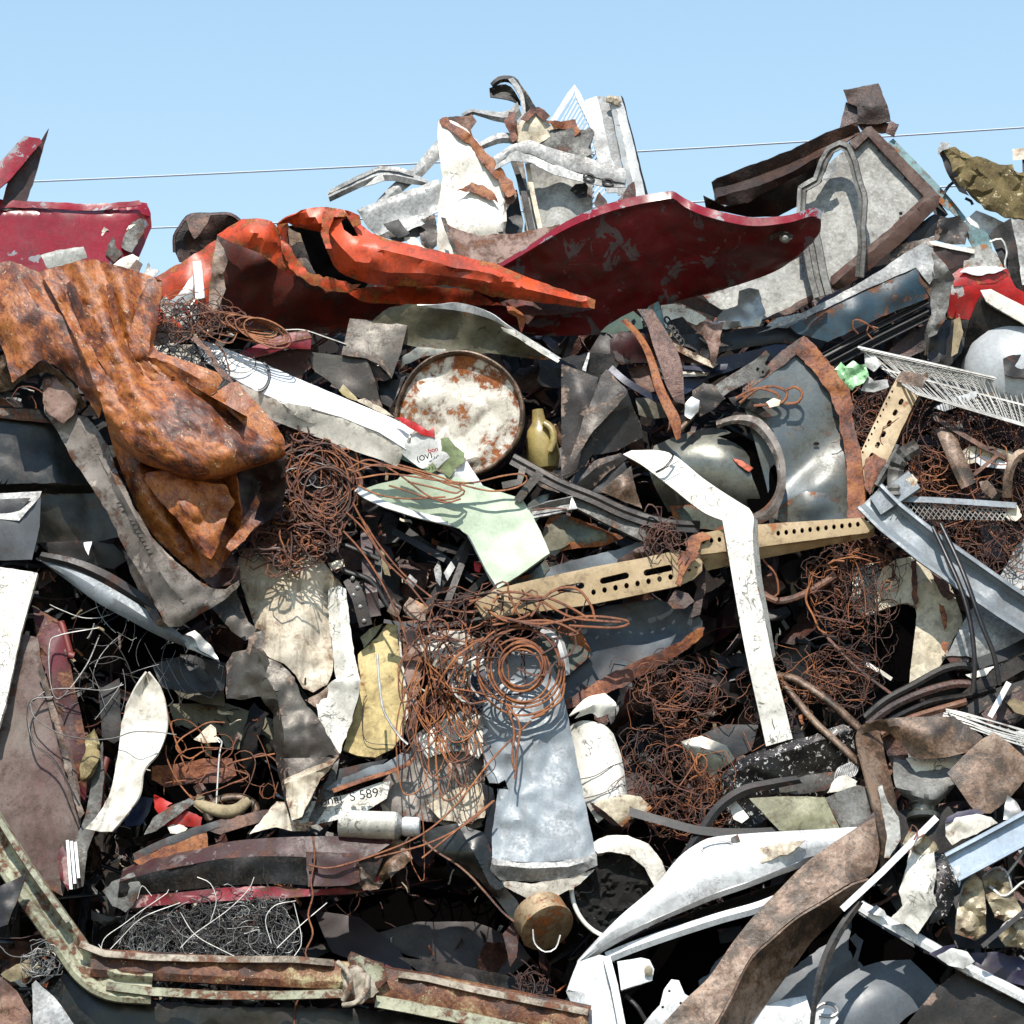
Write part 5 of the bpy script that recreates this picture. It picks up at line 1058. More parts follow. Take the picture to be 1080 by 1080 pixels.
sweep('sill_trim', 'cream_trim', '420,1028,2 450,1032,4 500,1044,4 560,1056,4 620,1068,4', [(-4, -3), (-3, 1), (3, 1), (4, -3)], z=94, step=6, n=(1.2, 10), par=t)
for k in range(40): lathe('trim_hole', 'rust_dark', [(0, 1.0), (.8, 1.0)], (432+k*4.6, 1030.5+k*.98, 96), (0, 0, 1), par=t, seg=6)
S('pale_shard', 'galv', '34,1038,0 38,1034,4 60,1055,6 82,1085,4 90,1110,0 36,1110,0', z=96, step=5, cr=(2, 14), L='pointed grey metal shard at the bottom left corner', C='scrap piece')
S('brown_shard', 'rust_brown', '-30,1040,0 0,1030,2 18,1045,4 32,1070,4 36,1110,0 -30,1110,0', z=90, cr=(5, 10), step=5, L='brown crumpled shard in the bottom left corner', C='scrap piece')
S('black_shard', 'slate', '-40,940,0 0,935,4 28,921,6 20,945,4 8,975,0 -40,990,-4', z=92, cr=(3, 16), step=5, L='slate pointed plate over the pale green frame at the left edge', C='plate')
S('straw_scrap', 'clay', '0,1028,0 14,1018,4 30,1012,4 42,1020,2 30,1030,2 10,1036,0', z=76, cr=(5, 8), step=4, rag=1.6, L='straw coloured scrap below the pale green frame at left', C='scrap piece')
tangle('wire_nest', 'wire_grey', '20,1020 30,1005 55,1000 60,1020 40,1028', 40, r=.5, z=76, seed=33, ln=40, curl=.5, st=4, L='small fluff of grey wire under the pale green frame', C='wire')
# hollow bottom centre
t = E('dark_cone_sheet', 'black bent sheet with a thin rusty edge below the spray can', 'sheet', 500, 975, 10)
S('sheet_face', 'dark_green_grey', '442,880,4 462,872,8 482,868,10 498,874,14 510,877,14 516,890,12 522,912,10 532,935,8 545,950,6 552,962,4 540,970,0 525,950,2 505,928,4 485,912,4 462,900,4 448,892,4', crease=('482,868,14 500,900,22 520,940,12',), z=40, cr=(1.5, 20), soft=1, step=5, th=2, par=t)
tubes('rusty_edge', 'rust_brown', ['446,886,4 460,898,6 482,912,6 498,926,6 515,945,4 530,962,2 542,972,0'], r=1.4, z=42, par=t)
S('car_sheet', 'shaded_maroon', '395,985,0 440,972,4 500,972,4 545,990,2 560,1010,0 540,1028,-2 470,1020,-2 420,1004,-4', z=-40, cr=(2, 40), soft=2, th=2, L='dark red car panel deep in the lower central hollow', C='car part')
S('car_sheet', 'shaded_maroon', '330,960,0 380,968,0 420,1000,2 440,1030,4 400,1020,0 350,1005,-2', z=-30, cr=(2, 30), soft=2, L='dark red panel edge left of the deep red car panel', C='car part')
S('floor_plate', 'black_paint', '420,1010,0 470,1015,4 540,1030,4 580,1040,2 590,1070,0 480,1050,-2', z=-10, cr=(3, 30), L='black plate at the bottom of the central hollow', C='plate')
S('slate_plate', 'slate', '485,1034 490,1026 498,1028 510,1040 535,1048 500,1046', z=40, cr=(2, 12), step=4.5, L='slate hooked plate above the holed frame edge', C='plate')
S('pink_tip', 'pink_red', '406,1017 428,1028 424,1031 404,1022', z=60, step=3, L='tiny red tip right of the wired joint clamp', C='scrap piece')

S('shadow_plate', 'shade_black', '330,955,0 440,935,6 530,950,6 556,985,0 590,1050,0 480,1045,0 400,1020,0 330,1010,0', z=-52, step=9, L='black sheet added as the shade at the back of the lower central hollow', C='sheet')  # shade of the hollow built as a black sheet
S('shadow_plate', 'shade_black', '120,610,0 180,670,4 235,690,6 290,720,6 290,850,0 230,870,0 170,860,0 100,760,0 60,690,0 60,640,0', z=-64, step=9, L='black sheet added as the shade at the back of the lower left hollow', C='sheet')  # another black sheet painting the shade in this hollow
M('slate_blue', '#3c444c', '#31383f', metal=.2, rough=.4, dirt=.4, bump=.1, rust=.08, pal='brown', scr=.3)
# ================================================================== centre
tangle('fine_wire', ['wire_dark', 'wire_rust', 'wire_red'], '158,320 200,318 250,330 262,345 240,352 200,350 160,350', 60, r=.6, z=74, seed=41, ln=90, curl=.45, zr=(-4, 12), st=4, L='fine dark wire mesh lying under the orange panel at left', C='wire')
tubes('wire_loops', 'wire_rust', [ringpath(246+6*i, 338+2.2*i, 40-2*i, 5.5+1.1*i, 2*i, rot=12+2*i, wob=.05, seed=i) for i in range(7)]+['160,350 200,350 240,354 290,366', '228,362 236,372 242,392 240,402'], r=.9, z=78, L='flat bundle of rusty wire loops below the orange panel', C='wire')
tangle('fine_wire', 'cable', '160,352 200,352 240,385 240,408 200,395 165,372', 26, r=.6, z=74, seed=42, ln=50, curl=.6, st=4, L='black curly wire in the gap beside the rusty sheet', C='wire')
sweep('rust_strap', 'rust_brown', '203,356 218,368 230,388 244,404', box_prof(6, 2), closed=True, z=84, smooth=True, L='brown strap running down to the rusty sheet edge', C='strap')
# white beam
t = E('white_beam', 'long white enamelled box beam with pen scribbles slanting down to the centre', 'beam', 330, 490, 40)
S('top_face', 'white_clean', '207,362,0 214,359,2 240,368,4 270,380,4 300,393,4 340,410,4 380,427,4 412,440,4 437,453,4 428,474,12 400,456,16 360,440,18 330,431,18 300,425,18 270,412,16 240,396,12 218,382,8', crease=('232,375,10 280,398,16 300,410,20',), z=50, step=6, cr=(1, 30), rag=.3, th=2, par=t)
S('front_face', 'white_enamel', '250,402,13 270,412,16 300,425,18 328,429,20 330,434,18 360,441,18 400,457,16 428,474,12 437,453,6 419,492,-2 404,486,0 380,478,2 350,467,2 320,455,2 290,444,2 262,428,4 248,410,8', crease=('300,425,18 316,440,12 332,448,8',), z=48, step=5, cr=(1, 20), rag=.5, th=2, par=t)
for i, ps in enumerate((ringpath(252, 381, 18, 12, 0, 200, 560, rot=10), ringpath(252, 376, 13, 5, 0, 0, 300, rot=25), ringpath(272, 396, 12, 16, 0, -60, 90), '216,368 222,374 219,378 226,372 229,379 234,371')):
    ps = pts(ps); tubes('scribble', 'steel_worn' if i != 2 else 'plastic_grey', [[(a, b, 66+max(0, (b-365))*.08-abs(a-250)*.02) for a, b, c in ps]], r=.55 if i != 2 else 1.6, par=t)
t = E('pink_red_beam', 'pinkish red painted beam end above the white beam', 'beam', 300, 385, 40)
S('top_face', 'pink_red', '250,373,0 275,362,2 300,352,4 324,348,4 329,356,4 300,362,6 275,370,4 262,377,2', z=52, step=5, rag=.4, par=t)
S('middle_face', 'pink_red', '252,376,0 275,370,4 300,362,6 328,356,4 328,368,0 300,368,0 275,375,0 262,380,0', z=52, step=5, rag=.4, par=t)
S('under_face', 'maroon', '262,379,0 290,370,2 328,367,2 324,385,-10 318,400,-14 295,392,-12', z=44, step=5, par=t)
tubes('thin_wire', 'wire_grey', ['298,348 320,348 345,356 365,363'], r=.8, z=50, L='thin pale wire tied to the small steel plate', C='wire')
S('steel_plate', 'steel_worn', '369,336,-4 400,338,-2 430,343,0 423,370,2 413,399,4 400,384,8 386,378,8 374,376,6 360,374,4', crease=('362,358,4 385,350,4 430,343,0',), z=44, step=5, cr=(1.5, 18), rag=.5, th=2, L='small worn steel plate under the orange panel', C='plate')
S('bent_plate', 'steel_worn', '325,371,0 345,373,4 366,376,6 388,379,8 395,400,4 400,418,2 404,431,0 380,420,2 358,412,2 345,400,0 332,392,-2', crease=('386,379,10 392,400,6 404,431,0',), z=40, step=5, cr=(2, 16), rag=.5, th=2, L='dull folded steel plate directly above the white beam', C='plate')
S('dark_triangle', 'rust_dark', '387,379,4 398,386,0 412,399,0 405,402,-4 395,400,-6', z=42, step=4, L='dark rusty wedge between the two steel plates', C='scrap piece')
S('yellow_scrap', 'jug_yellow', '357,412 362,405 373,416 380,424 366,420', z=52, step=3, L='tiny yellow scrap on the upper edge of the white beam', C='scrap piece')
S('pink_scrap', 'cream_stained', '376,422 385,420 402,430 416,440 402,436', z=52, step=3.5, L='tiny pink and white scrap beside the yellow scrap', C='scrap piece')
S('blue_plate', 'slate', '398,402,0 420,400,4 428,396,4 420,415,2 412,430,0 402,425,0', z=26, step=4.5, cr=(3, 10), L='slate plate left of the round rusty lid', C='plate')
# olive hood
t = E('olive_hood', 'large olive cream curved lid shading the round lid', 'lid', 480, 378, 30)
S('inner_face', 'olive_cream', '384,352,-8 395,336,0 410,325,8 430,321,14 452,322,18 475,321,20 500,326,22 525,337,22 545,350,20 568,362,16 590,380,8 575,379,-6 550,376,-14 520,373,-16 490,374,-16 460,372,-16 430,364,-14 400,360,-14', inner='470,345,-12 520,355,-10', z=44, step=6, cr=(2, 30), soft=2, th=2, par=t)
strip('lit_rim', 'white_clean', '440,321,2 460,321,4 480,319,6 500,323,6 520,331,6 535,342,4 560,358,2 592,378,0', '444,322,0 462,325,0 480,327,0 500,331,0 520,337,0 533,344,0 556,361,0 588,380,-2', z=68, n=(1, 14), par=t, step=5)  # white strips paint the sunlit rim of the shaded lid
strip('lit_rim', 'white_speckled', '529,345,0 550,352,2 570,366,2 590,381,0', '532,349,-2 548,358,0 568,371,0 588,383,0', z=68, par=t, step=4, n=(1.5, 8))
S('grey_plate', 'steel_polished', '423,377,0 440,366,4 470,368,6 470,373,4 448,376,4 428,384,0 420,392,-2', z=36, step=5, cr=(2, 12), L='small shiny grey plate between round lid and olive lid', C='plate')
# round lid
t = E('round_drum', 'round drum with a white and rust stained lid facing the viewer', 'drum', 484, 500, 10)
axl = np.array([-.10, -.22, 1.0]); axl /= np.linalg.norm(axl)
cx, cy, cz = 484, 437, 44
lathe('drum_side', 'navy', [(-70, 64), (-40, 64), (-38, 66), (-34, 66), (-32, 64), (-6, 65), (0, 67)], (cx, cy, cz), axl, par=t, seg=64, dent=.04, cap=False)
def lidpt(u, v, h): pass
SEED[0] += 1
rr = []; Vv = []; Ff = []; nr, ns = 26, 72
e1 = np.cross(axl, [0, 1, 0]); e1 /= np.linalg.norm(e1); e2 = np.cross(axl, e1); rn = random.Random(4)
q = [(rn.uniform(-70, 70), rn.uniform(-70, 70)) for _ in range(42)]+[(-90, -90), (90, -90), (90, 90), (-90, 90)]
qz = [rn.uniform(-5, 5) for _ in q]; rdt = delaunay_2d_cdt([Vector(a) for a in q], [], [], 0, 1e-4)
gx = []; 
for j in range(nr+1):
    for k in range(ns):
        r_ = 64*j/nr; a_ = 2*math.pi*k/ns; gx.append((r_*math.cos(a_), r_*math.sin(a_), r_))
gx = np.array(gx); hz = tri_interp([tuple(v) for v in rdt[0]], [qz[o[0]] for o in rdt[3]], rdt[2], gx[:, 0], gx[:, 1])
for (u, v, r_), h in zip(gx, hz):
    fall = min(1, (64-r_)/10); wv = np.array([cx, cy, cz])+e1*u+e2*v+axl*(-4+h*fall); Vv.append(P(wv[0], wv[1], wv[2], cy))
Ff = [(j*ns+k, j*ns+(k+1) % ns, (j+1)*ns+(k+1) % ns, (j+1)*ns+k) for j in range(nr) for k in range(ns)]
LID = link('lid', Vv, Ff, 'drum_lid', t, angle=25, edge=[max(0, (g[2]/64)**4*.8+(.55 if g[0]*.5-g[1]*.9 < -38 else 0)) for g in gx])  # extra rust at the upper right paints the shade there
lathe('rim', 'rust_plate', [(-5, 63.5), (-1, 64), (2, 65), (3, 66.5), (2.5, 68), (-1, 69), (-5, 68.5)], (cx, cy, cz), axl, par=LID, seg=72, dent=.03, cap=False)
# bags
t = E('printed_bag', 'clear printed bag and paper lying against the round drum', 'bag', 470, 510, 40)
S('bag_face', 'bag_pale', '424,478,0 430,462,4 440,456,6 458,455,8 466,468,8 474,482,6 462,494,4 446,494,2 434,488,0', z=58, cr=(5, 8), step=4, rag=1, par=t)
S('paper', 'white_clean', '462,500,0 478,498,4 492,486,6 500,498,6 511,515,2 490,511,2 470,508,0', z=56, cr=(3, 10), step=4, par=t)
text('lettering', 'print_black', '(OV1.', 440, 487, 70, 8, rot=-14, par=t, bold=.02)
text('lettering', 'red_print', 'bon', 452, 478, 70, 7, rot=-14, par=t, bold=.02)
S('red_strip', 'bright_red', '417,441,0 424,440,2 440,447,2 452,455,2 458,450,2 459,462,0 446,459,0 430,450,0', z=68, step=3, cr=(2, 7), rag=.6, L='short crimson strip lying across the lower left of the round lid', C='strip')
S('green_cloth', 'cloth_green', '446,497,0 456,488,4 466,475,8 465,462,8 473,461,10 480,470,10 490,478,8 489,488,6 480,494,4 474,504,2 464,494,2 454,500,0', z=62, cr=(5, 8), step=4, soft=3, L='pale green cloth scrap hanging below the round lid', C='cloth')
strip('thin_strip', 'pale_teal', '424,478 436,482 450,492 466,502 480,510', '422,484 436,490 450,500 462,510 470,516', z=52, bow=3, L='thin pale blue strip under the printed bag', C='strip')
# jug
t = E('plastic_jug', 'yellowish plastic jug in the gap right of the round drum', 'jug', 572, 495, 5)
lathe('jug_body', 'jug_yellow', [(-8, 6), (0, 7), (6, 8), (14, 14), (26, 17), (44, 17), (56, 14), (60, 6)], (568, 440, 20), (.12, 1, .2), par=t, dent=.12)
tubes('jug_handle', 'jug_yellow', ['574,446,6 582,452,8 584,465,8 580,475,6'], r=4, seg=12, z=26, par=t)
t = E('mint_plate', 'pale mint green bent sheet with white folded edge below the round lid', 'plate', 500, 620, 50)
S('plate_face', 'mint', '380,518,-4 398,512,0 420,507,4 424,502,6 465,502,6 488,506,4 520,518,2 544,526,0 551,529,0 562,546,4 570,562,8 580,585,14 552,605,12 525,622,10 514,604,8 506,588,6 497,570,4 487,556,2 470,552,0 440,545,-4 410,534,-4 392,528,-6', crease=('487,556,4 515,540,5 551,529,2',), z=52, step=6, rag=.2, cr=(.6, 40), th=3, par=t)
strip('folded_edge', 'white_clean', '374,518 385,526 405,535 440,546 470,553 488,557 496,570 506,590 516,610 525,624', '378,512 390,520 410,530 442,540 472,547 491,553 501,568 511,588 521,607 529,621', z=56, smu=False, th=2.5, par=t)
tubes('wire_loop', 'wire_rust', ['372,498 400,490 440,498 470,510 490,518 478,526 455,526 430,518 410,512', '375,505 410,500 450,505 485,512 482,520 460,515 430,508', '420,490 455,500 490,512 520,518 545,514 556,506 550,500 530,502 505,508 488,510', '368,494 390,485 420,500 450,522 470,530 486,526', '350,470 380,488 420,494 460,506 500,510', '378,512 400,522 430,526 470,524'], r=1.0, z=78, L='long thin rusty wire loops crossing over the mint sheet', C='wire')
# left tangle (behind rusty sheet)
t = tubes('wire_coil', ['wire_rust', 'wire_red', 'wire_dark'], [ringpath(330+random.Random(i).uniform(-16, 16), 510+random.Random(i+50).uniform(-14, 14), random.Random(i+9).uniform(22, 40), random.Random(i+5).uniform(20, 38), random.Random(i).uniform(0, 14), rot=i*25, wob=.12, seed=i) for i in range(22)]+['296,445 320,462 345,478 362,500 370,530 362,560', '300,452 330,470 350,490 355,520 345,548', '310,440 340,455 365,480 374,500'], r=1.2, z=42, L='coiled rusty wire bundle right of the rusty sheet', C='wire')
tangle('wire_tangle', ['wire_dark', 'wire_red', 'wire_rust', 'cable'], '296,450 330,455 362,480 368,520 360,560 330,585 280,588 262,570 290,540', 190, r=.75, z=34, seed=51, ln=90, curl=.5, zr=(-8, 20), L='dense dark rusty tangle between rusty sheet and cream panel', C='wire')
tangle('wire_tangle', ['wire_rust', 'wire_red', 'wire_dark'], '280,530 330,520 360,550 345,590 290,600 258,585', 70, r=.8, z=48, seed=52, ln=90, curl=.5, zr=(-8, 18), L='brighter rusty tangle hanging over the top of the cream panel', C='wire')
tubes('long_wire', 'wire_rust', ['365,540 385,560 405,590 430,615 450,640', '380,545 400,575 425,605 455,630', '372,530 392,568 412,600', '362,560 380,580 400,610 420,650 430,680'], r=1.1, z=60, L='rusty wires slanting down from the tangle to the wire bunch', C='wire')
tubes('black_hose', 'black_plastic', ['338,556,0 352,570,6 372,578,8 400,590,6', '352,560,4 362,568,8 376,560,6', '340,575,0 360,600,4 390,612,4 410,640,0'], r=3, seg=10, z=26, L='black rubber hoses in the dark below the mint sheet', C='hose')
t = E('engine_bracket', 'dark brown machine bracket in the shadow left of the yellow board', 'machine part', 385, 660, 10)
sweep('bar', 'maroon', '386,560,0 388,600,4 396,650,4', box_prof(12, 8), closed=True, z=22, n=(2, 12), par=t)
sweep('bar', 'steel_dark', '400,580,0 398,620,4 405,640,4', box_prof(8, 8), closed=True, z=18, n=(1, 12), par=t)
PL = sweep('plate', 'black_paint', '368,610,0 378,630,4 386,660,2', box_prof(14, 4), closed=True, z=26, par=t)
for k in ((372, 610), (377, 620), (373, 628), (380, 640), (384, 655)): lathe('bolt', 'galv', [(0, 2.4), (2, 2.4), (3, 1)], (k[0], k[1], 30), (0, 0, 1), par=PL, seg=8)
for i, (m, o, l) in enumerate((('clay', '400,582 404,580 410,600 412,608 406,606', 'short grey wood splinter below the mint sheet'), ('galv', '458,600 463,590 466,604 464,618 460,612', 'thin bright splinter left of the mint sheet tip'),
     ('rust_plate', '408,645 416,628 424,640 420,652', 'pointed brown splinter above the yellow board'), ('rust_plate', '425,640 432,630 452,640 448,655 430,652', 'dark brown chip right of the pointed splinter'),
     ('bright_red', '500,592 508,596 506,604 500,602', 'tiny red chip beside the mint sheet tip'), ('bag_pale', '468,604 476,592 480,598 472,612', 'small pale chip left of the tiny red chip'),
     ('cream', '346,595 362,590 364,598 350,602', 'cream sliver on the cream panel top'), ('clay', '500,628 520,622 524,628 508,634', 'beige sliver under the mint sheet tip'), ('galv', '432,606 440,612 436,620 426,614', 'small bright angle under the mint sheet'))):
    S('splinter', m, o, z=26+i, step=3, cr=(2, 6), L=l, C='splinter')
for i, (a, b) in enumerate((((430, 560), (500, 612)), ((450, 640), (500, 560)), ((470, 650), (520, 600)), ((415, 560), (470, 590)), ((500, 560), (470, 640)))):
    sweep('dark_bar', ('black_paint', 'steel_dark', 'black_paint', 'slate', 'steel_dark')[i], [(a[0], a[1], 0), (b[0], b[1], 14)], box_prof(7, 4), closed=True, z=4+4*i, L='dark thin bar in the shadow under the mint sheet, %s of five from the back' % ('first', 'second', 'third', 'fourth', 'fifth')[i], C='bar', G='dark bars under the mint sheet')
sweep('black_hose', 'black_plastic', '405,655,0 440,660,4 475,658,4 520,650,0', box_prof(4, 4), closed=True, smooth=True, z=38, L='black hose crossing above the yellow board', C='hose')
# crushed duct
t = E('crushed_duct', 'dark steel crushed duct standing right of the plastic jug', 'duct', 630, 500, 30)
S('left_face', 'steel_dark', '592,384,8 602,387,10 620,394,8 631,398,6 628,412,8 620,432,14 625,455,6 626,478,2 616,492,0 600,500,0 592,503,0', inner='606,440,10', z=46, step=5, cr=(2, 18), rag=.5, th=2, par=t)
S('right_face', 'steel_dark', '629,410,8 634,395,10 640,389,12 652,402,14 661,411,14 668,430,8 677,450,0 678,462,-4 668,466,-6 650,476,-4 626,480,0 620,432,14', crease=('620,434,14 640,424,20 661,411,16',), z=46, step=5, cr=(2, 18), rag=.6, th=2, par=t)
S('rusty_fold', 'steel_worn', '618,432,0 640,424,4 662,412,4 660,418,0 640,440,4 626,455,4 612,476,2 604,490,0 600,486,0 610,460,0', z=66, step=4.5, cr=(2, 10), rag=.6, par=t)
S('blue_fold', 'steel_dark', '596,512,0 612,494,4 632,484,6 655,478,6 662,484,4 640,500,4 625,515,2 604,520,0', crease=('604,514,6 630,492,12 655,482,8',), z=40, step=5, cr=(3, 14), L='dark blue-grey folded sheet under the crushed duct', C='sheet')
S('dark_sheet', 'slate', '640,484,0 655,480,4 664,500,4 654,512,2 636,520,0 622,518,0', z=40, step=5, cr=(2, 12), L='slate triangular sheet left of the brown cone', C='sheet')
S('brown_cone', 'rust_plate', '633,518,0 650,504,8 666,491,10 668,505,4 672,522,2 678,536,-4 660,530,2 645,524,0', inner='660,512,14', z=46, step=4, cr=(2, 10), soft=2, th=2, L='brown pointed cone of sheet above the grey bars', C='cone')
S('black_box', 'black_paint', '614,392,0 622,372,4 648,374,6 648,384,4 640,390,2 632,394,0', z=34, step=5, cr=(2, 12), L='small black box edge on top of the crushed duct', C='box')
S('bright_strip', 'galv', '614,390 620,372 622,372 618,392', z=40, step=3, L='thin bright edge at the left of the black box', C='edge')
sweep('navy_bar', 'navy', '644,388,0 660,402,4 680,414,2 694,422,0', box_prof(7, 4), closed=True, z=46, smooth=True, L='dark navy bar slanting over the crushed duct', C='bar')
# middle
t = E('red_car_part', 'chipped dark red car part below the big red hood', 'car part', 705, 388, 20)
S('skin', 'maroon', '643,360,0 655,350,4 680,352,8 700,354,8 720,365,8 740,376,6 757,385,2 750,388,-2 725,382,-4 700,378,-6 680,382,-8 655,385,-8 644,378,-4', z=34, step=5, cr=(4, 16), rag=1, th=2, par=t)
strip('chipped_edge', 'cream_stained', '698,356 716,364 738,375 757,384', '700,362 716,371 736,381 752,388', z=44, n=(2, 8), par=t, step=4)
S('torn_cloth', 'primer_pink', '732,345,0 742,338,4 752,342,4 765,338,2 760,352,2 758,370,4 756,385,2 750,380,0 746,362,2 738,352,0', z=48, step=3.5, cr=(5, 7), rag=1.8, L='torn brownish white shred hanging over the red car part', C='scrap piece')
for i, (m, o, l) in enumerate((('mint', '633,350,0 642,342,4 655,334,6 668,328,6 676,335,6 678,346,4 660,350,2 645,352,0', 'small mint plate with a hole below the red hood'), ('pale_teal', '676,334 685,322 694,318 702,335 706,352 696,356 684,345', 'pale teal plate right of the small mint plate'),
     ('white_enamel', '697,322,0 712,320,4 728,326,6 745,335,4 738,344,2 722,338,2 712,350,0 702,346,0', 'cream plate corner below the red hood edge'), ('rust_black', '712,318 735,312 760,326 768,330 762,338 745,330', 'dark board slanting behind the cream plate corner'),
     ('black_paint', '706,338 720,334 735,350 726,356 712,354', 'black scrap right of the pale teal plate'), ('steel_dark', '700,356 730,352 760,352 790,350 800,358 770,364 735,370', 'dark plate above the navy sheet'),
     ('rust_orange', '643,362 650,356 656,364 652,378 645,374', 'orange rust patch piece at the left end of the red car part'))):
    S('scrap_plate', m, o, z=14+3*i, step=4, cr=(2, 10), L=l, C='plate', holes=('666,338 669,336 671,339 669,343 666,342',) if i == 0 else ())
tubes('short_chain', 'steel_dark', [ringpath(704+3*i, 338+4.6*i, 2.6, 4, 0, rot=-30+(i % 2)*40) for i in range(6)], r=1.0, z=42, seg=6, L='short dark chain hanging in front of the pale plates', C='chain')
loft('dark_strap', 'rust_dark', ['672,326,0 682,342,4 689,365,8 697,388,10 702,405,10 712,424,6', '688,326,0 700,345,4 712,365,8 719,385,10 721,405,10 722,426,6'], z=56, smv=False, n=(1, 20), th=2, L='wide dark brown strap hanging in front of the navy sheet', C='strap')
strip('rust_strap', 'rust_orange', '654,338,0 668,352,4 680,372,8 687,395,10 692,415,12 702,435,12 709,452,10 713,464,8', '661,336,0 676,352,4 688,372,8 695,392,10 703,415,12 713,432,12 720,450,10 718,462,8', z=62, n=(1, 14), bow=2, th=2, L='narrow twisted rusty strap left of the wide dark strap', C='strap')
S('navy_sheet', 'navy', '700,402,0 720,388,4 755,378,6 800,368,6 842,356,4 850,362,0 820,378,2 780,388,2 745,400,2 725,415,0 708,420,-2', z=22, step=6, cr=(4, 18), L='dark blue sheet behind the grey perforated bracket', C='sheet')
S('blue_rod', 'navy', '718,386 740,386 768,384 766,390 742,392 722,390', z=36, step=4, L='shiny blue rod end beside the rusty straps', C='rod')
S('white_sliver', 'white_enamel', '694,388 720,392 750,392 745,396 715,398 700,396', z=30, step=4, L='white sliver behind the rusty straps', C='scrap piece')
S('olive_plate', 'olive_cream', '670,420,0 685,418,2 700,428,2 702,440,0 688,442,0 674,438,0', z=8, step=5, L='dull olive plate behind the narrow rusty strap', C='plate')
S('rust_block', 'rust_brown', '662,388 680,384 690,392 692,412 680,415 668,405', z=14, step=4, cr=(3, 8), L='brown rusted block behind the straps', C='block')
t = E('hinge_bracket', 'grey perforated hinge bracket pointing up right', 'bracket', 760, 420, 40)
BF = S('bracket_face', 'galv_dirty', '744,414,0 760,402,2 780,390,4 798,378,6 808,369,6 812,374,6 806,384,6 812,388,4 806,396,4 790,403,2 770,413,2 752,425,0', crease=('746,412,6 780,388,10 806,372,10',), holes=('797,390 799,387 801,389 799,392', '803,392 805,390 806,393 804,395'), z=50, step=4, cr=(1, 14), rag=.5, th=2, par=t)
S('fork_end', 'steel_dark', '730,412,0 742,404,4 752,406,4 765,420,2 752,432,0 738,440,-2 732,428,-2', z=52, step=4, cr=(5, 8), rag=1, par=t)
for k in range(14): lathe('rivet', 'galv', [(0, .9), (1, .6)], (772+(k % 7)*3, 400-(k % 7)*1.8+(k//7)*4, 62), (0, 0, 1), par=BF, seg=6)
S('black_sliver', 'black_paint', '768,420,0 780,417,2 798,424,4 815,440,2 806,440,0 790,432,0 775,428,0', z=56, step=4, cr=(2, 12), L='black curved blade under the perforated hinge bracket', C='blade')
S('shiny_scrap', 'alu', '722,426 730,418 738,422 736,434 728,442 722,438', z=58, step=3.5, cr=(4, 6), L='small shiny scrap at the lower end of the rusty straps', C='scrap piece')
tubes('rust_pipe', 'rust_plate', ['718,452 726,444 732,436 734,428'], r=3, seg=10, z=50, L='short bent rusty pipe beside the shiny scrap', C='pipe')
tubes('rust_cable', 'wire_rust', ['780,425 800,410 818,408 830,414 826,424 810,430', '776,420 796,410 812,412 822,418 812,426 795,428', '828,412 838,408 846,414 842,424 828,426'], r=1.5, seg=8, z=60, L='thick rusty cable loops on the left rim of the grey fender', C='cable')
S('white_patch', 'cream', '808,424 816,420 824,422 822,428 812,430', z=62, step=3, L='tiny cream patch among the rusty cable loops', C='scrap piece')
# fender
t = E('grey_fender', 'grey blue car fender with a rusty border right of centre', 'car part', 850, 552, 20)
loft('fender_skin', 'fender_grey', ['845,358,24 825,375,26 802,395,28 782,418,30', '862,380,22 840,402,24 815,425,26 790,445,28', '880,412,18 855,440,20 825,465,20 800,480,20', '893,455,12 860,480,12 835,500,12 810,520,12', '897,500,16 865,515,20 840,525,16 810,540,8', '896,550,8 870,552,6 845,553,4 812,556,2'], z=22, n=(1.5, 50), th=2, par=t, step=7)
S('bulge', 'fender_grey', '812,545,0 830,528,8 850,518,12 872,520,12 885,532,6 892,550,0 860,553,-2 830,553,-2', inner='855,535,16', z=32, step=5, soft=4, cr=None, rag=.3, par=t)
S('rusty_border', 'rust_orange', '847,354,6 858,361,8 868,374,8 881,391,8 896,411,8 900,428,6 899,440,4 905,462,4 911,485,2 915,508,2 913,530,0 912,550,0 893,551,0 894,525,0 893,500,0 890,470,2 884,440,4 877,420,4 862,396,4 848,380,6 838,372,6', z=46, step=4.5, cr=((3, 12), (1.5, 6)), rag=2, th=2, par=t)
S('rusty_border', 'rust_brown', '847,354,0 842,372,0 828,384,2 808,398,2 788,412,2 778,420,0 786,404,0 806,386,2 828,368,2', z=50, step=4.5, cr=(2, 10), rag=1.4, par=t)
lathe('fender_hole', 'black_paint', [(0, 3.2), (.8, 3.2)], (861, 468, 37), (0, 0, 1), par=t, seg=16, squash=.6)
# ring + tunnel
t = E('metal_tunnel', 'shiny grey half pipe with a worn ring mouth left of the grey fender', 'pipe', 760, 560, 10)
loft('tunnel_skin', 'steel_polished', ['690,470,6 725,456,14 760,452,18 790,468,16', '684,490,14 720,478,26 760,478,34 792,498,30', '690,512,10 720,505,20 760,508,28 800,520,24', '705,540,-4 730,540,0 770,542,6 806,545,6'], z=10, n=(1, 30), th=2, par=t, step=6)
S('dark_mouth', 'shade_black', '752,462,0 775,455,4 800,468,4 818,492,2 822,512,0 812,532,-4 798,545,-6 790,535,-6 782,505,-4 770,478,-4', z=34, step=6, cr=(1, 20), par=t)  # darkness inside the pipe painted as a black sheet
strip('mouth_ring', 'primer_grey', '755,444,0 775,438,4 795,438,6 812,452,8 824,472,8 829,500,8 826,525,6 814,546,2 796,556,0', '756,452,0 776,447,2 794,452,4 806,464,4 816,482,4 820,502,4 817,520,2 807,534,0 790,544,-4', z=52, n=(1.5, 12), bow=4, th=3, par=t, step=4.5)
S('orange_flap', 'orange_paint', '772,483 782,486 795,494 790,498 778,490', z=44, step=3, par=t)
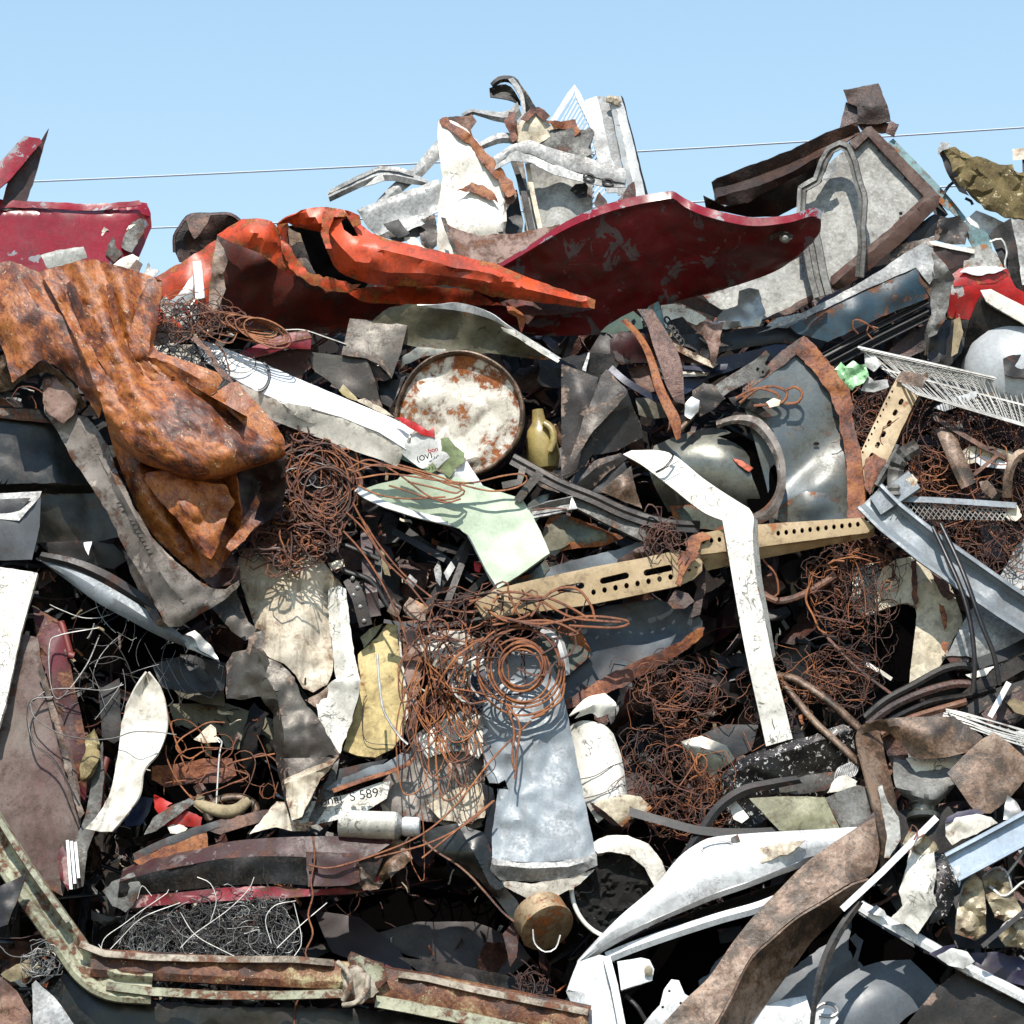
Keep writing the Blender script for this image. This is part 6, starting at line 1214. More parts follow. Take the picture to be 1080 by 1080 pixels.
S('green_sheet', 'green_grey', '705,534,0 740,532,4 790,545,6 800,556,4 760,560,0 715,556,-4', z=14, step=6, cr=(2, 24), L='grey green panel under the shiny half pipe', C='panel')
# white bent strip
t = E('white_strip', 'long white speckled strip bent downward right of centre', 'strip', 820, 786, 50)
loft('upper_leg', 'white_speckled', ['657,479,-14 675,489,-6 690,500,2 712,517,10 740,539,20 762,549,24', '666,475,-14 695,475,-6 714,482,2 741,504,12 766,521,20 790,536,26'], z=54, smu=True, smv=False, n=(.8, 30), th=2, par=t, step=5)
loft('lower_leg', 'white_speckled', ['762,549,24 764,560,26 769,590,22 775,625,20 781,660,16 790,705,12 800,750,4 808,787,-4', '790,536,26 795,546,28 794,570,26 798,610,22 806,650,18 815,695,12 826,738,4 836,779,-4'], z=54, smu=True, smv=False, n=(.8, 30), th=2, par=t, step=5)
strip('side_edge', 'galv_pale', '793,546,28 794,570,26 798,610,22 806,650,18 815,695,12', '799,548,18 800,572,16 804,612,12 811,650,8 818,692,4', z=54, par=t)
for k in ((696, 497, 716, 486), (786, 602, 803, 596), (777, 640, 806, 630), (796, 718, 822, 708)): tubes('crack', 'print_black', [[(k[0], k[1], 76-abs(k[1]-560)*.1), (k[2], k[3], 78-abs(k[1]-560)*.1)]], r=.4, par=t)
tubes('tie_wire', 'cable', ['692,498,0 700,494,4 706,488,4 710,480,4 706,476,6'], r=1.3, z=64, L='black wire tie round the top of the white strip', C='wire')
# dark bars
t = E('steel_rail', 'dark grey steel rail crossing the middle toward the perforated angle', 'rail', 640, 550, 40)
sweep('rail_web', 'steel_dark', '540,484,-4 562,496,0 590,511,4 625,525,4 660,541,4 700,553,4 738,556,0', [(-7, -4), (-6, 2), (-2, 3), (1, 1), (6, 1), (7, -4)], z=50, smooth=True, n=(1, 18), par=t)
sweep('steel_rail', 'galv_dirty', '606,528,0 640,546,2 682,566,4', [(-8, -5), (-7, 1), (6, 2), (8, -4)], z=46, n=(1, 18), L='short dull zinc rail just below the long dark rail', C='rail')
sweep('flat_bar', 'steel_worn', '546,528,0 558,512,4 570,498,6', box_prof(9, 3), closed=True, z=62, L='short worn flat bar leaning right of the mint sheet', C='bar')
sweep('flat_bar', 'steel_worn', '530,512,0 548,508,4 552,492,4', box_prof(7, 3), closed=True, z=52, L='hooked flat bar behind the short worn bar', C='bar')
t = E('folded_trough', 'bright folded zinc trough tip right of the mint sheet', 'trough', 585, 545, 50)
S('outer_face', 'galv', '556,536,0 580,528,4 604,523,6 608,537,4 590,542,2 562,548,0', crease=('558,540,-6 590,533,-6 606,530,-4',), z=60, step=4, rag=.5, th=2, par=t)
S('tip', 'alu', '603,523,4 609,536,4 600,538,4', z=62, step=3, par=t)
tubes('wire_bit', 'wire_rust', ['562,538 580,536 598,537'], r=.8, z=64, par=t)
for i, (m, o, l) in enumerate((('green_grey', '572,560,0 580,545,6 596,542,8 612,548,6 640,560,4 660,566,2 640,575,0 610,578,0 590,582,-2 578,584,-4', 'green grey dented panel behind the mint sheet tip'), ('olive_cream', '566,580,0 575,556,4 588,548,6 596,560,4 602,572,2 585,586,0', 'brownish shaded panel right of the mint sheet tip'),
     ('blue_grey', '545,620,0 575,600,4 600,592,6 650,580,6 672,572,4 690,580,2 680,600,-2 620,612,-4 570,625,-4', 'large blue grey panel behind the perforated angle'), ('green_grey', '500,640,0 540,612,2 560,605,4 575,590,4 580,600,0 560,625,0 530,645,-4', 'grey panel left behind the perforated angle'),
     ('steel_polished', '556,532,0 566,524,4 580,520,4 572,540,2 562,556,0', 'shiny small blade right of the mint sheet edge'), ('steel_dark', '555,500,0 575,495,2 600,506,2 590,520,0 565,512,0', 'dark plate under the plastic jug'))):
    S('backing_sheet', m, o, z=16+3*i, step=5.5, cr=(3, 16), L=l, C='panel')
S('rust_lump', 'rust_brown', '648,600,0 652,590,4 668,580,8 688,572,8 695,578,6 690,588,4 672,592,2 655,602,0', inner='675,584,14', z=52, step=4, cr=(4, 8), soft=1, rag=1, L='brown rusted shell on top of the perforated angle', C='scrap piece')
tangle('wire_tuft', 'wire_dark', '682,560 712,550 720,575 700,592 684,585', 30, r=.6, z=58, seed=61, ln=50, curl=.5, L='tuft of dark wire at the corner of the perforated angles', C='wire')
tubes('wire_arc', 'wire_dark', ['680,540 684,532 692,536 698,552 712,566 718,575', '682,555 690,552 700,560 708,575'], r=.9, z=68, L='dark thin arcs of wire over the angle corner', C='wire')
# perforated angles
def slot(x0, y0, x1, y1, w):
    d = math.hypot(x1-x0, y1-y0) or 1; ux, uy = (x1-x0)/d, (y1-y0)/d; out = []
    for k in range(7): a = math.pi*(k/6)-math.pi/2; out.append((x1+w*(ux*math.cos(a)-uy*math.sin(a)), y1+w*(uy*math.cos(a)+ux*math.sin(a))))
    for k in range(7): a = math.pi*(k/6)+math.pi/2; out.append((x0+w*(ux*math.cos(a)-uy*math.sin(a)), y0+w*(uy*math.cos(a)+ux*math.sin(a))))
    return out
def hole(x, y, r, r2=None):
    return [(x+r*math.cos(a*math.pi/4), y+(r2 or r)*math.sin(a*math.pi/4)) for a in range(8)]
t = E('perforated_angle', 'beige perforated steel angle left of the white strip', 'perforated angle', 620, 640, 60)
hs = [slot(591, 622, 613, 617.5, 3.4), slot(636, 612.5, 660, 607, 3.4), slot(682, 604, 706, 599, 3.4)]
hs += [hole(527+11.6*k+.0, 633-k*2.15, 2.6, 3.2) for k in (0, 1)]+[hole(626+11.6*k, 624.5-k*2.3, 2.6, 3.2) for k in range(8)]
S('front_flange', 'beige_paint', '500,636,0 520,622,2 560,612,4 620,599,4 680,588,4 716,580,4 722,590,2 722,606,0 716,618,-2 670,628,-2 620,638,-2 560,646,-2 510,652,-4', z=64, holes=hs, step=5, rag=.3, cr=(.8, 40), th=2.5, soft=1, par=t)
S('turned_end', 'beige_paint', '716,580,4 732,584,4 741,592,2 741,602,-2 730,612,-6 716,618,-2 722,600,2', z=62, holes=[hole(727, 601, 2), hole(734, 598, 1.6)], step=4, cr=(2, 10), par=t)
S('corner_rust', 'rust_orange', '714,582,0 726,580,4 738,584,4 730,592,2 722,605,2 718,618,0 712,616,0 716,600,2', z=69, step=3.5, rag=2, cr=(1.5, 8), par=t)
t = E('perforated_angle', 'beige perforated steel angle lying right of the white strip', 'perforated angle', 830, 580, 60)
S('top_flange', 'beige_paint', '722,572,0 735,563,4 765,558,4 800,553,4 860,549,4 910,546,4 922,556,2 915,562,2 860,569,2 800,577,2 770,581,2 738,585,0 726,580,0', z=64, holes=[hole(742+8.4*k+(20 if k > 6 else 0), 571-k*.95-(2 if k > 6 else 0), 2.1, 2.9) for k in range(0, 18)], step=4.5, rag=.3, cr=(.6, 40), th=2.5, par=t)
S('lower_flange', 'beige_paint', '738,585,0 770,581,2 800,577,2 860,569,2 915,562,2 922,557,0 922,566,-16 880,574,-16 800,590,-18 745,602,-18', z=64, step=6, rag=.4, th=2, par=t)
S('rusty_corner', 'rust_orange', '722,572 730,564 744,561 752,566 740,572 734,584 724,582', z=70, step=3.5, rag=2, cr=(1, 8), par=t)
t = E('perforated_angle', 'beige perforated steel angle standing beside the grey fender', 'perforated angle', 930, 510, 50)
hs = [slot(951+(-6.2)*k, 424+11.4*k-1.5, 949.6-6.2*k, 426.5+11.4*k-1.5, 2.2) for k in range(7)]
hs += [hole(941-3.1*k, 413+6.4*k, 1.1, 1.5) for k in range(11)]
S('front_flange', 'beige_paint', '948,394,0 960,392,2 973,397,4 972,410,4 962,430,4 950,455,4 940,478,4 930,498,2 920,520,0 912,512,0 908,476,0 918,455,0 932,425,0', z=56, holes=hs, step=4, rag=.3, cr=(.6, 30), th=2.5, par=t)
S('rusty_foot', 'rust_orange', '912,486 922,478 934,486 928,500 918,522 911,512', z=60, step=3.5, rag=2, cr=(1, 8), par=t)
S('rusty_top', 'rust_plate', '945,402 950,392 962,392 975,397 978,400 972,412 960,408', z=62, step=3.5, rag=1.5, cr=(2, 7), par=t)
S('side_flange', 'rust_plate', '973,397,0 978,392,-8 980,400,-12 966,430,-12 945,470,-14 942,476,-2 962,430,0', z=56, step=4, par=t)
# rust edged panel under angle
t = E('rust_edged_sheet', 'dark grey panel with a rusty orange lower edge under the perforated angle', 'panel', 660, 740, 10)
S('panel_face', 'slate_blue', '560,664,0 590,655,2 640,640,6 690,632,8 730,640,8 741,656,4 740,670,0 715,690,-4 680,706,-4 640,722,-6 604,738,-8 590,740,-8 575,700,-4', inner='640,690,-6 700,662,-2', z=24, step=6, cr=(3, 24), soft=1, th=2, par=t)
S('rusty_edge', 'rust_orange', '743,662,2 742,670,0 728,682,0 700,700,0 660,722,0 620,742,0 598,748,0 596,738,0 616,728,2 640,712,4 660,702,6 690,690,6 718,676,4 736,662,4', z=34, step=4, cr=(3, 9), rag=1.5, th=2, par=t)
S('olive_corner', 'green_grey', '556,676,0 590,660,4 612,664,4 625,690,2 600,712,0 575,718,-2 560,700,0', z=34, step=5.5, cr=(2, 18), L='grey green sheet corner right of the wire coil', C='sheet')
S('dark_hook', 'rust_black', '720,588,0 742,584,2 745,620,0 738,648,-2 728,652,-4 735,620,-4', z=40, step=5, L='dark hooked plate below the angle corner', C='plate')
S('rust_chip', 'rust_brown', '704,636 712,622 726,626 732,634 722,642 710,642', z=58, step=3.5, cr=(3, 7), L='reddish brown chip hanging under the angle corner', C='scrap piece')
# blue grey sheet
t = E('blue_grey_sheet', 'hanging blue grey zinc sheet below the wire coil', 'sheet', 570, 948, 20)
S('sheet_face', 'blue_grey', '508,752,0 512,715,2 520,692,6 545,686,10 568,690,12 582,700,12 592,722,10 598,750,10 606,790,12 614,830,14 622,870,16 629,903,18 610,906,20 570,910,22 530,908,20 519,905,18 519,880,12 523,850,8 525,832,6 536,833,6 533,822,6 526,826,6 516,826,4 511,815,4 510,790,0',
  crease=('512,760,10 535,770,14 575,772,14 600,765,12', '523,850,8 560,822,18 600,800,14', '519,880,14 530,860,16 526,832,8'), z=36, step=5, cr=((4, 34), (2.2, 14)), soft=0, rag=.6, th=2, par=t)
S('bottom_fold', 'galv', '519,905,0 545,910,4 590,909,4 622,902,2 629,900,0 630,912,0 612,922,-6 590,928,-6 560,930,-8 528,928,-8 516,918,-6', crease=('520,912,4 560,916,6 600,914,6 628,906,2',), z=58, step=4.5, cr=(2, 14), rag=.8, th=2, par=t)
S('white_tail', 'white_enamel', '524,928,0 560,932,4 600,926,4 628,916,2 612,932,0 590,944,-4 575,952,-6 555,947,-4 530,934,-2', z=50, step=5, cr=(2.5, 12), rag=.6, par=t)
S('shaded_plate', 'slate', '508,826,0 520,832,4 524,852,4 520,880,4 519,904,2 528,930,0 515,925,-4 510,890,-4 514,860,-4', z=36, step=5, cr=(2, 16), L='slate plate left behind the blue grey sheet', C='plate')
S('white_patch', 'white_enamel', '440,676,0 462,665,4 490,664,4 512,680,4 510,700,2 490,710,0 462,705,0 448,695,0', z=16, step=5, cr=(4, 12), L='white panel behind the hanging wire bunch', C='panel')
S('white_patch', 'galv_pale', '470,700,0 500,690,4 520,700,4 512,740,2 490,742,0 474,725,0', z=12, step=5, cr=(4, 12), L='pale panel below the white panel behind the wires', C='panel')
S('navy_plate', 'navy', '494,712,0 512,705,2 514,740,2 498,752,0 484,745,-2', z=20, step=5, L='navy plate between wire bunch and blue grey sheet', C='plate')
S('scrap_plate', 'primer_pink', '424,665,0 440,660,2 448,690,2 440,735,2 440,760,0 428,775,-2 428,740,0', z=6, step=5, cr=(3, 12), L='pinkish brown side panel right of the yellow board', C='panel')
sweep('zinc_tube', 'alu_white', '570,668,0 584,672,6 592,690,8 594,712,6', [(-6, -4), (-4, 1), (0, 3), (4, 1), (6, -4)], z=62, smooth=True, n=(1, 8), L='crumpled foil tube behind the wire coil', C='tube')
# wires orange centre
rn = random.Random(77); loops = []
for i in range(24):
    x = rn.uniform(434, 484); w_ = rn.uniform(7, 24); y0 = rn.uniform(664, 735); y1 = y0+rn.uniform(70, 150); y1 = min(y1, 868)
    sx = rn.uniform(-26, 26)
    loops.append([(x, y0, rn.uniform(0, 8)), (x-w_, (y0*2+y1)/3, 4), (x-w_*.7+sx*.6, (y0+2*y1)/3, 8), (x+sx, y1, 10), (x+w_*1.1+sx, y1-14, 10), (x+w_*.8+sx*.5, (y0+y1)/2, 6), (x+rn.uniform(-6, 10), y0+4, 4)])
tubes('wire_bunch', ['wire_rust', 'wire_red', 'wire_rust'], loops+['440,858 433,880 433,905 440,922 447,928 447,880 444,850', '425,790 440,770 450,740 455,700 450,670'], r=.85, z=50, L='long orange rusty wire bunch hanging down in the centre', C='wire')
coil = [ringpath(549+rn.uniform(-3, 3), 706+rn.uniform(-4, 4), r_, r_*.95, k*1.5, rot=k*20, wob=.03, seed=k) for k, r_ in enumerate((47, 45, 40, 33, 26, 25, 23, 22))]
tubes('wire_coil', 'wire_rust', coil+['596,720 590,740 560,758 575,752'], r=1.2, seg=8, z=72, L='round coil of rusty wire on the blue grey sheet', C='wire')
tangle('wire_tangle', ['wire_rust', 'wire_red', 'wire_dark'], '440,640 500,625 560,630 620,650 600,670 530,665 500,700 520,730 470,730 440,690', 70, r=.95, z=60, seed=71, ln=120, curl=.28, zr=(-8, 22), L='rusty wire tangle around the left of the round coil', C='wire')
tubes('wire_loop', 'wire_rust', ['520,636 530,625 560,628 600,650 635,655 655,656', '525,650 570,658 620,650 662,655 650,662 600,660', '540,648 552,632 575,630 600,640 620,652', '510,640 535,655 580,655 610,668 600,670', '560,650 580,625 606,620 622,636 628,655'], r=1.5, seg=7, z=80, L='thick rusty loops lying on the perforated angle', C='wire')
tubes('dangling_wire', 'wire_rust', ['536,744 548,765 546,790 543,822', '534,744 542,770 540,800 543,812'], r=1.2, z=74, L='twisted rusty wire end dangling over the blue grey sheet', C='wire')
tubes('dangling_wire', 'wire_rust', ['445,905 520,845 490,870 450,890 395,905', '560,760 520,800 480,850 445,880 400,900 350,915 325,912', '330,882 332,905 328,930 330,945 325,965 330,985 322,1005 328,1020 322,1040 312,1060 310,1085'], r=1.1, z=72, L='long rusty wires running down left over the dark red beam', C='wire')
tubes('white_wire', 'wire_white', ['506,690 490,700 477,712 480,732 495,742 515,740', '510,695 500,705 495,720 505,735', '398,690 400,720 405,750 420,775 430,785'], r=1.4, z=70, L='white wire loop among the rusty wires', C='wire')
# cream cylinder
t = E('cream_cylinder', 'cream torn cylinder with a curled top right of the blue grey sheet', 'cylinder', 635, 870, 20)
CY = loft('cylinder_skin', 'white_speckled', ['598,768,-4 604,800,0 614,838,4 630,868,2', '614,760,10 624,795,12 632,832,14 642,858,12', '636,764,14 646,795,14 653,825,14 657,848,12', '647,774,2 656,800,2 660,826,2 662,848,2'], z=28, n=(.5, 24), th=2, par=t, step=5)
tubes('seam', 'steel_worn', ['611,822,8 628,818,14 645,808,15 658,804,6', '616,842,6 632,838,14 650,830,15 660,828,4'], r=.5, z=29, par=CY)
loft('curled_top', 'white_speckled', ['600,755,0 608,745,4 620,735,6 638,731,4', '612,750,6 622,745,12 634,740,14 650,742,10', '606,758,0 625,752,6 630,757,6 648,750,4'], z=42, n=(1, 12), th=2, par=t, step=4)
S('bottom_flap', 'cream', '626,848,0 640,842,4 660,838,6 676,840,6 688,852,2 678,860,2 664,864,0 656,872,-2 640,858,0', z=46, step=4.5, cr=(2, 10), rag=.6, th=2, par=t)
S('dark_underside', 'rust_dark', '622,846,0 640,852,2 656,872,2 648,870,-4 630,858,-4', z=40, step=4, par=t)
t = E('white_drum', 'white round opening packed with dark wool beside the white car part', 'drum', 650, 985, 10)
tubes('opening_rim', 'white_enamel', [ringpath(650, 938, 47, 52, 0, 100, 420, rot=-10)], r=2.5, seg=8, z=34, par=t)
S('collar', 'white_enamel', '622,890,0 640,881,4 662,881,6 684,890,6 698,908,4 703,922,0 690,935,-4 680,915,2 664,902,6 645,898,6 630,900,4', z=44, step=5, cr=(1, 30), soft=2, th=2, par=t)
S('wool_packing', 'black_wool', '605,935,0 614,908,2 632,898,4 652,896,4 672,906,4 688,930,2 680,955,0 660,985,-4 630,988,-4 612,968,-2', z=30, step=3.6, cr=(5, 5), soft=0, rag=1.5, par=t)
t = E('rusty_tin', 'small rusty tin with a wire handle left of the white drum opening', 'tin', 575, 990, 30)
lathe('tin_side', 'tin_rusty', [(0, 27), (2, 29), (24, 29), (25, 30), (27, 30), (28, 28)], (567, 962, 34), (.38, .62, .68), par=t, dent=.05)
lathe('tin_face', 'rust_plate', [(27, 29), (24, 27), (24, 6), (25, 5), (25, 0)], (567, 962, 34), (.38, .62, .68), par=t, cap=False)
tubes('wire_handle', 'wire_white', ['562,980 564,995 575,1004 586,1000 591,986'], r=1, z=66, par=t)
S('maroon_scrap', 'maroon', '530,985,0 542,970,2 548,985,2 545,1010,0 538,1020,0', z=30, step=4, cr=(2, 8), L='small dark red flap left of the rusty tin', C='flap')
tangle('rust_fluff', 'wire_dark', '545,1030 560,1020 575,1030 578,1052 560,1060 548,1050', 40, r=.7, z=24, seed=81, ln=40, curl=.6, L='brown fluffy wire lump below the rusty tin', C='wire')
# ================================================================== right middle
t = E('wire_basket', 'bent pale wire basket lying on the rusty tangle at right', 'basket', 1000, 450, 50)
def bq(u, v):  # u along, v across
    a = np.array([905, 366, 4.]); b = np.array([1110, 412, 8.]); c = np.array([1110, 458, 34.]); d = np.array([965, 415, 34.])
    p = (a*(1-u)+b*u)*(1-v)+(d*(1-u)+c*u)*v; p[2] += -16*math.sin(math.pi*v); return p
tubes('rim_wire', 'wire_white', [[tuple(bq(u/12, v)) for u in range(13)] for v in (0, .04, .5, .96, 1)]+['905,366,4 930,388,-8 965,415,34'], r=1.3, z=44, par=t)
for k in range(64):
    u = k/63; jx = math.sin(k*1.7)*2.2
    tubes('basket_wire', 'wire_white', [[tuple(bq(u, v/6)+np.array([jx*math.sin(3.1*v/6), 0, 0])) for v in range(7)]], r=.6, seg=5, z=44, par=t)
tubes('basket_wire', 'wire_white', [[tuple(bq(min(1, u+.06*v), v/6)) for v in range(7)] for u in np.linspace(0, .85, 34)], r=.5, seg=5, z=34, par=t)
for i, (o, n_, m, l, sd) in enumerate((('905,420 945,400 945,440 915,470 900,450', 90, 'wire_dark', 'dark rusty wire wool left of the standing perforated angle', 1), ('960,420 1000,425 1100,450 1100,520 1040,520 1000,545 950,520 940,480', 220, 'wire_dark', 'big mass of rusty wire wool under the wire basket', 2),
    ('960,540 1000,550 1100,545 1100,590 1060,620 1010,590 970,565', 170, 'wire_dark', 'rusty wire wool below the expanded mesh strip', 3), ('850,590 905,565 960,570 925,620 900,680 860,650', 110, 'wire_dark', 'rusty wire wool under the right perforated angle', 4),
    ('890,600 935,580 950,600 925,650 930,700 900,690 890,640', 60, 'wire_dark', 'curly rusty wire hanging before the stained white frame', 5), ('850,690 890,680 920,710 910,750 870,740', 90, 'wire_dark', 'fine rusty mesh around the two rusted pipes', 6),
    ('665,700 700,695 740,710 760,740 740,770 700,760 670,740', 90, 'wire_dark', 'rusty wire tangle under the rust edged panel', 7), ('660,770 740,775 780,810 775,870 700,880 665,850', 170, 'wire_dark', 'rusty wire tangle right of the cream cylinder', 8),
    ('790,700 830,690 850,740 830,780 800,770', 60, 'wire_dark', 'rusty wire wool behind the foot of the white strip', 9))):
    tangle('wire_wool', [m, 'wire_red', m, 'wire_rust'], o, int(n_*.95), r=.48, z=24+(i % 3)*4, seed=100+sd, ln=70, curl=.36, zr=(-14, 22), kink=.2, L=l, C='wire')
for i, (o, n_, l) in enumerate((('960,420 1000,430 1060,470 1040,520 980,520 950,480', 60, 'brighter rusty strands on the wire wool under the basket'), ('850,600 930,575 950,590 910,660 860,650', 40, 'brighter rusty strands below the right perforated angle'), ('665,705 760,720 770,760 700,770', 30, 'brighter rusty strands under the rust edged panel'), ('670,780 770,800 770,870 690,870', 50, 'brighter rusty strands right of the cream cylinder'))):
    tangle('wire_strands', ['wire_rust', 'wire_red'], o, int(n_*.55), r=.7, z=40, seed=140+i, ln=80, curl=.3, zr=(-8, 18), kink=.1, L=l, C='wire')
S('green_bag', 'bag_green', '880,390,0 887,382,4 892,386,6 900,380,6 906,385,4 913,384,6 916,396,4 911,404,4 902,407,6 899,412,2 890,408,2 888,401,4', z=50, step=3, cr=((6, 8), (3, 4)), soft=0, angle=20, L='crumpled green plastic bag left of the wire basket', C='bag')
S('white_rag', 'bag_pale', '914,395,0 922,402,4 936,400,4 938,408,2 922,414,0 908,412,0', z=48, step=3.5, cr=(4, 6), L='pale bluish rag right of the green bag', C='rag')
S('bag_scrap', 'bag_pale', '912,372,0 922,376,4 930,384,4 922,392,2 912,386,0', z=42, step=3.5, cr=(4, 6), L='small pale scrap inside the left end of the basket', C='scrap piece')
S('white_sliver', 'white_clean', '985,430,0 1005,420,4 1030,412,6 1030,418,4 1012,428,2 996,434,0', z=52, step=4, cr=(2, 8), L='white blade caught in the wire basket', C='blade')
S('cream_sliver', 'cream', '1010,480,0 1020,472,4 1040,470,6 1070,478,6 1078,488,4 1050,484,2 1020,490,0', z=46, step=4, cr=(2, 8), L='cream blade lying in the rusty wire wool', C='blade')
S('white_sliver', 'white_clean', '1016,476 1040,480 1068,490 1064,495 1035,492', z=50, step=4, L='white holed blade right in the rusty wire wool', C='blade')
t = sweep('rust_strip', 'rust_plate', '995,450,0 1005,475,6 1014,495,8 1022,512,6', [(-9, -2), (-4, 1), (4, 1), (9, -2)], z=52, smooth=True, n=(1, 10), L='brown rusted curved blade in the wire wool', C='blade')
sweep('rust_band', 'rust_plate', '1062,525,0 1064,500,6 1074,480,8 1100,470,6', [(-5, -2), (0, 1), (5, -2)], z=52, smooth=True, L='curved rusty band at the right edge', C='band')
sweep('rust_rod', 'rust_brown', '1028,500,0 1040,490,4 1052,480,0', box_prof(4, 4), closed=True, z=54, smooth=True, L='short curved rusty rod beside the brown blade', C='rod')
sweep('rust_rod', 'rust_brown', '985,440,0 1010,455,6 1035,470,6 1060,482,2', box_prof(5, 5), closed=True, z=50, L='straight brown rod slanting under the basket', C='rod')
S('brown_block', 'rust_plate', '1032,508,0 1042,506,4 1052,520,4 1046,526,2 1036,518,0', z=56, step=3.5, cr=(2, 6), L='small brown block in the wire wool', C='block')
# grey L frame
t = E('channel_iron', 'blue grey channel frame bent at a corner at the right edge', 'frame', 990, 600, 60)
up = [(-19, 6), (-18, 12), (-15, 12), (-13, 2), (-9, -2), (9, -2), (13, 2), (15, 12), (18, 12), (19, 5)]
sweep('channel', 'blue_grey', '918,524,0 940,546,4 980,578,6 1020,606,6 1060,634,6 1120,672,4', up, z=60, step=7, n=(1, 24), th=1.6, par=t)
sweep('short_leg', 'blue_grey', '924,534,0 945,520,4 965,506,6', [(-12, -6), (-11, 2), (10, 3), (12, -4)], z=64, step=5, n=(1, 12), par=t)
sweep('toothed_strip', 'galv_dirty', '968,470,4 950,482,6 944,500,6 944,522,4', [(-8, -2), (-3, 2), (3, 0), (8, 2)], z=64, smooth=True, step=4, n=(3, 5), par=t)
sweep('toothed_strip', 'galv_dirty', '948,470,0 938,490,4 925,512,4', [(-4, -2), (0, 2), (4, -2)], z=58, step=4, n=(3, 5), par=t)
S('bracket_cap', 'cream', '955,506 962,500 968,506 964,514 958,512', z=72, step=3, cr=(2, 5), par=t)
t = E('mesh_strip', 'zinc strip with expanded metal mesh left of the right edge', 'mesh strip', 1010, 545, 55)
sweep('edge_bar', 'blue_grey', '936,526,0 980,527,2 1030,530,4 1072,533,4', box_prof(6, 3), closed=True, z=62, par=t)
tubes('mesh', 'wire_white', [[(936+q*5.6+(0 if s_ > 0 else 14), 529+q*.2, 0), (936+q*5.6+(14 if s_ > 0 else 0)+3, 547+q*.1, 4)] for q in range(22) for s_ in (1, -1)], r=.5, seg=4, z=60, par=t)
S('torn_end', 'cream', '1066,534 1074,532 1078,545 1070,550 1058,544', z=62, step=3, rag=2, par=t)
S('zinc_plate', 'galv', '1060,600,0 1072,575,4 1110,545,6 1110,600,4 1090,630,2 1068,622,0 1050,612,0', z=34, step=6, cr=(1, 30), L='pale zinc plate above the channel frame at the right edge', C='plate')
t = E('zinc_sheet', 'bright zinc sheet under the channel frame at right', 'sheet', 1045, 700, 30)
S('sheet_face', 'galv', '998,692,0 1010,668,2 1022,645,4 1034,634,4 1060,648,6 1110,668,8 1110,690,4 1080,694,2 1050,702,0 1020,692,0', inner='1050,670,12', z=40, step=6, cr=(2, 30), soft=1, th=2, par=t)
S('dark_edge', 'maroon', '996,690 1008,692 1022,694 1020,704 1004,702', z=36, step=4, cr=(2, 8), par=t)
t = E('stained_appliance', 'stained white enamelled appliance frame with a black opening at right', 'appliance', 965, 715, 10)
S('frame_face', 'cream', '922,622,0 930,600,2 945,590,4 962,587,4 980,596,6 1000,612,6 1006,625,6 1014,648,6 1016,660,4 1006,672,2 998,692,0 985,712,0 970,718,-2 959,720,-2 962,690,0 966,660,0 967,640,0 955,636,0 938,640,-2 925,645,-2', crease=('960,588,10 966,640,8 975,716,4',), z=20, step=5.5, cr=(2, 22), rag=.6, th=2.5, par=t)
S('rust_run', 'rust_orange', '961,592 966,590 967,612 969,632 964,640 961,625', z=32, step=3, rag=2, par=t)
S('rust_run', 'rust_orange', '990,636 996,640 1000,660 996,664 992,650', z=32, step=3, rag=2, par=t)
S('rust_run', 'rust_brown', '980,600 990,604 1000,616 1008,630 1000,634 990,622', z=33, step=3, rag=3, par=t)
S('rust_run', 'rust_orange', '993,676 1001,678 998,688 994,684', z=31, step=3, rag=1.5, par=t)
S('opening', 'shade_black', '918,648,0 940,640,2 958,637,4 966,642,4 963,690,4 960,720,2 930,716,0 918,700,-2', z=6, step=6, par=t)  # black sheet paints the shade inside the frame
tubes('black_cable', 'cable', ['984,556,0 1000,590,14 1015,625,20 1024,660,20 1028,700,16 1026,730,10', '992,552,4 1010,590,16 1022,620,22 1036,660,22 1048,690,18 1054,722,10'], r=2.6, seg=10, z=76, L='pair of thick black cables hanging over the channel frame', C='cable')
S('white_sheet', 'white_speckled', '900,600,0 925,592,2 935,640,2 915,650,0 898,640,0', z=0, step=5, cr=(2, 12), L='white panel showing through the curly rusty wire', C='panel')
sweep('rust_pipe', 'rust_brown', '804,626,0 820,634,4 840,630,6 860,620,8 882,606,8', [(4*math.cos(k), 4*math.sin(k)) for k in np.linspace(0, 2*math.pi, 10)[:-1]], closed=True, smooth=True, z=34, L='curved rusty pipe just right of the white strip', C='pipe')
tubes('hook_wire', 'wire_rust', ['797,577 806,592 818,606 821,626 816,630', '856,610 850,632 858,650 864,664 872,668'], r=1.2, z=48, L='rusty hooked wires right of the white strip', C='wire')
tubes('long_rod', 'rust_brown', ['866,665,0 880,680,4 905,705,6 940,732,4'], r=1.8, seg=8, z=42, L='thin brown rod slanting to the dark striped bars', C='rod')
t = tubes('rust_pipe', 'rust_plate', ['820,713,0 838,716,6 858,728,8 880,744,10 908,770,8'], r=4.4, seg=14, z=42, L='upper of two thick rusted pipes', C='pipe')
t = tubes('rust_pipe', 'rust_plate', ['824,718,0 840,738,6 860,762,8 885,785,10 906,805,8'], r=3.8, seg=14, z=44, L='lower of two thick rusted pipes', C='pipe')
sweep('white_rod', 'white_enamel', '914,700,0 928,708,4 940,716,0', box_prof(4, 4), closed=True, z=20, L='short white rod in the dark opening of the stained frame', C='rod')
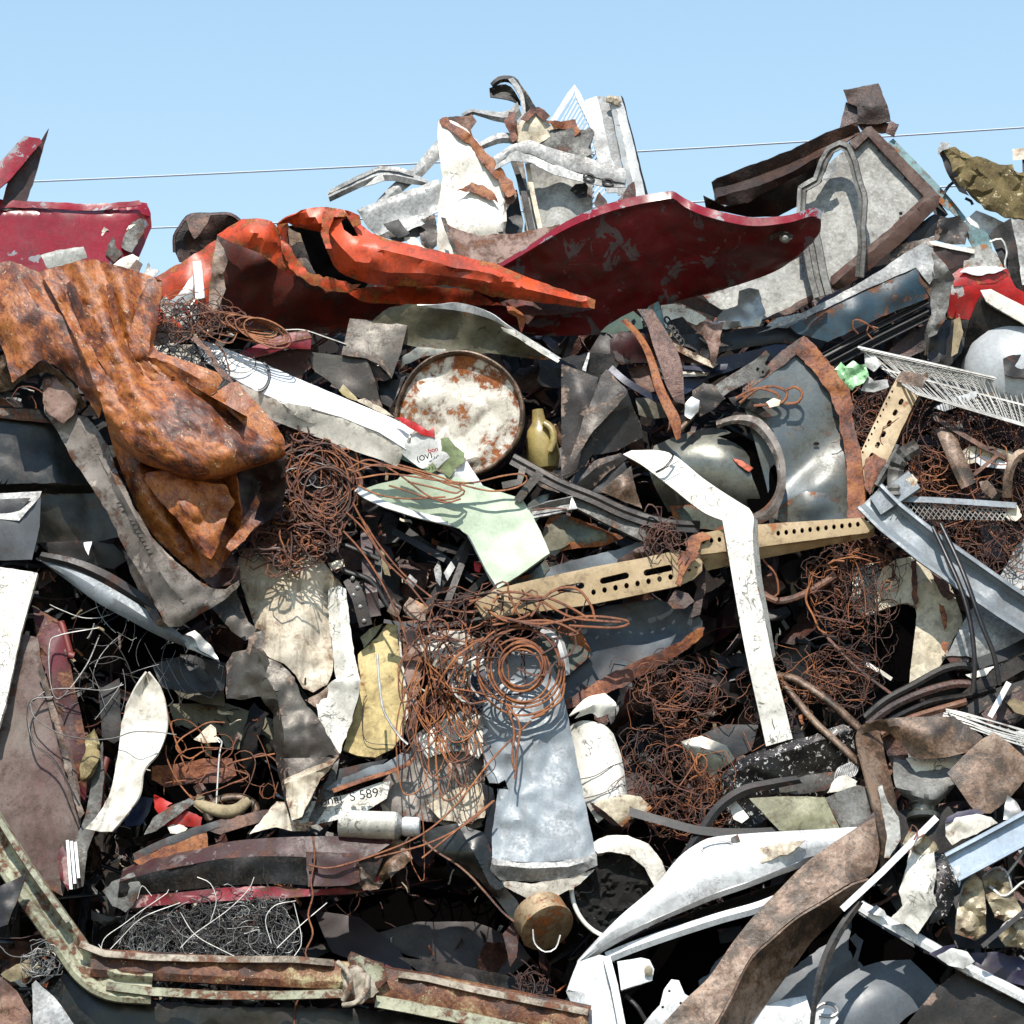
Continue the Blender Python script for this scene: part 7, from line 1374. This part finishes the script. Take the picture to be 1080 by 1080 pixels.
# dark curved bars
cb = [('steel_dark', '912,757 935,738 965,722 995,706 1018,702 1030,708', 9, 'uppermost'), ('rust_dark', '915,765 940,746 970,732 1005,722 1030,722', 10, 'second'), ('black_paint', '925,768 955,752 985,740 1020,734 1050,726', 8, 'third'), ('rust_brown', '930,775 955,760 985,750 1020,740', 8, 'fourth'), ('rust_dark', '960,768 985,758 1010,752', 10, 'lowest')]
for i, (m, ps, w_, l) in enumerate(cb):
    sweep('curved_bar', m, ps, [(-w_/2, -3), (-w_/2+1, 1), (0, 3), (w_/2-1, 1), (w_/2, -3)], z=46+i*4, smooth=True, n=(1, 12), L='dark curved bar above the saddle plate, %s of five' % l, C='bar', G='dark curved bars')
for i, (m, a, b, w_, l) in enumerate((('slate', '1030,700,0 1060,690,4 1110,665,4', '', 12, 'dark slate bar running to the right edge under the zinc sheet'), ('black_paint', '1010,745,0 1040,720,6 1075,700,6 1110,690,2', '', 16, 'broad black bar at the right edge'), ('steel_dark', '1010,760,0 1045,735,4 1110,715,4', '', 14, 'dark steel bar below the broad black bar'), ('rust_dark', '1040,760,0 1070,740,4 1110,730,4', '', 18, 'dark rusty plate bar at the right edge'))):
    sweep('dark_bar', m, a, [(-w_/2, -4), (-w_/2, 2), (w_/2, 2), (w_/2, -4)], z=42+i*3, n=(1, 14), L=l, C='bar')
S('white_tip', 'white_speckled', '1018,712 1040,704 1050,702 1040,712 1025,716', z=54, step=3, rag=1, L='white frayed tip between the two black cables', C='scrap piece')
sweep('white_stick', 'white_clean', '1064,720,0 1054,738,4 1044,756,4', box_prof(6, 3), closed=True, z=66, L='short white stick right of the black cables', C='stick')
S('straw_scrap', 'clay', '1060,740 1070,736 1090,744 1090,756 1072,752', z=60, step=3.5, cr=(3, 6), L='straw coloured scrap at the right edge', C='scrap piece')
tubes('shredded_mesh', 'wire_white', [[(990+rn.uniform(0, 10), 748+k*1.0, 0), (1020+rn.uniform(-5, 5), 752+k*1.5, 6), (1050, 762+k*1.6+rn.uniform(-2, 2), 6), (1100, 776+k*1.7+rn.uniform(-2, 2), 2)] for k in range(11)]+[[(1000+k*9, 750+k*2.6, 4), (1012+k*9, 768+k*2.6, 4)] for k in range(10)], r=.9, z=72, L='shredded silvery mesh strip above the saddle plate', C='mesh')
# black speckled panel
t = E('speckled_sheet', 'black glossy panel covered with white specks below the pipes', 'panel', 840, 870, 30)
S('panel_face', 'black_speckled', '754,824,0 770,808,4 790,796,8 820,784,10 850,778,12 880,766,12 905,760,10 915,775,6 912,800,2 890,812,0 855,824,0 820,836,0 790,848,-4 770,862,-6 764,845,-2', crease=('760,822,10 800,802,16 850,786,18 905,768,14',), z=36, step=5, cr=((3, 20), (1.5, 8)), rag=1, th=2, par=t)
S('lower_fold', 'black_speckled', '766,862,0 790,848,4 820,838,6 860,824,6 900,814,4 905,826,0 870,838,0 840,848,-2 810,862,-4 788,880,-6 770,876,-4', z=30, step=5, cr=(3, 16), par=t)
S('silver_plate', 'steel_polished', '718,782,0 740,776,4 766,786,6 775,800,4 768,806,2 752,818,0 735,808,0', crease=('720,784,4 748,792,10 770,806,4',), z=40, step=5, cr=(1, 16), L='folded shiny silver plate left of the speckled panel', C='plate')
S('dark_plate', 'slate', '740,774,0 765,764,4 800,765,4 792,792,2 775,800,0 762,786,2', z=36, step=5, L='slate plate beside the folded silver plate', C='plate')
strip('black_band', 'slate', '840,818 800,824 775,832 752,850 735,875 715,905 706,920', '846,826 808,834 780,842 760,858 744,880 722,908 702,922', z=60, bow=3, L='dark slate band slanting down to the white car part', C='band')
sweep('black_bar', 'black_plastic', '664,856,0 700,866,6 740,876,8 790,878,8 860,874,6', box_prof(9, 5), closed=True, z=54, smooth=True, L='black flat bar lying across above the white car part', C='bar')
S('white_block', 'white_enamel', '768,850 776,844 790,862 782,868 774,864', z=50, step=4, L='small white block under the speckled panel', C='block')
S('olive_plate', 'olive', '790,842,0 820,840,4 850,840,6 870,841,6 878,858,4 888,878,0 855,880,0 822,876,0', inner='850,860,10', z=66, step=6, cr=(.8, 30), rag=.4, th=2, L='smooth olive plate lying above the white car part', C='plate')
S('mottled_plate', 'galv_dirty', '870,842,0 884,835,4 905,828,6 918,832,4 922,848,2 915,866,2 900,874,0 890,878,0 880,860,2', z=64, step=5, cr=(2, 14), L='mottled grey plate right of the olive plate', C='plate')
S('crushed_bits', 'white_enamel', '872,836 880,822 892,818 905,824 900,832 884,836', z=56, step=3.5, cr=(5, 6), rag=2, L='crushed white and brown bits above the mottled plate', C='scrap piece')
tubes('small_spring', 'galv', [ringpath(884+2.6*k, 818-k*1.2, 3, 9, 0, rot=15) for k in range(8)], r=1, z=52, L='small bright coil spring at the end of the pipes', C='spring')
S('grey_tongue', 'galv_dirty', '820,826,0 850,818,4 880,814,6 900,818,4 870,834,2 840,838,0 822,836,-2', z=46, step=5, cr=(2, 12), L='dull grey tongue under the speckled panel', C='scrap piece')
# saddle plate
t = E('saddle_plate', 'brown rusted plate bent over like a saddle at right', 'plate', 930, 920, 60)
S('top_face', 'rust_plate', '904,776,0 910,765,6 925,759,10 960,758,12 1005,757,12 1022,768,12 1036,778,10 1028,792,10 1000,799,10 972,801,8 960,797,4 950,782,2 940,773,0 925,769,-2 914,772,-2', inner='980,778,20 950,766,14', z=66, step=5, soft=2, cr=(.8, 20), rag=.3, th=2.5, par=t)
loft('left_leg', 'rust_plate', ['914,762,2 906,768,8 904,780,12 910,808,16 918,840,18 925,870,18 930,895,16 928,915,12', '926,762,-6 930,775,-8 934,800,-4 941,825,2 946,850,6 950,875,8 946,895,8 932,915,10'], z=62, n=(1, 24), smv=False, th=2.5, par=t)
S('inner_shade', 'rust_dark', '918,770,0 930,762,2 950,768,4 958,790,0 958,810,-4 948,820,-8 942,812,-6 934,790,-2', z=50, step=5, par=t)
S('pale_strip', 'galv_pale', '926,830 930,828 936,845 948,862 950,885 938,905 932,905 936,880 930,855', z=78, step=4, cr=(1, 8), L='pale slat leaning on the saddle plate leg', C='slat')
t = E('silver_bowl', 'crushed silver bowl on a round socket under the saddle plate', 'bowl', 980, 880, 50)
loft('bowl_wall', 'galv_dirty', ['943,798,-10 960,790,-18 985,790,-18 1010,800,-14', '942,812,4 960,812,0 985,812,0 1012,806,0', '944,828,10 960,834,16 985,838,16 1008,826,6', '950,838,4 965,846,8 985,850,6 1000,838,0'], z=56, n=(2, 14), th=2, par=t, step=5)
S('bowl_inside', 'white_speckled', '955,800,0 975,793,2 1000,792,2 1018,798,0 1012,812,-2 990,822,-4 968,818,-4', z=58, step=4, cr=(2, 8), rag=1, par=t)
lathe('socket', 'steel_polished', [(0, 13), (4, 16), (8, 16), (10, 14), (16, 14), (19, 18), (24, 18), (26, 16)], (974, 842, 52), (0, 1, .35), par=t, seg=28)
S('brown_plate', 'rust_plate', '999,815,0 1015,798,2 1035,780,4 1048,772,4 1065,784,4 1082,800,2 1083,820,0 1065,842,0 1045,858,0 1030,858,0 1022,848,0 1010,830,0', inner='1040,815,4', z=80, step=5.5, cr=(1, 26), rag=.5, th=2.5, L='square brown rusted plate beside the silver bowl', C='plate')
# twisted band
t = E('twisted_band', 'wide twisted rusty metal band in front of the white car part', 'band', 760, 1080, 90)
loft('upper_fold', 'rust_plate', ['690,1090,8 722,1055,8 748,1030,8 772,995,10 796,965,12 820,940,12 850,910,12 880,888,10 905,872,6 922,862,0', '719,1090,11 744,1058,11 771,1024,13 797,988,15 828,957,15 857,931,14 885,911,13 908,898,10 920,886,6 924,874,2', '748,1090,14 768,1055,14 790,1012,16 812,990,18 840,966,18 870,948,16 895,932,15 915,925,10 924,915,6 928,895,2'], z=86, smv=False, n=((1.2, 30), (.8, 9)), th=2.5, par=t, step=6)
loft('lower_fold', 'rust_plate', ['748,1092,14 768,1056,14 790,1013,16 812,991,18 840,967,18 870,949,16 895,933,15 915,926,10', '780,1092,-26 812,1050,-26 838,1015,-26 856,990,-24 876,972,-20 889,958,-14 902,944,-6 916,928,6'], z=86, smv=False, n=(1, 30), th=2.5, par=t, step=6)
S('shade_end', 'rust_dark', '888,884,0 905,872,2 922,856,4 926,880,4 928,905,2 920,920,0 908,910,0 898,895,0', z=82, step=5, cr=(1, 14), par=t)
# white stick & strips
t = E('white_lath', 'long white lath slanting over the twisted band', 'lath', 890, 960, 110)
sweep('lath', 'white_clean', '888,959,0 930,920,0 965,885,0 988,862,0', box_prof(7, 4), closed=True, z=112, par=t)
tubes('tie', 'wire_rust', ['960,878 962,870 968,876 964,886', '968,884 975,880'], r=.9, z=118, par=t)
strip('black_strap', 'black_plastic', '903,950,8 886,972,6 870,1000,4 860,1030,2 856,1060,0 853,1090,0', '911,952,8 895,975,6 880,1003,4 871,1030,2 862,1060,0 858,1090,0', z=102, bow=2, n=(.6, 10), L='thin black and chrome strap curling down below the white lath', C='strap')
# galv rail right
t = E('zinc_rail', 'bright blue grey zinc rail entering from the right edge', 'rail', 1040, 920, 110)
sweep('rail_web', 'alu_blue', '1004,915,0 1040,896,0 1110,858,0', [(-17, 4), (-16, 8), (-13, 8), (-12, 1), (12, 1), (13, 6), (16, 6), (17, 0)], z=112, step=8, n=(.5, 20), th=1.6, par=t)
S('torn_end', 'alu', '1000,900,0 1010,905,2 1014,925,2 1012,936,0 1006,922,0', z=110, step=3.5, cr=(3, 7), par=t)
# car door white
t = TG = E('white_car_part', 'big white car tailgate lying open at the bottom right of centre', 'car part', 700, 1080, 60)
loft('upper_skin', 'white_clean', ['609,1013,2 630,990,8 655,965,12 690,935,14 715,905,14 735,890,14 752,883,12 790,879,10 840,876,8 905,872,4', '609,1015,10 640,985,22 680,955,28 715,932,32 750,918,34 785,905,34 820,895,30 850,888,24 900,884,10', '610,1017,8 645,992,18 690,970,22 720,957,24 755,942,26 790,930,26 820,918,24 850,905,18 900,893,8'], z=62, n=(.8, 60), th=3, par=t, step=7)
loft('edge_roll', 'white_clean', ['610,1017,8 645,992,18 690,970,22 720,957,24 755,942,26 790,930,26 820,918,24 845,908,18 868,893,8', '612,1020,0 647,997,8 690,975,12 720,962,14 755,948,16 790,936,16 820,924,14 846,914,8 866,900,2'], z=62, smv=False, th=2, par=t)
strip('inner_gap', 'slate', '650,995 690,977 730,962 780,945 840,925', '655,1002 695,985 735,973 780,958 840,936', z=56, bow=-6, par=t)  # dark strip paints the shade in the gap
sweep('lower_frame', 'white_clean', '640,1010,0 670,998,4 710,984,6 760,968,6 805,955,4 850,935,2', [(-6, -8), (-6, 0), (0, 4), (6, 0), (6, -8)], z=66, smooth=True, n=(.8, 20), par=t)
S('side_face', 'white_clean', '597,1046,0 603,1030,4 609,1015,8 632,1007,8 642,1009,6 648,1030,6 655,1060,4 662,1100,2 615,1100,0 608,1070,0', crease=('600,1044,6 618,1048,10 645,1046,8', '622,1010,14 620,1050,12 628,1100,8'), z=68, step=5.5, cr=(1, 20), rag=.3, th=2, par=t)
sweep('side_rib', 'white_clean', '640,1010,0 648,1040,2 658,1092,2', box_prof(8, 6), closed=True, z=80, par=t)
LP = S('latch_plate', 'white_clean', '651,1014,0 676,1010,4 685,1012,4 690,1022,4 688,1034,2 676,1038,2 655,1044,0', z=80, step=5, rag=.2, th=3, par=t)
lathe('latch_bolt', 'cream', [(0, 4.5), (2, 4.5), (3, 2)], (684, 1024, 86), (0, 0, 1), par=LP, seg=14, squash=1.3)
S('hinge_bracket', 'white_clean', '676,1084,0 688,1068,4 696,1060,6 700,1044,6 708,1033,6 716,1034,6 722,1048,6 732,1054,4 742,1062,4 760,1100,2 674,1100,0', holes=[hole(706, 1045, 1.6), hole(699, 1062, 1.6), hole(718, 1058, 1.6)], z=56, step=4.5, rag=.2, th=3, par=t)
S('dark_inside', 'shade_black', '648,1012,0 700,992,2 780,968,4 860,945,4 900,960,0 860,1020,-4 780,1060,-8 700,1080,-10 655,1090,-8', z=10, step=8, par=t)  # shaded interior painted as a flat black sheet
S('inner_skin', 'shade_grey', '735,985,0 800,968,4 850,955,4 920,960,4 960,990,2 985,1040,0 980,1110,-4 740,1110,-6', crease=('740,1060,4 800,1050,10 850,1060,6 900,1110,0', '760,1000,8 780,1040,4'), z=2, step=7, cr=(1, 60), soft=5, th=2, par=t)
S('inner_rib', 'white_clean', '745,1100,0 770,1070,4 800,1060,6 850,1064,6 850,1100,2', z=54, step=6, soft=2, par=t)
S('inner_rib', 'white_clean', '842,1110,0 846,1075,4 862,1066,4 874,1062,4 884,1074,4 878,1084,2 862,1088,0 858,1110,0', z=60, step=4, par=t)
S('hook_plate', 'plastic_grey', '880,1022 900,1010 904,1000 896,990 902,984 910,992 905,1012 902,1035 885,1052 870,1060 868,1040', z=10, step=4.5, par=t)
tubes('gas_strut', 'black_plastic', ['660,1050,0 672,1062,4 680,1076,0'], r=2.6, seg=10, z=66, par=t)
tubes('mirror_clip', 'alu', [ringpath(756, 893, 16, 6, 0, rot=-8)], r=1.2, z=84, par=t)
S('latch_scrap', 'galv_dirty', '770,884 778,880 782,890 774,896', z=82, step=3, par=t)
# bottom right
S('paint_scar', 'cream_stained', '785,905 800,895 830,888 850,886 838,897 812,908 795,912', z=93, step=4, rag=2.5, par=TG)
t = E('door_bottom', 'white enamelled door bottom edge slanting down to the right corner', 'car part', 1000, 1020, 70)
sweep('edge_bar', 'white_clean', '906,955,0 930,970,2 975,995,2 1020,1022,2 1060,1042,2 1110,1068,0', [(-7, -10), (-6, 0), (0, 2), (5, 0), (6, -12)], z=82, n=(.8, 16), par=t)
S('dark_panel', 'steel_dark', '945,1100,0 960,1075,4 985,1045,8 1010,1024,10 1060,1050,10 1110,1075,8 1110,1110,0', z=64, step=7, cr=(1, 40), th=2, par=t)
S('under_shadow', 'shade_black', '900,960,0 940,985,2 1000,1020,4 960,1075,0 940,1110,-6 880,1110,-8', z=10, step=8, par=t)  # shadow under the door edge painted as a black sheet
S('bright_chip', 'alu_white', '915,962 924,954 932,960 936,968 926,966', z=92, step=3, cr=(2, 5), L='tiny bright torn chip on the door bottom edge', C='scrap piece')
t = E('dotted_can', 'crushed white can with black dots under the zinc rail', 'can', 965, 980, 90)
S('can_face', 'white_speckled', '948,940,0 956,915,4 960,895,6 972,902,8 985,898,8 988,920,6 984,940,8 988,955,6 978,970,4 968,985,2 955,975,0 940,968,0 952,955,2', crease=('976,904,16 972,925,12 964,940,18 950,960,6', '988,912,6 978,940,18 984,965,4'), z=92, step=3.8, cr=(3, 9), rag=.8, par=t)
S('can_end', 'tin_beige', '952,890,0 958,876,4 970,878,6 986,888,6 990,896,4 978,904,4 962,898,2', z=96, step=3.5, cr=(4, 7), rag=1, par=t)
S('can_side', 'black_speckled', '986,898,0 998,902,2 1008,925,2 1006,950,0 1000,965,-2 988,972,0 980,974,0 986,950,2', z=84, step=4, cr=(3, 9), par=t)
for i, (o, l) in enumerate((('1008,985,0 1010,960,4 1016,935,6 1028,922,6 1036,930,4 1040,960,4 1040,985,2 1028,992,0', 'crushed beige tin standing right of the dotted can'), ('1036,925,0 1050,915,4 1062,920,6 1068,940,4 1078,960,4 1070,975,2 1050,968,2 1040,945,0', 'gold inside tin crushed behind the beige tin'), ('1052,985,0 1062,972,4 1080,968,6 1100,975,4 1100,1005,2 1078,1000,0 1060,998,0', 'flattened beige tin near the right bottom corner'))):
    tt = E('crushed_tin', l, 'tin', 1040, 985, 80)
    S('tin_wall', 'tin_beige', o, z=90+2*i, step=3.8, cr=((8, 12), (3, 7)), soft=0, rag=.8, th=1.6, par=tt)
    p0 = pts(o); tubes('tin_rim', 'galv', [[(p[0], p[1], p[2]+91+2*i) for p in p0[:4]]], r=1.1, par=tt)
t = E('printed_pack', 'white pack with a purple band beside the zinc rail', 'packet', 1020, 890, 90)
S('pack_face', 'white_enamel', '997,866,0 1010,862,4 1030,858,6 1045,862,6 1052,868,4 1040,874,4 1030,880,4 1015,885,2 1004,892,0 997,882,0', z=98, step=3.8, cr=(3, 9), par=t)
S('purple_band', 'purple_print', '998,862 1010,856 1030,853 1038,858 1030,862 1012,865 998,868', z=103, step=3.5, cr=(1, 8), par=t)
S('printed_pack', 'purple_print', '980,1006,0 995,998,4 1010,996,4 1004,1004,2 990,1012,0', z=94, step=3.5, cr=(2, 7), L='purple scrap of packaging on the door bottom edge', C='packet')
S('printed_pack', 'bag_pale', '988,1008,0 1004,1000,4 1020,1004,4 1028,1014,2 1016,1022,0 1000,1018,0', z=96, step=3.5, cr=(3, 7), L='blue white packaging scrap beside the purple scrap', C='packet')
S('purple_wrapping', 'purple_print', '1024,1005,0 1050,1004,4 1080,1012,4 1100,1020,2 1100,1045,0 1060,1035,0 1030,1022,0', z=72, step=4.5, cr=(3, 10), L='dark purple wrinkled wrapping at the bottom right', C='wrapping')
sweep('dark_rod', 'slate', '1036,998,0 1060,978,2 1100,945,2', box_prof(5, 4), closed=True, z=108, L='thin dark rod slanting up to the right edge', C='rod')
for i, (a, l) in enumerate((('1056,905,0 1070,895,4 1095,890,2', 'upper'), ('1060,925,0 1075,905,4 1090,880,2', 'middle'), ('1044,935,0 1060,945,4 1080,930,4 1095,935,2', 'lower'))):
    tubes('wire_loop', 'wire_white', [a], r=1.6, seg=8, z=92+i, L='pale rod under the zinc rail, %s of three' % l, C='rod', G='pale rods under the zinc rail')
S('pale_blue_plate', 'bag_pale', '1070,772,0 1085,770,4 1110,772,4 1110,800,0 1082,798,0', z=62, step=5, L='pale blue plate behind the square brown plate at the right edge', C='plate')
S('shiny_cone', 'alu', '1058,865,0 1062,838,4 1072,846,6 1078,856,6 1072,866,2', z=84, step=3.5, cr=(3, 7), L='shiny pointed foil right of the square brown plate', C='foil')
S('dark_backing', 'black_paint', '940,855,0 1000,850,4 1060,866,4 1000,900,0 950,900,-4', z=50, step=7, L='black plate behind the purple banded pack', C='plate')
S('dark_backing', 'slate', '1000,900,0 1040,940,2 1100,960,2 1100,1000,0 1010,1000,-4 990,960,-4', z=58, step=7, cr=(3, 20), L='slate plate behind the crushed beige tins', C='plate')

TG2 = TG
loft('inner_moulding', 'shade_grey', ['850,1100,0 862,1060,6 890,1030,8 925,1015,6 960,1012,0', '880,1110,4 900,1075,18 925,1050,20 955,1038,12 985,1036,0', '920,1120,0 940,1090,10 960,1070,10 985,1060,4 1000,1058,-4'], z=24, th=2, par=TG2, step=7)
loft('inner_moulding', 'white_clean', ['770,1110,0 790,1078,4 815,1058,6 850,1050,0', '775,1120,6 800,1090,12 825,1072,12 855,1066,2', '800,1130,0 815,1104,6 835,1088,6 860,1082,0'], z=34, th=2, par=TG2, step=6)  # painted white as the lit part of the shaded inside
tubes('strap_end', 'alu', ['860,1064 868,1058 880,1060 884,1068 874,1072 864,1070'], r=2, z=64, par=TG2)
S('vent_block', 'slate', '757,980 782,976 785,990 760,995', z=26, step=5, par=TG2)
